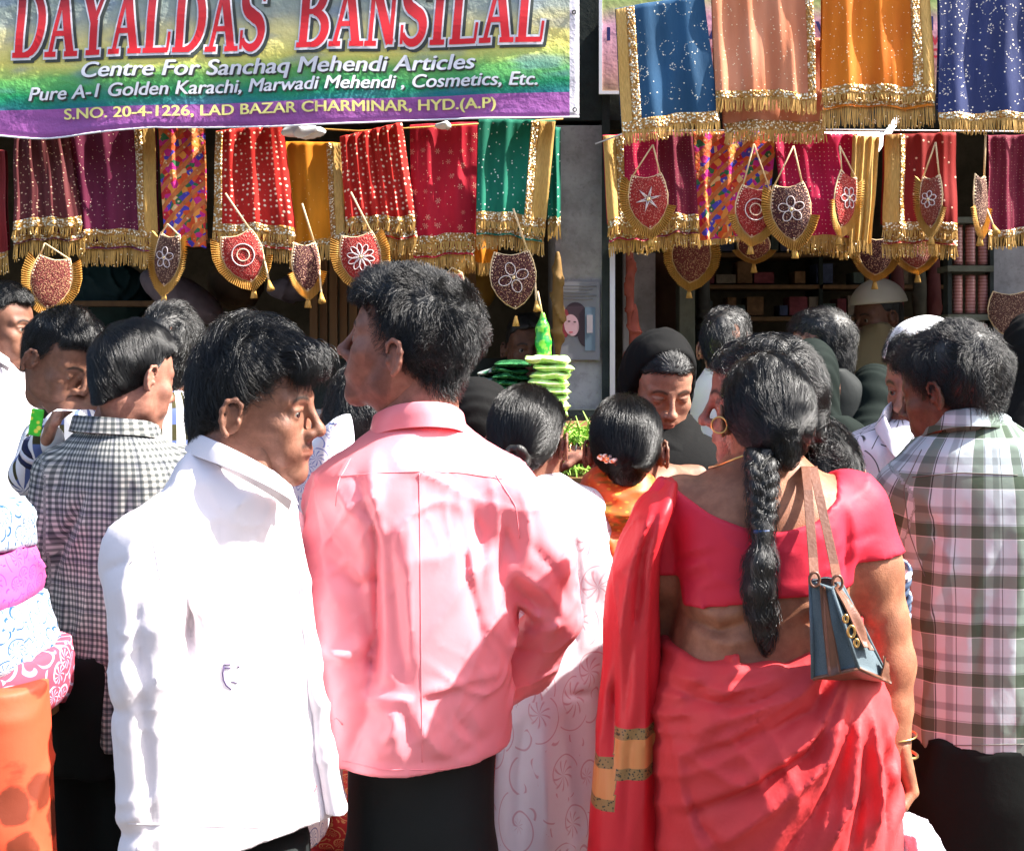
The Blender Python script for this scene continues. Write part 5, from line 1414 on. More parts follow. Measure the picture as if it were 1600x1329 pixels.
# ================================================================ GOODS
def packet(px, py, w, h, D, depth, mat, label, grp, seed, cat='packet', tilt=0, name='packet'):
    c = W(px, py, D) + (0, depth / 2, 0); sx, sz = w / 2 / FPX * D, h / 2 / FPX * D; n, m_ = 16, 10; v, f = [], []; N = Noise3(seed, 6, 70)
    for i in range(n + 1):
        for j in range(n + 1):
            for s in (0, 1):
                u, t = i / n * 2 - 1, j / n * 2 - 1; e = (max(0, 1 - abs(u) ** 3) * max(0, 1 - abs(t) ** 3)) ** .5
                x, y = u * sx, t * depth / 2; z = (1 if s else -1) * sz * e + .003 * float(N(x + seed, y, 0)) + x * math.tan(tilt); v.append(c + (x, y, z))
    idx = lambda i, j, s: (i * (n + 1) + j) * 2 + s
    for i in range(n):
        for j in range(n): f += [(idx(i, j, 1), idx(i + 1, j, 1), idx(i + 1, j + 1, 1), idx(i, j + 1, 1)), (idx(i, j, 0), idx(i, j + 1, 0), idx(i + 1, j + 1, 0), idx(i + 1, j, 0))]
    o = mesh_ob(name, v, f, mat); tag(o, label, cat, grp); return o
def packmat(name, a, b): m = Mat(name, .25, .6); o = m.coord(); m.color(m.mix(m.step(m.noise(o, 45, 2), .45, .55), a + (1,), b + (1,))); m.bump(m.noise(o, 60, 3), .5, .006); return m.m
M_LIME = packmat('lime packet', (.55, .85, .25), (.74, .94, .48)); M_DKG = packmat('dark green packet', (.012, .08, .03), (.05, .22, .08)); M_MIX = packmat('striped packet', (.35, .40, .38), (.02, .12, .06))
GD = 3.75
names_ = ['topmost', 'second', 'third', 'fourth', 'fifth', 'sixth', 'seventh', 'lowest']
rs = np.random.RandomState(5)
for k in range(8): packet(860 + rs.normal() * 2.5, 563 + k * 12.2, 66 - 3 * (k == 0), 15.5, GD, .22, M_LIME, f'{names_[k]} lime green henna packet in the bright stack', 'lime packets in the bright stack', 10 + k, tilt=rs.normal() * .03)
for k in range(5): packet(800 + rs.normal() * 2, 569 + k * 10, 60, 11, GD + .03, .2, M_DKG, f'{names_[k]} dark green packet in the stack left of the lime ones', 'dark green packets', 30 + k, tilt=-.06 + rs.normal() * .02)
for k in range(4): packet(763 + rs.normal() * 2, 583 + k * 10, 36, 10, GD + .05, .18, M_MIX, f'{names_[k]} striped packet in the short stack at the left', 'striped packets', 50 + k)
packet(833, 560, 26, 11, GD - .05, .08, M_LIME, 'small lime packet lying across the top of the stacks', None, 71)
_c = empty('counter', W(820, 640, 3.85), 'low sales counter carrying the stacked green packets', 'counter')
slab('counter_top', W(560, 0, 3.85)[0], W(945, 0, 3.85)[0], 3.70, 4.1, W(0, 664, 3.85)[2] - .03, W(0, 664, 3.85)[2], M_WOOD, _c); slab('counter_front', W(565, 0, 3.85)[0], W(940, 0, 3.85)[0], 3.74, 4.05, .0, W(0, 664, 3.85)[2] - .031, M_DARK, _c)
# green cone packet hanging on a cord
F = Field(W(820, 590, 3.95) - .04, W(880, 470, 3.95) + .05, .004); z_ = lambda a, b, dy=0: W(a, b, 3.95) + (0, dy, 0)
F.chain([z_(848, 492), z_(848, 512), z_(849, 535), z_(850, 556), z_(852, 566)], [.008, .020, .025, .020, .008], .01); noise_fold(F, 4, .0014, 50); V, Q = F.mesh()
hp_ = mesh_ob('green_cone', V, Q, packmat('green foil', (.02, .28, .04), (.20, .50, .06))); tag(hp_, 'shiny green cone shaped packet dangling from a cord above the lime stack', 'packet')
mb = MB(); mb.tube([z_(840, 455), z_(847, 490)], .003, 6); mb.build('cord', M_CORD, hp_, True)
# basket of green bundles
def sprigs(px0, py0, px1, py1, D, n, cols, name, label, cat, seed=2, L=.03):
    rr = np.random.RandomState(seed); mb = MB()
    for _ in range(n):
        c = W(px0 + (px1 - px0) * rr.rand(), py0 + (py1 - py0) * rr.rand(), D + rr.rand() * .15); d = rr.normal(size=3) * L; mb.tube([c, c + d * .5 + (0, 0, .004), c + d], [.002, .003, .001], 4)
    m = Mat(name, .5); o_ = m.coord(); m.color(m.mix(m.noise(o_, 60, 1), cols[0] + (1,), cols[1] + (1,))); o = mb.build(name, m.m); tag(o, label, cat, kind='stuff'); return o
sprigs(872, 672, 935, 735, 3.3, 500, ((.15, .35, .03), (.5, .75, .15)), 'green_threads', 'heap of bright green thread bundles on the stall', 'threads')
st = empty('market_stall', (W(900, 0, 3.3)[0], 3.4, 0), 'stall table between the shoppers, heaped with small goods', 'stall')
slab('table_top', W(700, 0, 3.35)[0], W(1560, 0, 3.35)[0], 3.25, 3.6, 1.24, 1.28, M_WOOD, st)
for px in (720, 1540):
    for y in (3.30, 3.55): slab('leg', W(px, 0, 3.35)[0] - .025, W(px, 0, 3.35)[0] + .025, y - .025, y + .025, 0, 1.239, M_WOOD, st)
# glass trinkets glimpsed between the red sleeve and the plaid shirt
mm = Mat('glass trinkets', .08, .8); _o = mm.coord(); mm.color(mm.mix(mm.step(mm.noise(_o, 45, 2), .45, .55), (.05, .08, .14, 1), (.75, .78, .85, 1)))
rr = np.random.RandomState(9)
for k in range(9):
    F = None; c = W(1404 + rr.normal() * 4, 890 + k * 14, 2.35); mb = MB(); mb.tube([c + .020 * np.array([math.cos(a), .5 * math.sin(a), .8 * math.sin(a)]) for a in np.linspace(0, 2 * PI, 16, endpoint=False)], .006, 7, closed=True)
    tag(mb.build('glass_bangle', mm.m, None, True), 'shiny glass bangle on a string between the red sleeve and plaid shirt', 'bangle', 'glass bangles on a string')
mb = MB(); mb.tube([W(1404, 880, 2.35), W(1404, 1010, 2.35)], .002, 5); tag(mb.build('bangle_string', M_CORD, None, True), 'string threading the glass bangles beside the plaid shirt', 'string')

# cloth heaps on the table at the left edge
def heap(name, rows_, D, mat, label, seed, amp=.006, pat=1, h=.008, cat='cloth'):
    F = Field((W(min(r[1] for r in rows_) - 30, 0, D)[0], D - .3, W(0, rows_[-1][0] + 20, D)[2]), (W(max(r[2] for r in rows_) + 30, 0, D)[0], D + .35, W(0, rows_[0][0] - 20, D)[2]), h)
    F.loft(rows_px(rows_, D), .02); noise_fold(F, seed, amp, 24); V, Q = F.mesh(); o = mesh_ob(name, V, Q, mat, None, True, {'pat': pat_coords(V, [(W(-60, 1400, D), W(-60, 700, D), .15, (0, -1, 0))])}); tag(o, label, cat); return o
TD = 2.55
C['pinkprint'] = swirl_print('pink cloth with purple flowers', (.50, .09, .26), (.20, .02, .24), 22, .07, .8)
C['blueprint'] = swirl_print('white cloth with blue green sprigs', (.34, .38, .42), (.02, .08, .18), 24, .12, 1.0)
C['mixprint'] = swirl_print('red and purple printed cloth', (.42, .06, .10), (.50, .45, .62), 20, .14, .9)
def brownflower():
    m = cloth('orange voile with brown flowers', (.78, .085, .035), .6, .3); b = base_link(m); p = m.attr('pat'); q = m.voro(m.coord(), 11, rnd=1); n = m.noise(m.map(p, (30, 30, 1)), 1, 3)
    f = m.step(m.math('ADD', q, m.math('MULTIPLY', m.math('SUBTRACT', n, .5), .35)), .46, .36); m.color(m.mix(m.math('MULTIPLY', f, .85), b, (.07, .022, .01, 1))); return m.m
C['brownflower'] = brownflower()
heap('folded_cloth', [(792, -120, 22, .0, .1), (812, -140, 34, 0, .13), (850, -140, 38, 0, .14), (868, -140, 36, 0, .14)], TD, C['blueprint'], 'white cloth pile with blue green sprigs, top of the heap at the left edge', 1)
heap('folded_cloth', [(868, -140, 36, .0, .15), (890, -150, 44, 0, .17), (940, -150, 44, 0, .17), (955, -150, 38, 0, .17)], TD, C['pinkprint'], 'pink cloth with purple flowers in the heap at the left edge', 2)
heap('folded_cloth', [(950, -150, 46, .0, .17), (980, -160, 58, -.01, .19), (1040, -160, 72, -.01, .20), (1060, -160, 66, 0, .19)], TD, C['blueprint'], 'white cloth with blue sprigs spread below the pink one', 3)
heap('folded_cloth', [(1030, -150, 88, .01, .17), (1060, -160, 96, 0, .18), (1110, -160, 92, 0, .18), (1130, -160, 80, 0, .18)], TD, C['mixprint'], 'red and purple printed cloth near the left edge above the orange voile', 4)
heap('hanging_cloth', [(1060, -60, 92, -.10, .10), (1120, -70, 100, -.11, .10), (1329, -80, 112, -.12, .10), (1480, -90, 118, -.12, .10)], TD, C['brownflower'], 'sheer orange voile with brown flowers hanging at the lower left', 5, .005)
tb = empty('cloth_table', (W(-60, 0, TD)[0], TD, 0), 'trestle table under the cloth heap at the left edge', 'table')
zt_ = W(0, 1120, TD)[2]
slab('table_top', W(-200, 0, TD)[0], W(40, 0, TD)[0], TD - .15, TD + .35, zt_ - .04, zt_ - .02, M_WOOD, tb)
for px in (-190, 30): slab('leg', W(px, 0, TD)[0] - .02, W(px, 0, TD)[0] + .02, TD + .05, TD + .09, 0, zt_ - .041, M_WOOD, tb)

# ================================================================ BAGS OF THE WOMAN IN RED
def handbag():
    D = 2.0; z = lambda px, py, dy=0: W(px, py, D + dy)
    m = Mat('blue grey denim', .75, .3); o_ = m.coord(); w = m.noise(m.map(o_, (900, 900, 900)), 1, 1); n = m.noise(o_, 14, 3); m.color(m.mix(n, m.mix(w, (.045, .065, .075, 1), (.11, .15, .17, 1)), m.mix(w, (.06, .085, .10, 1), (.17, .22, .25, 1)))); m.bump(w, .5, .002); DEN = m.m
    m = Mat('brown leather', .42, .5); o_ = m.coord(); m.color(m.mix(m.noise(o_, 40, 3), (.10, .035, .02, 1), (.22, .09, .05, 1))); m.bump(m.noise(o_, 180, 2), .3, .002); LEA = m.m
    b = empty('shoulder_bag', z(1325, 1075, -.17), 'blue grey denim shoulder bag with brown leather straps on the red saree woman', 'handbag')
    y0 = -.185
    # end panel (left) and long side (right), open top
    P = {'a': z(1266, 908, y0 - .015), 'b': z(1300, 920, y0 - .035), 'c': z(1341, 1043, y0 - .045), 'd': z(1270, 1060, y0 - .02), 'e': z(1310, 902, y0 + .015), 'f': z(1391, 1066, y0 + .02), 'g': z(1268, 905, y0 + .05), 'h': z(1272, 1058, y0 + .075), 'i': z(1386, 1062, y0 + .09)}
    def panel(A, B, C_, D_, mat, name, bul=.006, n=14, th=.003):
        A, B, C_, D_ = (np.array(q) for q in (A, B, C_, D_)); nrm = np.cross(B - A, D_ - A); nrm /= np.linalg.norm(nrm); v, f = [], []
        if nrm[1] > 0: nrm = -nrm
        for s in (0, 1):
            for i in range(n + 1):
                for j in range(n + 1):
                    u, t = i / n, j / n; p = (A * (1 - u) + B * u) * (1 - t) + (D_ * (1 - u) + C_ * u) * t; v.append(p + nrm * (bul * math.sin(PI * u) * math.sin(PI * t) + .0015 * math.sin(u * 9 + t * 5) - s * th))
        k = (n + 1) ** 2
        for i in range(n):
            for j in range(n): a = i * (n + 1) + j; f += [(a, a + 1, a + n + 2, a + n + 1), (a + k, a + k + n + 1, a + k + n + 2, a + k + 1)]
        for i in range(n):
            for (a, c) in ((i, i + 1), (n * (n + 1) + i + 1, n * (n + 1) + i), ((i + 1) * (n + 1), i * (n + 1)), (i * (n + 1) + n, (i + 1) * (n + 1) + n)): f.append((a, c, c + k, a + k))
        return mesh_ob(name, v, f, mat, b, True)
    panel(P['a'], P['b'], P['c'], P['d'], DEN, 'end_panel', .004); panel(P['b'], P['e'], P['f'], P['c'], DEN, 'side_panel', .008)
    panel(P['e'], P['g'], P['h'], P['i'], DEN, 'back_panel', .0); panel(P['d'], P['c'], P['f'], P['i'], LEA, 'base', .002)
    lerp = lambda A, B, t: np.array(A) * (1 - t) + np.array(B) * t
    off = np.array([0, -.006, 0])
    panel(lerp(P['a'], P['b'], .38) + off, lerp(P['a'], P['b'], .62) + off, lerp(P['d'], P['c'], .60) + off, lerp(P['d'], P['c'], .30) + off, LEA, 'leather_stripe', .004, 8, .002)
    panel(lerp(P['b'], P['e'], .18) + off * 1.3, lerp(P['b'], P['e'], .62) + off * 1.3, lerp(P['c'], P['f'], .42) + off * 1.3 + (0, 0, .035), lerp(P['c'], P['f'], .16) + off * 1.3 + (0, 0, .035), LEA, 'leather_tab', .009, 8, .002)
    panel(lerp(P['c'], P['f'], .78) + (0, -.005, .035), P['f'] + (-.004, -.006, .030), P['f'] + (0, -.004, 0), lerp(P['c'], P['f'], .70) + off, LEA, 'corner_patch', .002, 6, .002)
    def tube(pts, r, mt, nm): mb = MB(); mb.tube(pts, r, 8); return mb.build(nm, mt, b, True)
    for A, B in (('a', 'b'), ('b', 'c'), ('c', 'd'), ('a', 'd'), ('b', 'e'), ('c', 'f'), ('e', 'f')): tube([P[A], (P[A] + P[B]) / 2 + (0, -.002, 0), P[B]], .0028, DEN if (A, B) not in (('c', 'f'), ('c', 'd')) else LEA, 'seam_piping')
    SH = z(1264, 726, -.055)
    def strap(px, name):
        pts = np.array(px); v, f = [], []
        for i, p in enumerate(pts):
            for s in (-1, 1):
                for q in (0, 1): v.append(p + np.array([s * .0065, -.003 * q, 0]))
        for i in range(len(pts) - 1):
            a = 4 * i; f += [(a, a + 2, a + 6, a + 4), (a + 1, a + 5, a + 7, a + 3), (a, a + 4, a + 5, a + 1), (a + 2, a + 3, a + 7, a + 6)]
        f += [(0, 1, 3, 2), (len(v) - 4, len(v) - 2, len(v) - 1, len(v) - 3)]
        return mesh_ob(name, v, f, LEA, b, False)
    strap([z(1258, 728, -.01), z(1258, 728, -.075), z(1262, 765, -.122), z(1266, 820, -.150), z(1270, 870, -.172), z(1272, 903, y0 - .02)], 'strap')
    strap([z(1270, 728, -.01), z(1270, 730, -.075), z(1280, 775, -.120), z(1292, 830, -.148), z(1303, 880, -.170), z(1308, 908, y0 - .02)], 'strap')
    for px, py in ((1273, 905), (1309, 910)):
        mb = MB(); c = z(px, py, y0 - .028); mb.tube([c + .010 * np.array([.7 * math.cos(a), .1, math.sin(a)]) for a in np.linspace(0, 2 * PI, 16, endpoint=False)], .0022, 7, closed=True); mb.build('ring', LEA, b, True)
    for py, rx in ((966, .005), (986, .008), (1004, .005)):
        mb = MB(); c = z(1322 + (py - 968) * .45, py, y0 - .055); mb.tube([c + rx * np.array([.6 * math.cos(a), 0, math.sin(a)]) for a in np.linspace(0, 2 * PI, 14, endpoint=False)], .002, 6, closed=True); mb.build('buckle', GOLD, b, True)
handbag()
def carrier():
    D = 2.0; z = lambda px, py, dy=0: W(px, py, D + dy); m = Mat('thin white polythene', .22, .6); m.color((.70, .68, .76, 1)); m.b.inputs['Transmission Weight'].default_value = .15; o_ = m.coord(); m.bump(m.noise(o_, 40, 4, .6), .6, .01)
    F = Field(z(1350, 1480, -.16), z(1500, 1225, .14), .0045); F.loft(rows_px([(1238, 1402, 1412, -.03, .010), (1256, 1390, 1424, -.03, .025), (1285, 1384, 1448, -.03, .05), (1329, 1382, 1466, -.03, .065), (1400, 1384, 1472, -.03, .07), (1460, 1392, 1466, -.03, .06)], D), .005)
    N = Noise3(61, 8, 85, (1, 1, .45)); N2 = Noise3(62, 6, 190, (1, 1, .5)); F.apply(lambda x, y, zz, d: d - .0075 * (.55 - np.abs(N(x, y, zz))) - .002 * (.5 - np.abs(N2(x, y, zz))), band=.05)
    V, Q = F.mesh(); o = mesh_ob('carrier_bag', V, Q, m.m); tag(o, 'crumpled thin white plastic carrier bag held in the red saree woman\'s hand', 'plastic bag')
carrier()
# ================================================================ NEAR PEOPLE
def seam(F, D, pts, amp=-0.003, w=0.004):
    folds(F, D, [(pts, amp, w)])

# ---------------------------------------------------------------- man in the open white shirt, face turned right
def person_white():
    D = 1.95; u = D / FPX
    o = person_root(385, 900, D, 'young man in a loose white long-sleeved shirt looking right, dark wavy hair and thin moustache')
    H = Head(W(398, 640, D), -8, -3, 3, (.96, .97, .95))
    hd = H.mesh(0.0026, tint=dict(moustache=0.9, brow=1.0, stubble=0.15), jaw=0.95, nose=0.9)
    neck = Field(WP(250, 860, D, -0.2), WP(480, 560, D, 0.2), 0.005)
    neck.cone(WP(372, 655, D), WP(362, 735, D), 0.056, 0.060, 0)
    neck.cone(WP(362, 735, D), WP(350, 840, D), 0.062, 0.10, 0.03)
    neck.cone(WP(402, 700, D, -0.035), WP(400, 800, D, -0.06), 0.012, 0.014, 0.03)   # neck muscle
    V, Q = neck.mesh()
    skin_body(o, [hd, (V, Q, None)], SKIN['brown'])
    H.eyes(o, look=(0.2, 1, -0.1))
    def tw(f):
        f.ell((0, -0.006, 0.064), (0.070, 0.090, 0.090), 0.01)
        f.ell((0.0, 0.076, 0.074), (0.050, 0.022, 0.016), 0.015)
    H.hair('fringe', o, 0.0038, 13000, 0.060, 0.00040, 11, lift=0.45, wild=0.30, tweak=tw, bumps=0.0018, name='hair', steps=7)
    rf = np.random.RandomState(4); n = 1700; cl = rf.rand(28) * .11 - .055; k_ = rf.randint(28, size=n)
    rt = np.stack([cl[k_] * .95 + rf.normal(size=n) * .004, .066 + rf.normal(size=n) * .010, .104 - 3.2 * cl[k_] ** 2 + rf.normal(size=n) * .006], 1)
    dn = .030 + .022 * rf.rand(28)[k_] + .006 * rf.rand(n); fw = .022 + .010 * rf.rand(28)[k_]; sd = (rf.rand(28)[k_] - .3) * .02
    fr = np.stack([rt + np.stack([sd * t, fw * np.sin(t * 1.9), .008 * np.sin(t * 3) - dn * t ** 1.8], 1) for t in np.linspace(0, 1, 8)], 1)
    hair_curves('fringe_strands', to_world(fr.reshape(-1, 3), H.M, H.o, H.sc).reshape(fr.shape), .00048, HAIR, o.children[-1])
    F = Field((WP(130, 0, D)[0], D - 0.26, WP(0, 1420, D)[2]), (WP(590, 0, D)[0], D + 0.30, WP(0, 690, D)[2]), 0.0052)
    F.loft(rows_yaw([(735, 325, 400, 0, .075), (765, 262, 428, 0, .12), (800, 246, 446, 0.0, .150), (850, 226, 460, 0.01, .165), (950, 228, 470, 0.01, .160), (1050, 232, 478, 0.01, .155), (1150, 222, 492, .01, .155), (1250, 216, 508, .01, .158), (1345, 212, 530, .01, .162)], D, math.radians(42), .12), 0.03, p=2.7, yaw=math.radians(42))
    F.ell(WP(352, 756, D), (.085, .10, .040), .03); F.ell(WP(345, 738, D), (.068, .078, .04), .02)
    # near arm hanging
    F.chain([WP(268, 838, D, -.07), WP(232, 880, D, -.11), WP(222, 940, D, -.14)], [.056, .058, .055], 0.045)
    F.chain([WP(222, 940, D, -.14), WP(222, 1080, D, -.16), WP(236, 1390, D, -.15)], [.055, .051, .047], 0.008)
    F.cone(WP(330, 800, D, 0.15), WP(440, 1010, D, 0.17), .06, .05, 0.03)
    F.late(lambda x, y, z: WP(0, 1306, D)[2] + 0.10 * (x - WP(400, 0, D)[0]) - z + 0 * y, 0.003)
    # open front: the far flap hangs loose past the placket
    folds(F, D, [
        ([(448, 800), (466, 950), (486, 1100), (512, 1290)], -0.016, 0.0075),
        ([(300, 880), (308, 950), (304, 985), (316, 1035)], -0.016, 0.008),
        ([(285, 880), (290, 980), (298, 1050)], 0.010, 0.018),
        ([(330, 905), (326, 960), (330, 1040)], 0.008, 0.020),
        ([(240, 862), (262, 862)], -0.004, 0.005), ([(182, 884), (238, 858)], -0.004, 0.005),
        ([(246, 900), (252, 1000), (262, 1150), (272, 1330)], -0.012, 0.012),
        ([(222, 1010), (262, 1060)], 0.006, 0.012), ([(195, 1090), (245, 1075)], -0.006, 0.010),
        ([(195, 1255), (250, 1235), (292, 1190)], 0.007, 0.010), ([(195, 1280), (260, 1262)], -0.006, 0.010),
        ([(200, 1310), (290, 1262)], 0.007, 0.011), ([(205, 1225), (250, 1210)], 0.005, 0.010),
        ([(420, 1180), (470, 1060)], 0.006, 0.018), ([(330, 1150), (440, 1230)], 0.005, 0.020), ([(300, 1290), (430, 1180)], -0.005, 0.020),
        ([(380, 860), (390, 1000), (380, 1200)], 0.005, 0.03), ([(345, 800), (352, 900)], -0.004, 0.012),
    ])
    noise_fold(F, 21, 0.0035, 26, (1, 1, 0.5)); noise_fold(F, 22, 0.0012, 90, (1, 1, 0.7))
    bones = [(WP(350, 1400, D), WP(350, 700, D), .16, (0.5, -1, 0)), (WP(215, 1390, D, -.13), WP(238, 842, D, -.085), .055, (0, -1, 0))]
    sh = shirt_mesh('shirt', F, C['white'], o, bones)
    seams(F, D, [[(262, 790), (236, 830), (243, 862), (250, 905)], [(203, 880), (222, 862), (243, 860)], [(452, 815), (466, 930), (478, 1050), (494, 1180), (506, 1280)], [(200, 1286), (400, 1292), (500, 1282)]], C['white'], sh, .0010)
    buttons(o, [np.array(q) for q in ()], C['cap'])
    # loose far flap with its own hem
    G = Field((WP(430, 0, D)[0], D - 0.14, WP(0, 1345, D)[2]), (WP(560, 0, D)[0], D + 0.2, WP(0, 780, D)[2]), 0.0045)
    G.chain([WP(446, 800, D, .0), WP(468, 920, D, -.02), WP(484, 1060, D, -.02), WP(502, 1180, D, -.02), WP(522, 1292, D, -.02)], [.012, .012, .013, .015, .017], 0.01)
    G.chain([WP(452, 820, D, .10), WP(478, 980, D, .10), WP(500, 1180, D, .09), WP(524, 1285, D, .07)], [.020, .020, .020, .016], 0.05)
    noise_fold(G, 5, 0.003, 40); G.late(lambda x, y, z: WP(0, 1285, D)[2] - z + 0 * x + 0 * y, .002)
    V, Q = G.mesh(); mesh_ob('shirt_flap', V, Q, C['white'], sh, True, {'pat': V})
    z = lambda px, py, dy=0: WP(px, py, D, dy)
    collar(o, [z(448, 792, -.075), z(425, 772, -.10), z(385, 748, -.105), z(335, 722, -.085), z(300, 706, -.03), z(297, 700, .03), z(330, 706, .08), z(390, 728, .09), z(428, 748, .05)], C['white'], 0.024, flare=0.014)
    # chest pocket with printed badge
    m = Mat('badge ink', 0.8); m.color((0.10, 0.07, 0.16, 1)); mb = MB()
    def on_surf(px, py):
        p = W(px, py, D); ys = np.linspace(D - 0.24, D, 120)
        dd = F.sample(np.stack([np.full(120, p[0]), ys, np.full(120, p[2])], 1)); i = int(np.argmax(dd < 0)); return np.array([p[0], ys[i] - 0.0012, p[2]])
    arc = [(378, 1010), (376, 1020), (377, 1030), (381, 1038), (388, 1045)]
    mb.tube([on_surf(*q) for q in arc], 0.0013, 5)
    for a, b in (((377, 1008), (387, 1008)), ((377, 1013), (387, 1013)), ((388, 1033), (396, 1036)), ((397, 1011), (399, 1013)), ((421, 1046), (426, 1033))):
        mb.tube([on_surf(*a), on_surf(*b)], 0.0009, 5)
    mb.build('badge', m.m, sh, True)
    lower_body(o, WP(345, 0, D)[0], D, 0.86, 0.125, 0.13, C['dark'])
    shoes(o, WP(345, 0, D)[0], D, -12)
person_white()

# ---------------------------------------------------------------- man in the pink shirt, looking up left
def person_pink():
    D = 2.1
    o = person_root(655, 900, D, 'tall young man in a pink satin shirt seen from behind, looking up to the left')
    H = Head(W(634, 542, D), 168, 11, 0, (.97, .99, .95))
    hd = H.mesh(0.0026, tint=dict(moustache=0.75, stubble=0.55, brow=1.1), nose=0.95, jaw=1.0, ear=-.012)
    neck = Field(WP(530, 800, D, -0.2), WP(800, 540, D, 0.2), 0.005)
    neck.cone(WP(662, 600, D), WP(652, 670, D), 0.056, 0.060, 0)
    neck.cone(WP(652, 670, D), WP(650, 780, D), 0.060, 0.10, 0.03)
    V, Q = neck.mesh(); skin_body(o, [hd, (V, Q, None)], SKIN['warm'])
    H.eyes(o, look=(0.1, 1, 0.2))
    def tw(f):
        f.ell((0, -0.032, 0.042), (0.076, 0.092, 0.090), 0.01); f.ell((0, 0.062, 0.080), (0.050, 0.034, 0.024), 0.015)
        f.cone((0.073, 0.022, 0.0), (0.072, 0.020, -0.028), 0.006, 0.003, 0.008)     # sideburn
    H.hair('full', o, 0.0038, 13000, 0.034, 0.00042, 5, lift=0.9, wild=0.55, tweak=tw, bumps=0.0022, steps=5)
    F = Field((WP(440, 0, D)[0], D - 0.22, WP(0, 1262, D)[2]), (WP(945, 0, D)[0], D + 0.36, WP(0, 640, D)[2]), 0.0052)
    F.loft(rows_yaw([(655, 600, 712, 0, .062), (690, 570, 742, 0, .085), (722, 528, 790, 0, .105), (760, 500, 818, 0, .118), (820, 510, 822, 0, .120), (900, 548, 812, 0, .116), (1000, 556, 800, 0, .112), (1100, 545, 790, 0, .114), (1200, 528, 786, 0, .125), (1245, 526, 784, 0, .128)], D, math.radians(34), .105), 0.03, p=2.7, yaw=math.radians(34))
    F.chain([WP(532, 782, D), WP(524, 860, D, -.04), WP(524, 940, D, -.062)], [.062, .057, .054], 0.022)
    F.chain([WP(524, 940, D, -.062), WP(534, 1030, D, -.075), WP(544, 1120, D, -.075), WP(529, 1208, D, -.07)], [.054, .050, .043, .030], 0.006)
    F.chain([WP(785, 785, D), WP(838, 880, D, .03), WP(868, 975, D, .07)], [.066, .058, .048], 0.03)
    F.chain([WP(868, 975, D, .07), WP(825, 1050, D, .12), WP(770, 1100, D, .15)], [.046, .045, .036], 0.014)
    F.late(lambda x, y, z: WP(0, 1214, D, 0, .12)[2] + 0.9 * np.maximum(np.abs(x - WP(650, 0, D)[0]) - .04, 0) ** 2 - z + 0 * y, 0.003)
    folds(F, D, [
        ([(588, 790), (592, 850), (588, 900), (590, 980), (586, 1060)], -0.018, 0.008),
        ([(585, 700), (588, 780), (600, 860)], 0.010, 0.012), ([(560, 735), (580, 790), (596, 860)], -0.008, 0.009),
        ([(610, 800), (618, 900), (628, 1000), (640, 1070)], -0.010, 0.016), ([(640, 820), (642, 940), (650, 1060)], 0.008, 0.013),
        ([(722, 820), (730, 900), (742, 960), (755, 1020)], -0.009, 0.009), ([(738, 790), (752, 860), (752, 940)], -0.008, 0.008), ([(735, 850), (742, 920)], 0.006, 0.010),
        ([(790, 830), (780, 900), (788, 970)], -0.012, 0.009), ([(788, 830), (806, 880)], -0.008, 0.008),
        ([(560, 1090), (650, 1082), (700, 1075), (790, 1062)], 0.012, 0.012), ([(600, 1075), (690, 1085), (760, 1068)], -0.010, 0.012),
        ([(622, 1100), (615, 1140), (600, 1150)], 0.010, 0.010), ([(640, 1110), (640, 1160)], -0.006, 0.008),
        ([(650, 1110), (672, 1150), (700, 1190)], 0.006, 0.012), ([(690, 1120), (712, 1160)], -0.005, 0.007), ([(712, 1118), (738, 1165)], -0.005, 0.006), ([(735, 1112), (755, 1160)], 0.004, 0.008),
        ([(498, 830), (512, 900), (545, 960)], 0.006, 0.012), ([(556, 880), (590, 925)], 0.007, 0.010), ([(560, 915), (595, 900)], -0.007, 0.009),
        ([(585, 1000), (570, 1028), (585, 1045)], -0.010, 0.008), ([(500, 1005), (535, 1020), (580, 1005)], 0.006, 0.011), ([(505, 1030), (560, 1040)], -0.006, 0.010),
        ([(810, 905), (850, 935), (885, 985)], 0.009, 0.010), ([(805, 930), (850, 975)], -0.009, 0.010), ([(815, 960), (860, 1000)], 0.008, 0.009), ([(800, 960), (835, 1010), (845, 1015)], -0.008, 0.009),
        ([(825, 855), (865, 900), (890, 960)], -0.007, 0.011), ([(800, 1030), (850, 1010), (890, 1000)], 0.008, 0.009), ([(790, 1060), (850, 1050)], -0.007, 0.010), ([(560, 1180), (700, 1190), (780, 1160)], -0.004, 0.012),
    ])
    noise_fold(F, 31, 0.0030, 30, (1.3, 1, 0.35)); noise_fold(F, 33, 0.0022, 48, (.7, .7, 1.1)); noise_fold(F, 32, 0.0010, 80, (1, 1, 0.6))
    folds(F, D, [([(500, 752), (540, 748), (575, 742)], -0.0025, 0.003), ([(648, 700), (650, 960), (652, 1220)], -0.0012, 0.004), ([(600, 712), (650, 720), (700, 712)], -0.0012, 0.003)])
    bones = [(WP(655, 1300, D), WP(655, 640, D), .14, (0, -1, 0)), (WP(530, 1230, D), WP(530, 778, D), .055, (0, -1, 0)), (WP(785, 785, D), WP(868, 975, D), .055, (0, -1, 0))]
    sh = shirt_mesh('shirt', F, C['pink'], o, bones)
    z = lambda px, py, dy=0: WP(px, py, D, dy)
    collar(o, [z(600, 705, .085), z(582, 695, .04), z(585, 682, -.02), z(620, 668, -.065), z(665, 664, -.078), z(705, 668, -.055), z(722, 682, -.005), z(716, 692, .05), z(690, 705, .09)], C['pink'], 0.034, flare=0.010, fall=0.5)
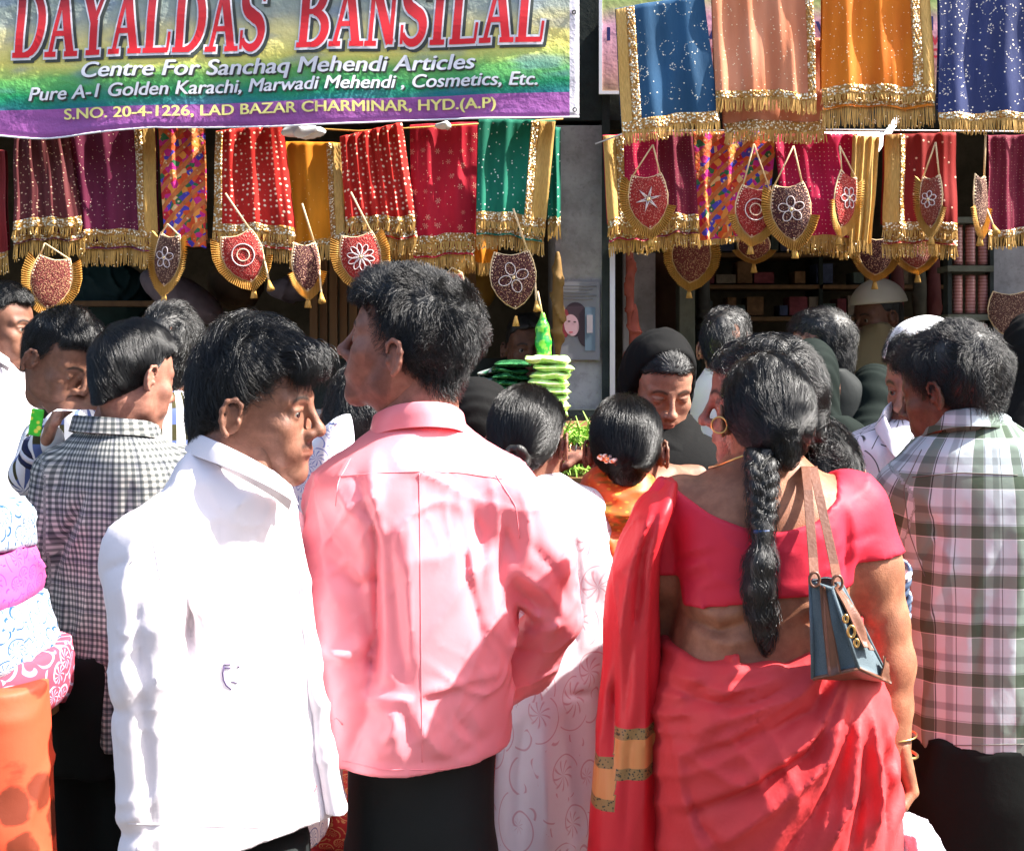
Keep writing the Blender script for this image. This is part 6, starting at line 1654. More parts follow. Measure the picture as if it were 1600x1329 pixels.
    seams(F, D, [[(548, 716), (528, 752), (524, 790)], [(775, 742), (806, 790), (812, 840)], [(528, 744), (600, 738), (660, 736), (720, 738), (785, 748)], [(535, 1188), (600, 1202), (690, 1202), (775, 1188)], [(655, 740), (657, 900), (660, 1190)]], C['pink'], sh, .0008)
    # cuff placket on the hanging sleeve
    def on(px, py):
        p = W(px, py, D); ys = np.linspace(D - 0.2, D + 0.05, 160)
        dd = F.sample(np.stack([np.full(160, p[0]), ys, np.full(160, p[2])], 1)); i = int(np.argmax(dd < 0)); return np.array([p[0], ys[i] - 0.001, p[2]])
    mb = MB(); 
    mb.tube([on(*q) for q in ((520, 1180), (523, 1120), (530, 1098), (541, 1090), (550, 1100))], 0.0011, 5); mb.build('cuff_placket', C['pink'], sh, True)
    buttons(o, [on(531, 1165)], C['cap'], 0.0045)
    # hand reaching the hip behind the waist
    Hf = Field(WP(700, 1200, D, 0.0), WP(860, 1000, D, 0.30), 0.004)
    hand(Hf, WP(775, 1098, D, .15), (-1, 0.05, -0.25), (0, -1, 0), 0.95, 0.3); V, Q = Hf.mesh(); mesh_ob('hand', V, Q, SKIN['warm'], o, True, {'tint': np.ones((len(V), 3))})
    lower_body(o, W(658, 0, D)[0], D, 0.95, 0.118, 0.085, C['dark'], dy=.035)
    mb = MB(); 
    shoes(o, WP(655, 0, D)[0], D, 120)
person_pink()

# ---------------------------------------------------------------- woman in the red saree
def person_saree():
    D = 2.0; z = lambda px, py, dy=0: WP(px, py, D, dy)
    o = person_root(1210, 900, D, 'woman in red saree and blouse seen from behind, long black plait and hoop earrings')
    H = Head(W(1194, 654, D), 98, -8, 0, (.82, .82, .84))
    hd = H.mesh(0.0036, female=True)
    F = Field((z(980, 0)[0], D - 0.26, z(0, 1400)[2]), (z(1470, 0)[0], D + 0.36, z(0, 620)[2]), 0.0055)
    rows = rows_px([(700, 1150, 1252, 0.01, .055), (728, 1138, 1262, 0.01, .062), (748, 1108, 1296, .01, .085), (775, 1056, 1345, .01, .105), (820, 1040, 1356, 0, .118), (880, 1050, 1338, 0, .125), (930, 1058, 1325, 0, .125), (985, 1056, 1330, 0, .128), (1040, 1042, 1345, 0, .140), (1120, 1030, 1372, 0, .165), (1230, 1032, 1382, 0, .172), (1340, 1036, 1386, 0, .165), (1400, 1036, 1386, 0, .165)], D)
    F.loft(rows, 0.03, p=2.4)
    rarm = [(z(1330, 806), .060), (z(1356, 900, -.005), .058), (z(1378, 985, -.01), .046), (z(1392, 1050, -.015), .042), (z(1396, 1120, -.02), .034), (z(1398, 1165, -.025), .0275), (z(1402, 1192, -.03), .027)]
    F.chain([a for a, b in rarm], [b for a, b in rarm], 0.018)
    larm = [(z(1072, 806), .058), (z(1042, 900, .03), .050), (z(1040, 990, .06), .040), (z(1010, 1010, .2), .032)]
    F.chain([a for a, b in larm], [b for a, b in larm], 0.018)
    folds(F, D, [([(1192, 800), (1190, 900), (1190, 1010)], -0.010, 0.018), ([(1320, 800), (1322, 850), (1318, 920)], -.009, .009), ([(1055, 790), (1058, 860), (1062, 920)], -.008, .009),
                 ([(1075, 945), (1120, 962), (1160, 950)], 0.008, 0.011), ([(1075, 972), (1120, 985), (1170, 962)], -0.009, 0.007), ([(1078, 990), (1130, 1000), (1180, 990)], 0.007, 0.010),
                 ([(1240, 950), (1300, 940)], 0.006, 0.012), ([(1240, 972), (1300, 966)], -0.005, 0.008),
                 ([(1362, 985), (1378, 992), (1396, 975)], -0.006, 0.006), ([(1376, 990), (1380, 1020)], -0.004, 0.005),
                 ([(1230, 760), (1290, 775)], 0.003, 0.02)])
    Hn = Field(z(1330, 1280) + (0, -0.2, 0), z(1450, 1150) + (0, 0.1, 0), 0.0026)
    hand(Hn, z(1402, 1172, -.030), (0.10, -0.05, -1), (-0.80, -0.50, 0), 0.95, 1.05, thumb_side=1, spread=0.03)
    V, Q = F.mesh(); Vh, Qh = Hn.mesh()
    skin_body(o, [hd, (V, Q, None), (Vh, Qh, None)], SKIN['saree'] if 'saree' in SKIN else SKIN['brown'])
    # blouse
    B = F.clone(); B.d = F.d - 0.0065
    neck = [(1030, 742), (1062, 772), (1100, 800), (1150, 818), (1200, 824), (1250, 812), (1290, 782), (1308, 748), (1320, 730)]
    nx = [z(a, 0)[0] for a, b in neck]; nz = [z(0, b)[2] for a, b in neck]
    xr = z(1386, 0)[0]
    def keep(x, y, zz):
        back = np.minimum(1, 1 + 0 * y)
        zn = np.interp(np.ravel(x), nx, nz).reshape(np.shape(x))
        e1 = zz - zn                                              # above the scoop
        bot = np.interp(np.ravel(x), [z(1050, 0)[0], z(1200, 0)[0], z(1320, 0)[0]], [z(0, 948)[2], z(0, 922)[2], z(0, 912)[2]]).reshape(np.shape(x))
        sleeve_r = np.where(x > z(1322, 0)[0], z(0, 876)[2] + 0.10 * (x - z(1350, 0)[0]), bot)
        sleeve = np.where(x < z(1060, 0)[0], z(0, 905)[2], sleeve_r)
        return np.maximum(e1, sleeve - zz) + 0 * y
    B.cutfn(keep, 0.002)
    folds(B, D, [([(1060, 870), (1110, 850)], .004, .005), ([(1062, 880), (1120, 862)], -.003, .004), ([(1050, 800), (1062, 850)], .004, .005), ([(1060, 900), (1100, 875)], .0045, .005), ([(1065, 915), (1115, 890)], -.003, .005), ([(1075, 925), (1130, 900)], .003, .006), ([(1060, 885), (1090, 860)], -.003, .005),
                 ([(1320, 800), (1322, 850), (1318, 890)], -.003, .007), ([(1055, 790), (1058, 860), (1062, 900)], -.003, .007),
                 ([(1280, 870), (1318, 840)], .003, .006), ([(1270, 895), (1316, 870)], .003, .006), ([(1272, 905), (1316, 888)], -.003, .005), ([(1325, 860), (1385, 850)], .0025, .006), ([(1325, 848), (1380, 836)], -.0025, .005),
                 ([(1240, 860), (1300, 820)], .002, .008), ([(1270, 800), (1320, 780)], .002, .008)])
    folds(B, D, [([(1050, 938), (1130, 928), (1200, 914), (1320, 904)], .0026, .0045), ([(1326, 868), (1386, 862)], .0022, .0045), ([(1040, 760), (1066, 782), (1104, 808), (1150, 826), (1200, 832), (1250, 820), (1296, 790), (1316, 750)], .0020, .004)])
    noise_fold(B, 41, 0.0014, 60)
    shirt_mesh('blouse', B, C['blouse'], o, [(z(1200, 1000), z(1200, 700), .14, (0, -1, 0))])
    # saree skirt
    S = Field((z(970, 0)[0], D - 0.32, 0.03), (z(1460, 0)[0], D + 0.32, z(0, 960)[2]), 0.0085)
    S2 = Field((z(1000, 0)[0], D - 0.30, z(0, 1400)[2]), (z(1440, 0)[0], D + 0.28, z(0, 960)[2]), 0.0055)
    for G in (S2,):
        G.loft([(r[0], r[1], r[2], r[3] + 0.016, r[4] + 0.024) for r in rows_px([(960, 1060, 1328, 0, .124), (1000, 1055, 1332, 0, .130), (1040, 1042, 1348, 0, .142), (1120, 1028, 1374, 0, .168), (1230, 1030, 1384, 0, .175), (1345, 1032, 1386, 0, .172), (1400, 1030, 1388, 0, .172)], D)], 0.02, p=2.4)
        def top(x, y, zz):
            t = np.interp(np.ravel(x), [z(1030, 0)[0], z(1075, 0)[0], z(1110, 0)[0], z(1200, 0)[0], z(1255, 0)[0], z(1300, 0)[0], z(1340, 0)[0]], [z(0, a)[2] for a in (1000, 1018, 1008, 1016, 996, 965, 955)]).reshape(np.shape(x))
            return zz - t + 0 * y
        G.cutfn(top, 0.006)
    L = []
    for a, b, c, amp, w in [((1292, 1000), (1230, 1062), (1085, 1110), .010, .012), ((1300, 1010), (1250, 1090), (1100, 1150), -.010, .012), ((1305, 1020), (1262, 1110), (1120, 1210), .011, .013),
                            ((1300, 1050), (1240, 1150), (1060, 1260), -.012, .013), ((1310, 1040), (1265, 1160), (1100, 1290), .011, .013), ((1318, 1080), (1275, 1200), (1180, 1325), -.012, .013),
                            ((1320, 1110), (1300, 1220), (1240, 1329), .011, .013), ((1335, 1110), (1325, 1220), (1290, 1329), -.010, .012), ((1345, 1090), (1352, 1220), (1330, 1329), .010, .012),
                            ((1362, 1120), (1372, 1220), (1362, 1329), -.008, .010), ((1060, 1050), (1120, 1062), (1220, 1040), .006, .010), ((1050, 1075), (1130, 1085), (1230, 1060), -.007, .009),
                            ((1060, 1160), (1120, 1190), (1170, 1195), .005, .012), ((1045, 1130), (1060, 1220), (1090, 1329), .006, .014), ((1060, 1200), (1085, 1270), (1140, 1329), -.006, .012),
                            ((1110, 1120), (1160, 1170), (1180, 1230), .004, .010), ((1180, 1110), (1215, 1190), (1220, 1240), .004, .009), ((1050, 1022), (1140, 1025), (1230, 1012), -.004, .007)]:
        L.append(([a, b, c], amp, w))
    folds(S2, D, [(a_, b_ * 1.6, c_ * .75) for a_, b_, c_ in L]); 
    N1 = Noise3(44, 6, 30, (1, 1, 1)); 
    def dg(x, y, zz, d):
        q = (x * 0.62 - zz * 0.62); r_ = (x * 0.6 + zz * 0.6)
        v = np.sin(q * 150 + 3.0 * N1(x * .35, y * .35, zz * .35)) * sstep(-.1, .6, np.sin(q * 23 + 1))
        return d - 0.0032 * v
    S2.apply(dg, band=0.02); noise_fold(S2, 45, 0.0015, 34)
    def pleat(x, y, zz, d):
        a = np.arctan2(zz - z(0, 985)[2], x - z(1315, 0)[0]); rr_ = np.sqrt((zz - z(0, 985)[2]) ** 2 + (x - z(1315, 0)[0]) ** 2)
        w = np.sin(a * 26 + 1.5 * np.sin(a * 7) + 4 * N1(x * .2, y * .2, zz * .2)); return d - 0.0050 * sstep(.05, .2, rr_) * ((1 - np.abs(w)) ** 1.3 - .3) * (y < D)
    S2.apply(pleat, band=.02)
    V, Q = S2.mesh()
    S.loft([(r[0], r[1], r[2], r[3], r[4]) for r in rows_px([(1380, 1032, 1386, 0, .168), (1600, 1030, 1390, 0, .17), (2090, 1010, 1410, 0, .19)], D)], 0.0)
    noise_fold(S, 46, 0.006, 30, (1, 1, .3)); V2, Q2 = S.mesh()
    mesh_ob('saree', np.concatenate([V, V2]), np.concatenate([Q, Q2 + len(V)]), C['saree'], o, True)
    # shoulder fall (pallu)
    G = Field((z(895, 0)[0], D - 0.20, z(0, 1420)[2]), (z(1075, 0)[0], D + 0.20, z(0, 738)[2]), 0.0048)
    G.loft(rows_px([(752, 1040, 1060, .0, .05), (775, 1014, 1062, -.005, .085), (810, 992, 1048, -.01, .100), (860, 968, 1032, -.01, .090), (920, 950, 1029, -.01, .08), (1000, 943, 1032, -.01, .075), (1080, 945, 1034, -.01, .07), (1200, 938, 1032, -.01, .07), (1345, 918, 1032, -.01, .075), (1420, 915, 1034, -.01, .08)], D), 0.01, p=2.2)
    folds(G, D, [([(1042, 765), (1005, 860), (990, 1000), (975, 1150)], -.012, .007), ([(1022, 780), (980, 900), (962, 1080)], .010, .008), ([(1032, 790), (1014, 900), (1010, 1100), (1006, 1329)], .009, .008),
                 ([(966, 1000), (964, 1100), (962, 1240)], -.010, .007), ([(1000, 1120), (985, 1180), (975, 1329)], -.010, .008), ([(985, 900), (992, 1050), (990, 1200)], .007, .008), ([(950, 1060), (938, 1180), (928, 1329)], .009, .009), ([(1016, 950), (1022, 1150), (1022, 1329)], -.008, .006), ([(1000, 820), (970, 930)], -.008, .006)])
    noise_fold(G, 47, 0.0022, 40, (1, 1, .25))
    V, Q = G.mesh(); u_ = (V[:, 0] - z(980, 0)[0]); vv = z(0, 770)[2] - V[:, 2]
    dark = np.stack([u_, vv + 0.012 * np.sin(u_ * 12) + np.where(V[:, 0] < z(957, 0)[0], -0.045, 0), 0 * vv], 1)
    mesh_ob('shoulder_drape', V, Q, C['pallu'], o, True, {'pat': dark})
    # hair with a long plait
    def tw(f):
        f.ell((0, -0.050, 0.008), (0.076, 0.060, 0.076), 0.02); f.cone((0, -0.085, -0.045), (0, -0.098, -0.085), 0.040, 0.020, 0.03)
    H.hair('woman', o, 0.0038, 8000, 0.075, 0.00040, 8, lift=0.22, wild=0.10, tweak=tw, bumps=0.0018, steps=8)
    zz_ = z; z = lambda px, py, dy=0: W(px, py, D + dy)
    pl = [(1190, 676), (1190, 735), (1192, 785), (1191, 826)]; yb = D - 0.118
    ys = {0: -0.062, 1: -0.118, 2: -0.128, 3: -0.140}
    pts = [z(a, b, ys[i]) for i, (a, b) in enumerate(pl)]
    def path(t): 
        q = t * 3; i = min(int(q), 2); return pts[i] * (1 - (q - i)) + pts[i + 1] * (q - i)
    K = Field(z(1130, 1050) + (0, -0.24, 0), z(1260, 690) + (0, 0.0, 0), 0.0034)
    for j in range(3):
        pp, rr = [], []
        for i in range(49):
            t = i / 48; ph = t * 2 * PI * 2.3 + j * 2 * PI / 3; w = 0.0145 * (1 - 0.25 * t)
            pp.append(path(t) + np.array([math.sin(ph) * w, math.sin(2 * ph) * w * 0.5, 0])); rr.append(0.0098 - 0.002 * t)
        K.chain(pp, rr, 0.0012)
    K.cone(z(1191, 822, -.140), z(1191, 834, -.142), 0.0125, 0.0125, 0.002)
    tail = [z(1191, 836, -.142), z(1188, 880, -.145), z(1186, 920, -.142), z(1192, 960, -.138), z(1196, 990, -.135), z(1200, 1012, -.138)]
    K.chain(tail, [.011, .020, .022, .018, .012, .005], 0.01)
    Nn = Noise3(77, 8, 300, (1, 1, 0.12)); K.apply(lambda x, y, zz, d: d - 0.0006 * Nn(x, y, zz), band=0.02)
    V, Q = K.mesh(); pob = mesh_ob('plait', V, Q, HAIR_CAP, o)
    m = Mat('blue hair band', 0.5); m.color((0.02, 0.05, 0.14, 1)); mb = MB(); mb.tube([z(1191, 826, -.141), z(1191, 832, -.141)], 0.0145, 14); mb.build('hair_band', m.m, pob, True)
    def flow(p):
        t = np.stack([0.10 * np.sin(p[:, 2] * 40) + 0 * p[:, 0], 0 * p[:, 0], -np.ones(len(p))], 1); return t
    P = strands(K, V, Q, None, None, None, 'x', 1100, 0.035, 0.0004, 9, 0.25, 0.25, 7, flow); hair_curves('strands', P, 0.00045, HAIR, pob)
    fz = np.random.RandomState(12); n = 260; a = fz.rand(n) * 2 * PI; b = fz.rand(n); root = np.stack([np.cos(a) * .074, -.02 + np.sin(a) * .085, -.06 + .17 * b], 1); out = root - np.array([0, -.015, .02]); out /= np.linalg.norm(out, axis=1, keepdims=True)
    st = np.stack([root + out * (.004 + .012 * t) + np.array([0, 0, -.02]) * t * t + fz.normal(size=(n, 3)) * .004 * t for t in np.linspace(0, 1, 6)], 1)
    hair_curves('flyaway_strands', to_world(st.reshape(-1, 3), H.M, H.o, H.sc).reshape(st.shape), .00022, HAIR, pob)
    # loose frizz round the nape
    # jewellery
    z = lambda px, py, dy=0: W(px, py, D + dy)
    def hoop(c, r, ax, name='hoop_earring'):
        mb = MB(); mb.tube([np.array(c) + r * np.array([math.cos(a) * ax[0], math.cos(a) * ax[1], math.sin(a)]) for a in np.linspace(0, 2 * PI, 24, endpoint=False)], 0.0016, 6, closed=True); mb.build(name, GOLD, o, True)
    hoop(z(1124, 664, -.03), 0.0125, (0.9, -0.4, 0)); hoop(z(1247, 697, -.04), 0.0125, (0.85, 0.5, 0))
    mb = MB(); mb.tube([z(1108, 730, 0.03), z(1125, 726, -.035), z(1150, 716, -.062), z(1172, 708, -.070), z(1215, 708, -.068), z(1240, 716, -.058)], 0.0018, 6); mb.build('necklace', GOLD, o, True)
    for (px, py, r, tilt, th) in ((1398, 1148, .0325, .10, .0016), (1400, 1174, .0315, -.12, .0024)):
        mb = MB(); c = z(px, py, -.024); mb.tube([c + r * np.array([math.cos(a), math.sin(a), tilt * math.cos(a)]) for a in np.linspace(0, 2 * PI, 28, endpoint=False)], th, 6, closed=True); mb.build('bangle', GOLD, o, True)
    for sgn in (-1, 1):
        f_ = Field(z(1210 + sgn * 70 - 60, 2160) + (0, -0.1, 0), z(1210 + sgn * 70 + 60, 2050) + (0, 0.3, 0), 0.008)
        f_.cone(z(1210 + sgn * 60, 2130, 0), z(1210 + sgn * 66, 2138, .15), .035, .028, 0); f_.cutfn(lambda x, y, zz: 0.004 - zz + 0 * x + 0 * y); V, Q = f_.mesh()
        if len(V): mesh_ob('sandal', V, Q, C['tan'], o)
SKIN['saree'] = skin_mat('skin saree', (0.36, 0.155, 0.085))
person_saree()

# ---------------------------------------------------------------- man in the plaid shirt at the right edge
def person_plaid():
    D = 2.55; z = lambda px, py, dy=0: WP(px, py, D, dy)
    o = person_root(1540, 900, D, 'man in a lilac and olive plaid shirt at the right, seen from behind')
    H = Head(W(1482, 614, D), 138, -12, 0, (.95, .95, .95))
    hd = H.mesh(0.003, tint=dict(moustache=0.9, stubble=0.2))
    neck = Field(z(1380, 800) + (0, -0.2, 0), z(1640, 590) + (0, 0.2, 0), 0.005)
    neck.cone(z(1497, 640), z(1515, 700), 0.056, 0.062, 0); neck.cone(z(1515, 700), z(1530, 790), 0.062, .09, .03)
    V, Q = neck.mesh(); skin_body(o, [hd, (V, Q, None)], SKIN['dark']); H.eyes(o)
    def tw(f): f.ell((0, -0.03, 0.045), (0.086, 0.104, 0.096), 0.02)
    H.hair('full', o, 0.0042, 9000, 0.038, 0.00042, 15, lift=0.7, wild=0.40, tweak=tw, bumps=0.002)
    F = Field((z(1345, 0)[0], D - 0.22, z(0, 1215)[2]), (z(1760, 0)[0], D + 0.36, z(0, 635)[2]), 0.0058)
    F.loft(rows_px([(650, 1475, 1570, 0, .062), (682, 1446, 1618, 0, .09), (715, 1412, 1660, 0, .11), (760, 1392, 1690, 0, .122), (850, 1400, 1700, 0, .128), (950, 1412, 1698, 0, .125), (1060, 1418, 1690, 0, .125), (1200, 1418, 1690, 0, .13)], D), 0.03)
    F.chain([z(1425, 775), z(1398, 850, .04), z(1392, 930, .09)], [.068, .062, .055], 0.02)
    F.chain([z(1392, 930, .09), z(1372, 900, .24)], [.055, .045], 0.02)
    F.chain([z(1690, 775), z(1712, 900, .03), z(1700, 1010, .12)], [.072, .066, .055], 0.02)
    F.late(lambda x, y, zz: z(0, 1168)[2] - 0.03 * (x - z(1540, 0)[0]) - zz + 0 * y, 0.003)
    folds(F, D, [([(1455, 800), (1465, 840), (1445, 890), (1432, 960)], -.012, .010), ([(1440, 770), (1458, 810)], .006, .012), ([(1468, 850), (1480, 880), (1455, 950), (1440, 1000)], .010, .012),
                 ([(1540, 860), (1520, 900), (1500, 1010)], .006, .014), ([(1560, 900), (1530, 960), (1515, 1060)], -.006, .012), ([(1500, 780), (1490, 850)], -.005, .012), ([(1580, 760), (1580, 900), (1570, 1050)], .005, .02),
                 ([(1390, 800), (1408, 840), (1390, 880)], -.007, .009), ([(1415, 860), (1395, 900)], .006, .010), ([(1378, 830), (1400, 870)], .005, .010), ([(1432, 1010), (1436, 1120)], .005, .012), ([(1600, 900), (1590, 1100)], -.005, .016)])
    noise_fold(F, 51, 0.0035, 26, (1.2, 1, .45)); noise_fold(F, 52, 0.001, 80)
    bones = [(z(1545, 1300), z(1545, 600), .15, (0, -1, 0)), (z(1425, 775), z(1392, 930, .09), .05, (0, -1, 0)), (z(1690, 775), z(1712, 900, .03), .055, (0, -1, 0))]
    shirt_mesh('shirt', F, C['plaid'], o, bones)
    sh = o.children[-1]; seams(F, D, [[(1440, 702), (1412, 760), (1420, 830), (1445, 900)], [(1425, 745), (1500, 738), (1590, 742)], [(1425, 1160), (1500, 1164), (1600, 1162)]], C['thread_dark'], sh, .0011)
    collar(o, [z(1462, 712, .08), z(1452, 694, .04), z(1458, 680, -.02), z(1492, 668, -.068), z(1528, 664, -.085), z(1566, 668, -.062), z(1588, 680, 0), z(1578, 690, .06)], C['plaid'], 0.030, flare=0.010, fall=0.5)
    lower_body(o, z(1545, 0)[0], D, z(0, 1150)[2], 0.165, 0.13, C['black']); shoes(o, z(1545, 0)[0], D, 110, mat=C['black'])
    Hf = Field(z(1300, 1000) + (0, 0.15, 0), z(1450, 800) + (0, 0.45, 0), 0.0045)
    Hf.cone(z(1372, 900, .24), z(1365, 893, .29), .03, .025, 0); hand(Hf, z(1365, 893, .29), (-.2, 1, 0.0), (0, 0, -1), 0.95, 0.5); V, Q = Hf.mesh(); mesh_ob('hand', V, Q, SKIN['dark'], o, True, {'tint': np.ones((len(V), 3))})
person_plaid()

# ---------------------------------------------------------------- youth in the small-check shirt at the left
def person_check():
    D = 2.85; z = lambda px, py, dy=0: WP(px, py, D, dy)
    o = person_root(170, 900, D, 'slim youth in a small green checked shirt at the left, straight glossy black hair')
    H = Head(W(207, 592, D), 50, -12, -4, (0.98, .98, .98))
    hd = H.mesh(0.0034)
    neck = Field(z(80, 790) + (0, -0.2, 0), z(300, 540) + (0, 0.2, 0), 0.005)
    neck.cone(z(194, 610, .02), z(178, 662, .03), 0.050, 0.048, 0); neck.cone(z(178, 662, .03), z(172, 740, .03), 0.048, .050, .02)
    V, Q = neck.mesh(); skin_body(o, [hd, (V, Q, None)], SKIN['warm']); H.eyes(o)
    def fl(p):
        d = np.stack([0.9 * p[:, 0] + 0.25, 0.25 + 2.0 * np.clip(p[:, 1], -.05, .05), -1.1 * sstep(0.13, 0.06, p[:, 2]) - 0.06], 1); d[:, 0] *= 3; return d / np.linalg.norm(d, axis=1, keepdims=True)
    H.hair('short', o, 0.0038, 8000, 0.075, 0.00042, 25, lift=0.12, wild=0.10, bumps=0.0012, steps=8, flow=fl)
    F = Field((z(10, 0)[0], D - 0.22, z(0, 1260)[2]), (z(360, 0)[0], D + 0.36, z(0, 655)[2]), 0.0058)
    F.loft(rows_yaw([(668, 125, 225, 0, .06), (695, 95, 262, 0, .09), (735, 72, 292, 0, .11), (800, 60, 300, 0, .12), (900, 62, 300, 0, .12), (1000, 66, 298, 0, .115), (1100, 76, 292, 0, .115), (1240, 90, 292, 0, .12)], D, math.radians(-32), .115), 0.03, p=2.6, yaw=math.radians(-32))
    F.chain([z(92, 745), z(72, 850, .0), z(82, 905, .02)], [.066, .062, .056], 0.02)
    F.chain([z(82, 905, .02), z(96, 800, .25)], [.056, .046], 0.014)
    F.chain([z(276, 745), z(290, 850, .03), z(280, 900, .08)], [.066, .06, .055], 0.02)
    F.late(lambda x, y, zz: z(0, 1055)[2] - 1.15 * np.clip(x - z(95, 0)[0], -.2, .13) - zz + 0 * y, 0.004)
    folds(F, D, [([(140, 770), (118, 810), (90, 860), (78, 900)], -.018, .013), ([(150, 760), (130, 830), (85, 900)], .010, .014), ([(85, 760), (72, 850)], .006, .012), ([(110, 745), (95, 830)], .006, .012),
                 ([(90, 930), (96, 1040)], .006, .012), ([(110, 920), (112, 1040)], -.005, .010), ([(180, 980), (195, 1030), (190, 1080)], .010, .016), ([(160, 990), (178, 1050), (185, 1120)], -.008, .012), ([(200, 850), (190, 950)], .005, .018),
                 ([(165, 770), (172, 830), (168, 900)], -.006, .012), ([(215, 740), (205, 820)], -.006, .012)])
    noise_fold(F, 61, 0.003, 26, (1, 1, .5)); noise_fold(F, 62, 0.001, 80)
    bones = [(z(180, 1300), z(180, 600), .14, (0, -1, 0)), (z(92, 745), z(72, 900), .05, (0, -1, 0)), (z(276, 745), z(290, 850), .05, (0, -1, 0))]
    shirt_mesh('shirt', F, C['check'], o, bones)
    collar(o, [z(238, 704, .05), z(244, 690, .0), z(226, 682, -.055), z(180, 678, -.082), z(138, 675, -.070), z(112, 672, -.02), z(108, 674, .03), z(130, 680, .07)], C['check'], 0.030, flare=0.010, fall=0.5)
    lower_body(o, z(158, 0)[0], D, z(0, 1020)[2], 0.125, 0.12, C['black']); shoes(o, z(160, 0)[0], D, 80, mat=C['black'])
person_check()
# ================================================================ PEOPLE FURTHER IN
def crowd(D, label, head, torso, mat, style='short', skin='brown', pat=None, arms=(), hem=None, h=0.0085, hairn=3500, hairlen=.035, wild=.3, hk=None, tint=None, fold_=None, bottom='dark', split=True,
          bottom_rx=.12, shirtname='shirt', hidehead=False, tweak=None, bumps=.002, hh=0.0042, cap=None, hs=None, collar_=None, neckr=.052, group=None, hmat=None, veil=None, necktop=None, nf=.004, hoff=0, yaw=0):
    """torso: px rows; head: (px, py, yaw, pitch, scale)"""
    z = lambda px, py, dy=0: WP(px, py, D, dy)
    cx = (torso[-1][1] + torso[-1][2]) / 2
    o = person_root(cx, 900, D, label, group)
    parts = []; H = None
    if head:
        H = Head(W(head[0], head[1], D + hoff), head[2], head[3], 0, head[4] if len(head) > 4 else 1.0)
        parts.append(H.mesh(hh, tint=tint or {}, **(hk or {})))
        ne = necktop or (torso[0][1] + torso[0][2]) / 2
        N = Field(z(head[0] - 160, head[1] + 260) + (0, -.25, 0), z(head[0] + 160, head[1] - 60) + (0, .25, 0), 0.007)
        N.cone(H.w((0, -.018, -.06)), z(ne, torso[0][0] + 15), neckr * .95, neckr * 1.05, 0)
        N.cone(z(ne, torso[0][0] + 15), z(ne, torso[0][0] + 70), neckr * 1.05, neckr * 1.2, .02)
        V, Q = N.mesh(); parts.append((V, Q, None))
    F = None
    xs = [r[1] for r in torso] + [r[2] for r in torso] + [q[0] for a in arms for q in a]; ys = [r[0] for r in torso] + [q[1] for a in arms for q in a]
    dmax = max([0.3] + [q[2] + 0.1 for a in arms for q in a])
    F = Field((z(min(xs) - 60, 0)[0], D - 0.34, z(0, max(ys) + 60)[2]), (z(max(xs) + 60, 0)[0], D + dmax, z(0, min(ys) - 40)[2]), h)
    rw = [r if len(r) > 4 else (r[0], r[1], r[2], 0, .115) for r in torso]
    if yaw: F.loft(rows_yaw(rw, D, math.radians(yaw)), 0.03, p=2.6, yaw=math.radians(yaw))
    else: F.loft(rows_px(rw, D), 0.03)
    bare = []
    for a in arms:
        pts = [z(q[0], q[1], q[2]) for q in a]; F.chain(pts, [q[3] for q in a], 0.02)
    if hem: F.late(lambda x, y, zz: z(0, hem)[2] - zz + 0 * x + 0 * y, 0.003)
    if fold_: folds(F, D, fold_)
    noise_fold(F, abs(int(head[0] if head else cx)), nf, 26, (1, 1, .5))
    zc = z((torso[0][1] + torso[0][2]) / 2, 0)[0]
    bones = [(z(cx, 1500), z(cx, torso[0][0] - 40), .14, (0, -1, 0))] + [(z(*a[0][:3]), z(*a[1][:3]), .05, (0, -1, 0)) for a in arms]
    if parts: skin_body(o, parts, SKIN[skin])
    sh = shirt_mesh(shirtname, F, mat, o, bones)
    if head and not hidehead:
        H.hair(style, o, 0.0048, hairn, hairlen, 0.0005, abs(int(head[0])), lift=.4, wild=wild, tweak=tweak, bumps=bumps)
        if head[2] < 60 or head[2] > 120: H.eyes(o)
    top = z(0, hem - 30)[2] if hem else max(z(0, torso[-1][0])[2], 0.1)
    if bottom and top > 0.15:
        lower_body(o, z(cx, 0)[0], D, top, bottom_rx, .12, C[bottom] if isinstance(bottom, str) else bottom, split=split, name='trousers' if split else 'skirt', h=.016)
    if collar_: collar(o, [z(*q) for q in collar_], mat, .026, flare=.010)
    return o, H, F, z

def veil_over(o, H, mat, D, drape=None, opening=True, h=0.006, z=None, seed=1, name='headscarf'):
    """a close headscarf; opening keeps the face free. Built in head space, then draped cloth in world space"""
    f = Field((-.15, -.17, -.22), (.15, .16, .18), h)
    f.ell((0, -.016, .034), (.088, .108, .102), 0); f.ell((0, .03, .03), (.074, .066, .066), .03); f.cone((0, -.03, -.04), (0, -.05, -.19), .080, .105, .05)
    f.cone((0, .0, -.09), (0, .0, -.2), .085, .12, .04)
    if opening:
        f.ell((0, .105, .002), (.060, .075, .088), .012, 'cut')
    N = Noise3(seed, 7, 40, (1, 1, .6)); f.apply(lambda x, y, zz, d: d - .0022 * N(x, y, zz) - .0018 * np.sin((y * 1.2 + zz) * 120 + 2 * N(x, y, zz)))
    V, Q = f.mesh(); return mesh_ob(name, to_world(V, H.M, H.o, H.sc), Q, mat, o)

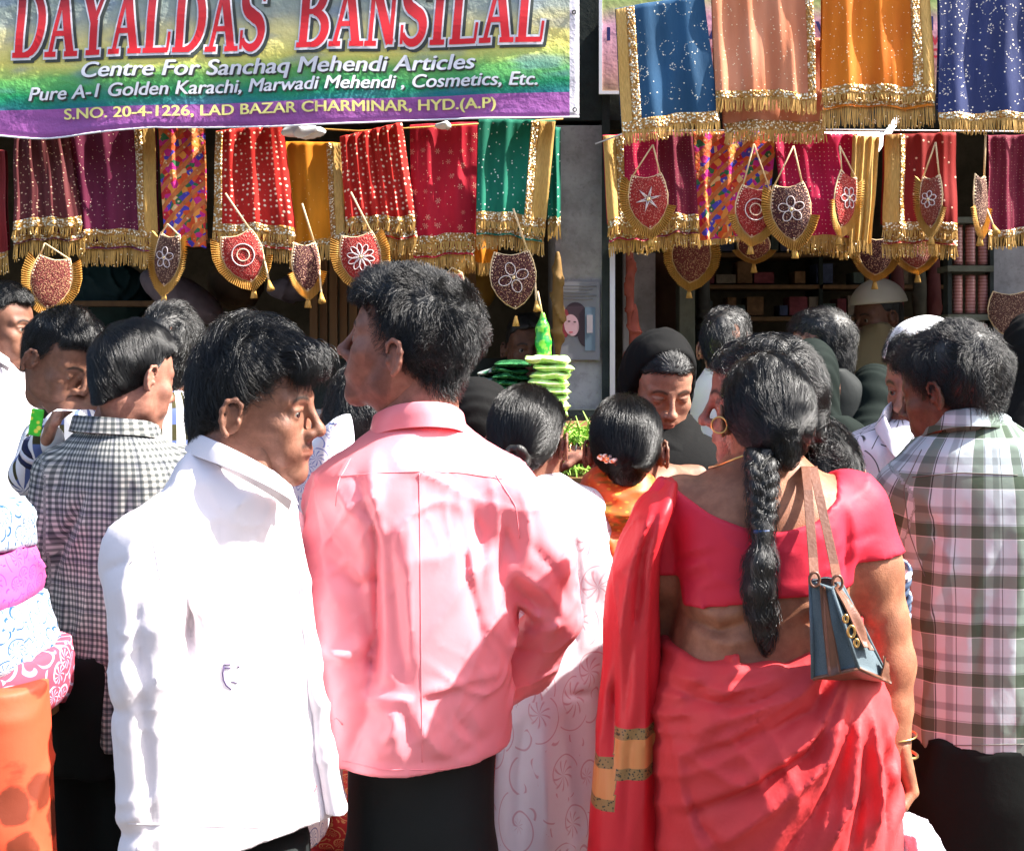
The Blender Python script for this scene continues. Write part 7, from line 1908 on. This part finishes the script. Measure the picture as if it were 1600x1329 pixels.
# --- man at the left looking down, striped cuff, behind the checked youth
D6 = 3.1
o, H, F, z = crowd(D6, 'man with side-parted hair bending his head over goods in his hands, at the left', (94, 562, -28, -30, (1.0, 1.0, 1.0)),
    [(640, 95, 150), (665, 60, 190), (700, 40, 215), (760, 30, 225), (900, 30, 225), (1060, 35, 220)], C['bars'], 'short', 'brown', hh=.0032,
    arms=[[(60, 690, -.02, .05), (40, 745, -.10, .045), (70, 690, -.2, .036)]], hem=1060, tint=dict(moustache=.8), hairn=6000, hk=dict(eyes='closed'), hairlen=.045, wild=.2)
hf = Field(z(30, 720, -.32), z(130, 640, -.10), .0035); hand(hf, z(66, 690, -.21), (.35, -.35, .55), (1, 0, .2), .9, .5); V, Q = hf.mesh()
if len(V): mesh_ob('hand', V, Q, SKIN['fair'], o, True, {'tint': np.ones((len(V), 3))})
mb = MB(); c = z(52, 712, -.17)
for k, cc in enumerate(((0.015, 0.02, 0.06, 1), (.7, .7, .75, 1), (0.015, 0.02, 0.06, 1))):
    mm = Mat('cuff band', .8); mm.color(cc); mb = MB(); d = np.array([.25, -.25, .45]); d /= np.linalg.norm(d)
    mb.tube([c + d * (.015 * k - .02), c + d * (.015 * k - .006)], .038, 16); mb.build('cuff_band', mm.m, o, True)
mm = Mat('green printed wrapper', .25, .6); oo = mm.coord(); n = mm.noise(oo, 60, 2)
mm.color(mm.mix(mm.step(mm.voro(oo, 55), .35, .2), mm.mix(n, (.02, .45, .03, 1), (.10, .75, .05, 1)), (.85, .8, .1, 1)))
mb = MB(); mb.box(z(50, 662, -.26), (.028, .008, .06), np.array(Matrix.Rotation(.15, 3, 'Y'))); pk = mb.build('snack_packet', mm.m)
bv = pk.modifiers.new('b', 'BEVEL'); bv.width = .003; bv.segments = 2
tag(pk, 'small green printed packet held up at the left edge', 'packet')

# --- man cut by the left edge, white shirt
crowd(3.7, 'man in a plain white shirt cut off by the left edge, face turned right', (2, 514, -8, -2, (1, 1, 1)),
    [(560, -45, 20), (585, -70, 38), (630, -85, 52), (750, -90, 50), (900, -90, 40), (1100, -90, 38)], C['white'], 'short', 'brown', hh=.003, hem=1100, tint=dict(moustache=.5), hairn=5000,
    collar_=[(8, 575, -.09), (-14, 560, -.095), (-36, 550, -.04), (-36, 550, .04)])
# --- man with barred shirt behind the checked youth
crowd(3.1, 'man in a white shirt with blue and olive bars just behind the checked youth', (268, 560, 95, 0, (1.0, 1.0, 1.0)),
    [(610, 225, 290), (640, 205, 312), (700, 185, 325), (800, 180, 330), (1000, 185, 325)], C['bars'], 'short', 'brown', hem=1050, hairn=3500)
# --- woman in red paisley shawl between white shirt and pink shirt
o, H, F, z = crowd(2.65, 'woman wrapped in a red and gold paisley shawl, mostly hidden behind the pink shirt', (572, 655, 90, 0, (1, 1, 1)),
    [(690, 520, 600), (705, 495, 640), (725, 480, 760), (760, 470, 815), (850, 470, 820), (1000, 470, 810), (1329, 465, 800)], C['redscarf'], 'woman', 'brown', bottom='saree', split=False, bottom_rx=.2, shirtname='shawl', hairn=5000, hairlen=.06)
# --- woman in white floral cloth between the two young men
crowd(2.5, 'person in white cotton with blue and pink flowers, glimpsed between the two young men', None,
    [(652, 530, 544), (668, 510, 548), (700, 468, 550), (735, 438, 548), (780, 430, 535), (850, 435, 520), (1000, 430, 510), (1329, 430, 510)], C['floral'], bottom=None, shirtname='tunic', fold_=[([(500, 680), (470, 760), (455, 850)], -.012, .012), ([(520, 690), (500, 780)], .010, .012)])
# --- black robed woman behind the pink shirt
z3 = lambda px, py, dy=0: W(px, py, 3.0) + (0, dy, 0)
def robe_figure(D, label, head, rows, mat, seed=1, opening=False, face=False, **k):
    z = lambda px, py, dy=0: WP(px, py, D, dy)
    cx = (rows[-1][1] + rows[-1][2]) / 2
    o = person_root(cx, 900, D, label, k.get('group'))
    H = Head(W(head[0], head[1], D), head[2], head[3], 0, head[4] if len(head) > 4 else 1.0)
    V, Q, T = H.mesh(k.get('hh', .005), female=True, tint=k.get('tint', dict(female=True)), eyes=k.get('eyes', 'closed')); 
    skin_body(o, [(V, Q, T)], SKIN[k.get('skin', 'brown')])
    if k.get('hairshow'): H.hair('slick', o, .0035, 6000, .05, .0004, 3, lift=.05, wild=.04, bumps=.0003)
    veil_over(o, H, mat, D, seed=seed, opening=opening) if not k.get('own') else k['own'](o, H, mat)
    F = Field((z(min(r[1] for r in rows) - 40, 0)[0], D - .32, max(z(0, 1400)[2], .02)), (z(max(r[2] for r in rows) + 40, 0)[0], D + .32, z(0, rows[0][0] - 40)[2]), .009)
    F.loft(rows_px([r if len(r) > 4 else (r[0], r[1], r[2], 0, .13) for r in rows], D), .03)
    for a in k.get('arms', ()): F.chain([z(q[0], q[1], q[2]) for q in a], [q[3] for q in a], .025)
    if k.get('fold_'): folds(F, D, k['fold_'])
    noise_fold(F, seed + 5, .006, 24, (1, 1, .45)); V, Q = F.mesh(); mesh_ob('robe', V, Q, mat, o)
    lower_body(o, z(cx, 0)[0], D, z(0, 1390)[2] + .02 if z(0, 1390)[2] > .1 else .3, (rows[-1][2] - rows[-1][1]) / 2 / FPX * D, .14, mat, split=False, name='robe_skirt', h=.02)
    return o, H, F, z
robe_figure(3.0, 'figure in a black robe seen from behind, next to the pink shirt', (742, 676, 90, 0), [(715, 700, 785), (740, 675, 810), (790, 655, 830), (900, 650, 835), (1390, 640, 850)], C['robe'], 11,
            fold_=[([(770, 640), (785, 700), (800, 760)], .012, .014), ([(750, 640), (750, 740)], -.010, .012)])

# --- woman with tight black hair, white kurta
def kurta():
    D = 2.62
    o, H, F, z = crowd(D, 'woman in a white kurta with curling print, oiled hair in a low knot', (826, 694, 70, -6, (.97, .97, .97)),
        [(738, 800, 868, 0, .05), (755, 778, 900, 0, .09), (790, 755, 925, 0, .115), (860, 748, 945, 0, .125), (950, 760, 945, 0, .125), (1080, 775, 930, 0, .13), (1220, 770, 940, 0, .15), (1400, 765, 950, 0, .16)], C['swirl'], 'slick', 'brown', h=.0065,
        arms=[[(915, 805, 0, .050), (935, 900, -.01, .048), (918, 1010, -.02, .046), (905, 1085, .0, .043)]], hairn=9000, hairlen=.08, wild=.06, bumps=.0006, neckr=.045, bottom='swirl', split=False, bottom_rx=.17, shirtname='kurta',
        fold_=[([(895, 830), (905, 930), (893, 1080)], -.014, .010), ([(880, 1085), (925, 1092)], -.006, .006), ([(820, 1120), (812, 1200), (806, 1329)], -.012, .014), ([(850, 1130), (856, 1329)], .010, .018), ([(880, 1120), (900, 1329)], -.010, .016), ([(800, 860), (808, 1000)], .006, .02)], nf=.003, yaw=34, hk=dict(female=True))
    K = Field(z(740, 780, -.25), z(880, 650, .1), .0035)
    K.ell(z(806, 722, -.105), (.030, .026, .024), 0); K.ell(z(800, 735, -.105), (.018, .020, .022), .01)
    for i in range(3):
        a = i * 2.1; pts = [z(805 + 20 * math.cos(a + t * 4) * (1 - .5 * t), 722 + 18 * math.sin(a + t * 4), -.118 - .008 * math.sin(t * 6)) for t in np.linspace(0, 1, 12)]
        K.chain(pts, [.007] * 12, .004)
    Nn = Noise3(7, 8, 260, (1, 1, .3)); K.apply(lambda x, y, zz, d: d - .0008 * Nn(x, y, zz), band=.02)
    V, Q = K.mesh(); mesh_ob('hair_knot', V, Q, HAIR_CAP, o)
    mb = MB(); c = z(880, 712, -.03); mb.tube([c + .006 * np.array([math.cos(a), .4 * math.cos(a), math.sin(a)]) for a in np.linspace(0, 6.1, 10)], .0012, 5); mb.build('earring', GOLD, o, True)
kurta()
# --- girl with orange silk
def shawl_girl():
    D = 2.7
    o, H, F, z = crowd(D, 'girl with sleek black hair and an orange silk drape, arm stretched to the right', (978, 706, 84, -4, (.97, .97, .97)),
        [(716, 948, 995, 0, .045), (732, 925, 1015, 0, .065), (755, 908, 1030, 0, .09), (800, 890, 1045, 0, .11), (870, 890, 1045, 0, .12), (1000, 885, 1050, 0, .12), (1390, 880, 1055, 0, .14)], C['shawl'], 'slick', 'brown', h=.0065,
        hairn=9000, hairlen=.08, wild=.05, bumps=.0006, neckr=.042, bottom='shawl', split=False, bottom_rx=.15, shirtname='drape', nf=.005, hk=dict(female=True),
        fold_=[([(915, 752), (960, 772), (1015, 768)], .012, .012), ([(905, 790), (960, 805), (1030, 802)], .012, .012), ([(940, 735), (960, 760), (1000, 752)], -.008, .008), ([(905, 800), (960, 830), (1020, 835)], -.010, .012), ([(925, 790), (960, 870), (1000, 930)], .012, .013), ([(900, 860), (930, 950)], .010, .012), ([(930, 760), (1000, 775)], -.008, .010)])
    mb = MB(); rr = np.random.RandomState(4)
    flower = Mat('jasmine and orange petals', .7); fo = flower.coord(); flower.color(flower.mix(flower.step(flower.noise(fo, 140, 1), .45, .55), (.85, .25, .08, 1), (.9, .8, .7, 1)))
    for i in range(34):
        t = i / 33; c = z(938 + 52 * t, 716 + 4 * math.sin(t * 3) + 10 * t, -.105 + .03 * abs(t - .4)); mb.ball(c + rr.normal(size=3) * .003, (.0055, .004, .0045), 6, 4)
    fl = mb.build('hair_flowers', flower.m, o, True); fl['kind'] = 'stuff'
    A = Field(z(1000, 800, -.1), z(1140, 660, .35), .0045)
    A.chain([z(1010, 772, 0), z(1042, 752, .06), z(1075, 752, .12), z(1108, 742, .16)], [.036, .032, .029, .024], .01)
    hand(A, z(1108, 742, .16), (.8, .3, .55), (0, .5, -1), .85, .5)
    V, Q = A.mesh(); mesh_ob('arm', V, Q, SKIN['brown'], o, True, {'tint': np.ones((len(V), 3))})
    # hands reaching to the left over the goods
    A = Field(z(870, 780, -.1), z(1000, 640, .35), .004)
    A.chain([z(960, 745, .05), z(925, 715, .18)], [.026, .020], .01); hand(A, z(925, 715, .18), (-1, .2, .12), (0, .3, -1), .85, .45)
    V, Q = A.mesh(); mesh_ob('hand', V, Q, SKIN['warm'], o, True, {'tint': np.ones((len(V), 3))})
    for k in range(3):
        mb = MB(); c = z(912 - 9 * k, 712 - 1 * k, .19); mb.tube([c + .022 * np.array([.25 * math.cos(a), math.cos(a), math.sin(a)]) for a in np.linspace(0, 2 * PI, 16, endpoint=False)], .002, 5, closed=True)
        mb.build('bangle', GOLD if k != 1 else HAIR_CAP, o, True)
shawl_girl()
# --- woman in black headscarf facing the camera, looking down
def own_veil(o, H, mat):
    f = Field((-.15, -.17, -.24), (.15, .16, .18), .0045)
    f.ell((0, -.020, .034), (.088, .104, .105), 0); f.cone((0, -.03, -.04), (0, -.045, -.20), .088, .115, .05); f.cone((0, .02, -.125), (0, .03, -.22), .055, .10, .03)
    f.ell((0, .118, .012), (.0735, .128, .106), .008, 'cut')
    f.cutfn(lambda x, y, zz: np.minimum(y - .030 - .25 * (zz - .05), zz + .085) + 0 * x, .01)
    N = Noise3(3, 7, 40, (1, 1, .6)); f.apply(lambda x, y, zz, d: d - .0025 * N(x, y, zz) - .0015 * np.sin((y * 1.2 + zz) * 130 + 2 * N(x, y, zz)))
    V, Q = f.mesh(); mesh_ob('headscarf', to_world(V, H.M, H.o, H.sc), Q, mat, o)
    g = Field(H.o + (-.22, -.20, -.30), H.o + (.24, .2, -.02), .006)
    c = H.o; g.loft([(c[2] - .06, c[0] - .012, c[1] + .03, .085, .075), (c[2] - .10, c[0], c[1] + .02, .095, .085), (c[2] - .16, c[0] + .01, c[1] + .0, .13, .11), (c[2] - .28, c[0] + .02, c[1], .20, .13)], .02)
    g.ell((c[0], c[1] - .14, c[2] - .05), (.075, .10, .075), .02, 'cut')
    noise_fold(g, 5, .005, 40); V, Q = g.mesh(); mesh_ob('scarf_drape', V, Q, mat, o)
robe_figure(2.95, 'woman in a black headscarf facing the camera and looking down, hair showing in front', (1032, 604, -78, -24, (.93, .95, .95)),
    [(675, 990, 1090, .03, .08), (700, 960, 1150, .02, .12), (740, 950, 1190, 0, .14), (800, 945, 1200, 0, .14), (1000, 940, 1200, 0, .14), (1390, 930, 1210, 0, .16)], C['robe'], 31, skin='fair', hairshow=True, own=own_veil, hh=.0026, tint=dict(lips=(.8, .5, .5), brow=.9))
# --- people in the middle distance
far_group = 'black robed shoppers by the right shop'
robe_figure(3.9, 'shopper in a greenish black veil, head seen from behind, right of the plaited woman', (1267, 602, 84, 0, (.92, 1, 1.05)), [(650, 1235, 1325), (670, 1220, 1370), (720, 1215, 1385), (1000, 1210, 1390), (1390, 1210, 1390)], C['veil'], 41, group=far_group)
robe_figure(4.0, 'stooping shopper in black, only the crown of the veil showing beside the fern shirt', (1366, 640, 70, -30, (1, 1, 1)), [(650, 1330, 1400), (680, 1310, 1430), (1390, 1300, 1440)], C['veil'], 43, group=far_group)
robe_figure(3.6, 'dark veiled figure behind the plaid shoulder at the right edge', (1572, 622, 60, -10, (1.0, 1.05, 1.0)), [(660, 1540, 1620), (690, 1500, 1680), (1390, 1490, 1700)], C['veil'], 45, group=far_group)
robe_figure(3.4, 'black draped shopper cut off by the right edge, taller than her neighbour', (1622, 575, 60, -10, (1.05, 1.05, 1.1)), [(620, 1580, 1680), (660, 1550, 1700), (1390, 1540, 1720)], C['robe'], 47, group=far_group)
# --- second woman's head just left of the plaited woman
crowd(2.35, 'woman in profile half hidden behind the plaited woman, facing left', (1190, 628, 172, -4, (1.0, 1.0, 1.0)), [(740, 1150, 1230), (770, 1110, 1300), (900, 1100, 1310), (1390, 1100, 1310)], C['blouse'], 'woman', 'warm', hh=.003, hk=dict(female=True, eyes='closed'), hairn=6000, hairlen=.06, bottom=None, nf=.002)
# --- short person with loose dark hair
crowd(2.45, 'short girl with loose dark hair behind the red sleeve', (1280, 752, 80, -20, (.95, .95, .95)), [(790, 1240, 1310), (820, 1200, 1350), (1390, 1195, 1355)], C['redscarf'], 'woman', 'brown', hairn=8000, hairlen=.07, wild=.35, bottom=None, nf=.004)
# --- man with skull cap and fern shirt
def cap_man():
    D = 2.95
    o, H, F, z = crowd(D, 'man in a white skull cap and white shirt printed with black ferns, collar open', (1446, 600, 215, -14, (1.0, 1.0, 1.05)),
        [(655, 1395, 1470, 0, .06), (672, 1352, 1490, 0, .10), (695, 1312, 1510, 0, .12), (730, 1300, 1520, 0, .125), (800, 1305, 1520, 0, .125), (1000, 1310, 1515, 0, .12), (1120, 1310, 1515, 0, .12)], C['fern'], 'short', 'warm', h=.006,
        hem=1120, tint=dict(moustache=.9, stubble=.5), hh=.003, arms=[[(1322, 715, 0, .05), (1310, 800, -.03, .048), (1322, 880, -.08, .044)]], hairn=4000,
        fold_=[([(1335, 720), (1345, 800), (1350, 900)], -.010, .010), ([(1390, 690), (1400, 740)], .008, .010), ([(1366, 690), (1370, 760)], .005, .012), ([(1355, 740), (1362, 820)], .006, .012)])
    V, Q = neckpatch(z)
    mesh_ob('chest', V, Q, SKIN['warm'], o, True, {'tint': np.ones((len(V), 3))})
    collar(o, [z(1432, 745, -.125), z(1402, 708, -.115), z(1385, 670, -.07), z(1400, 650, 0), z(1440, 645, .05)], C['fern'], .034, flare=.020, fall=.5)
    f = Field((-.13, -.15, .0), (.13, .15, .18), .005); f.ell((0, -.014, .04), (.090, .112, .110), 0); f.cutfn(lambda x, y, zz: .062 - zz + 0 * x + .15 * y, .004)
    N = Noise3(8, 6, 60); f.apply(lambda x, y, zz, d: d - .001 * N(x, y, zz)); V, Q = f.mesh(); cp = mesh_ob('cap', to_world(V, H.M, H.o, H.sc), Q, C['cap'], o)
def neckpatch(z):
    N = Field(z(1370, 800, -.2), z(1480, 620, .1), .005); N.cone(z(1440, 640, 0), z(1425, 745, -.075), .05, .048, .0); return N.mesh()
cap_man()
# --- two men far in the doorway and the keeper inside
crowd(4.05, 'man far back with close dark hair, white collar with red trim', (1135, 546, 60, -6, (1, 1.0, 1)), [(575, 1105, 1165), (590, 1085, 1195), (640, 1080, 1200), (1390, 1085, 1195)], C['white'], 'short', 'fair', hairn=3000, bottom=None)
crowd(4.0, 'man far back with full dark hair turned left, forehead catching light', (1284, 548, 150, -4, (1, 1, 1)), [(575, 1260, 1320), (595, 1235, 1355), (650, 1225, 1365), (1390, 1230, 1360)], C['dark'], 'full', 'fair', hairn=3500, bottom=None)
o, H, F, z = crowd(5.0, 'shopkeeper deep inside the right shop in a cream skull cap and tan robe', (1372, 496, 200, -10, (1.05, 1, 1)), [(505, 1350, 1385), (520, 1325, 1415), (560, 1318, 1420), (1200, 1315, 1420)], C['tan'], 'short', 'dark', hairn=0, bottom=None, shirtname='robe')
f = Field((-.13, -.15, .0), (.13, .15, .18), .006); f.ell((0, -.010, .04), (.095, .118, .112), 0); f.cutfn(lambda x, y, zz: .055 - zz + 0 * x + .1 * y, .004); V, Q = f.mesh(); mesh_ob('cap', to_world(V, H.M, H.o, H.sc), Q, C['creamcap'], o)
crowd(4.75, 'dim face of a shopkeeper sitting in the left shop behind the green packets', (822, 545, -80, -5, (1, 1, 1)), [(590, 800, 845), (605, 775, 870), (700, 770, 875), (1200, 770, 875)], C['dark'], 'short', 'dark', hairn=0, bottom=None)
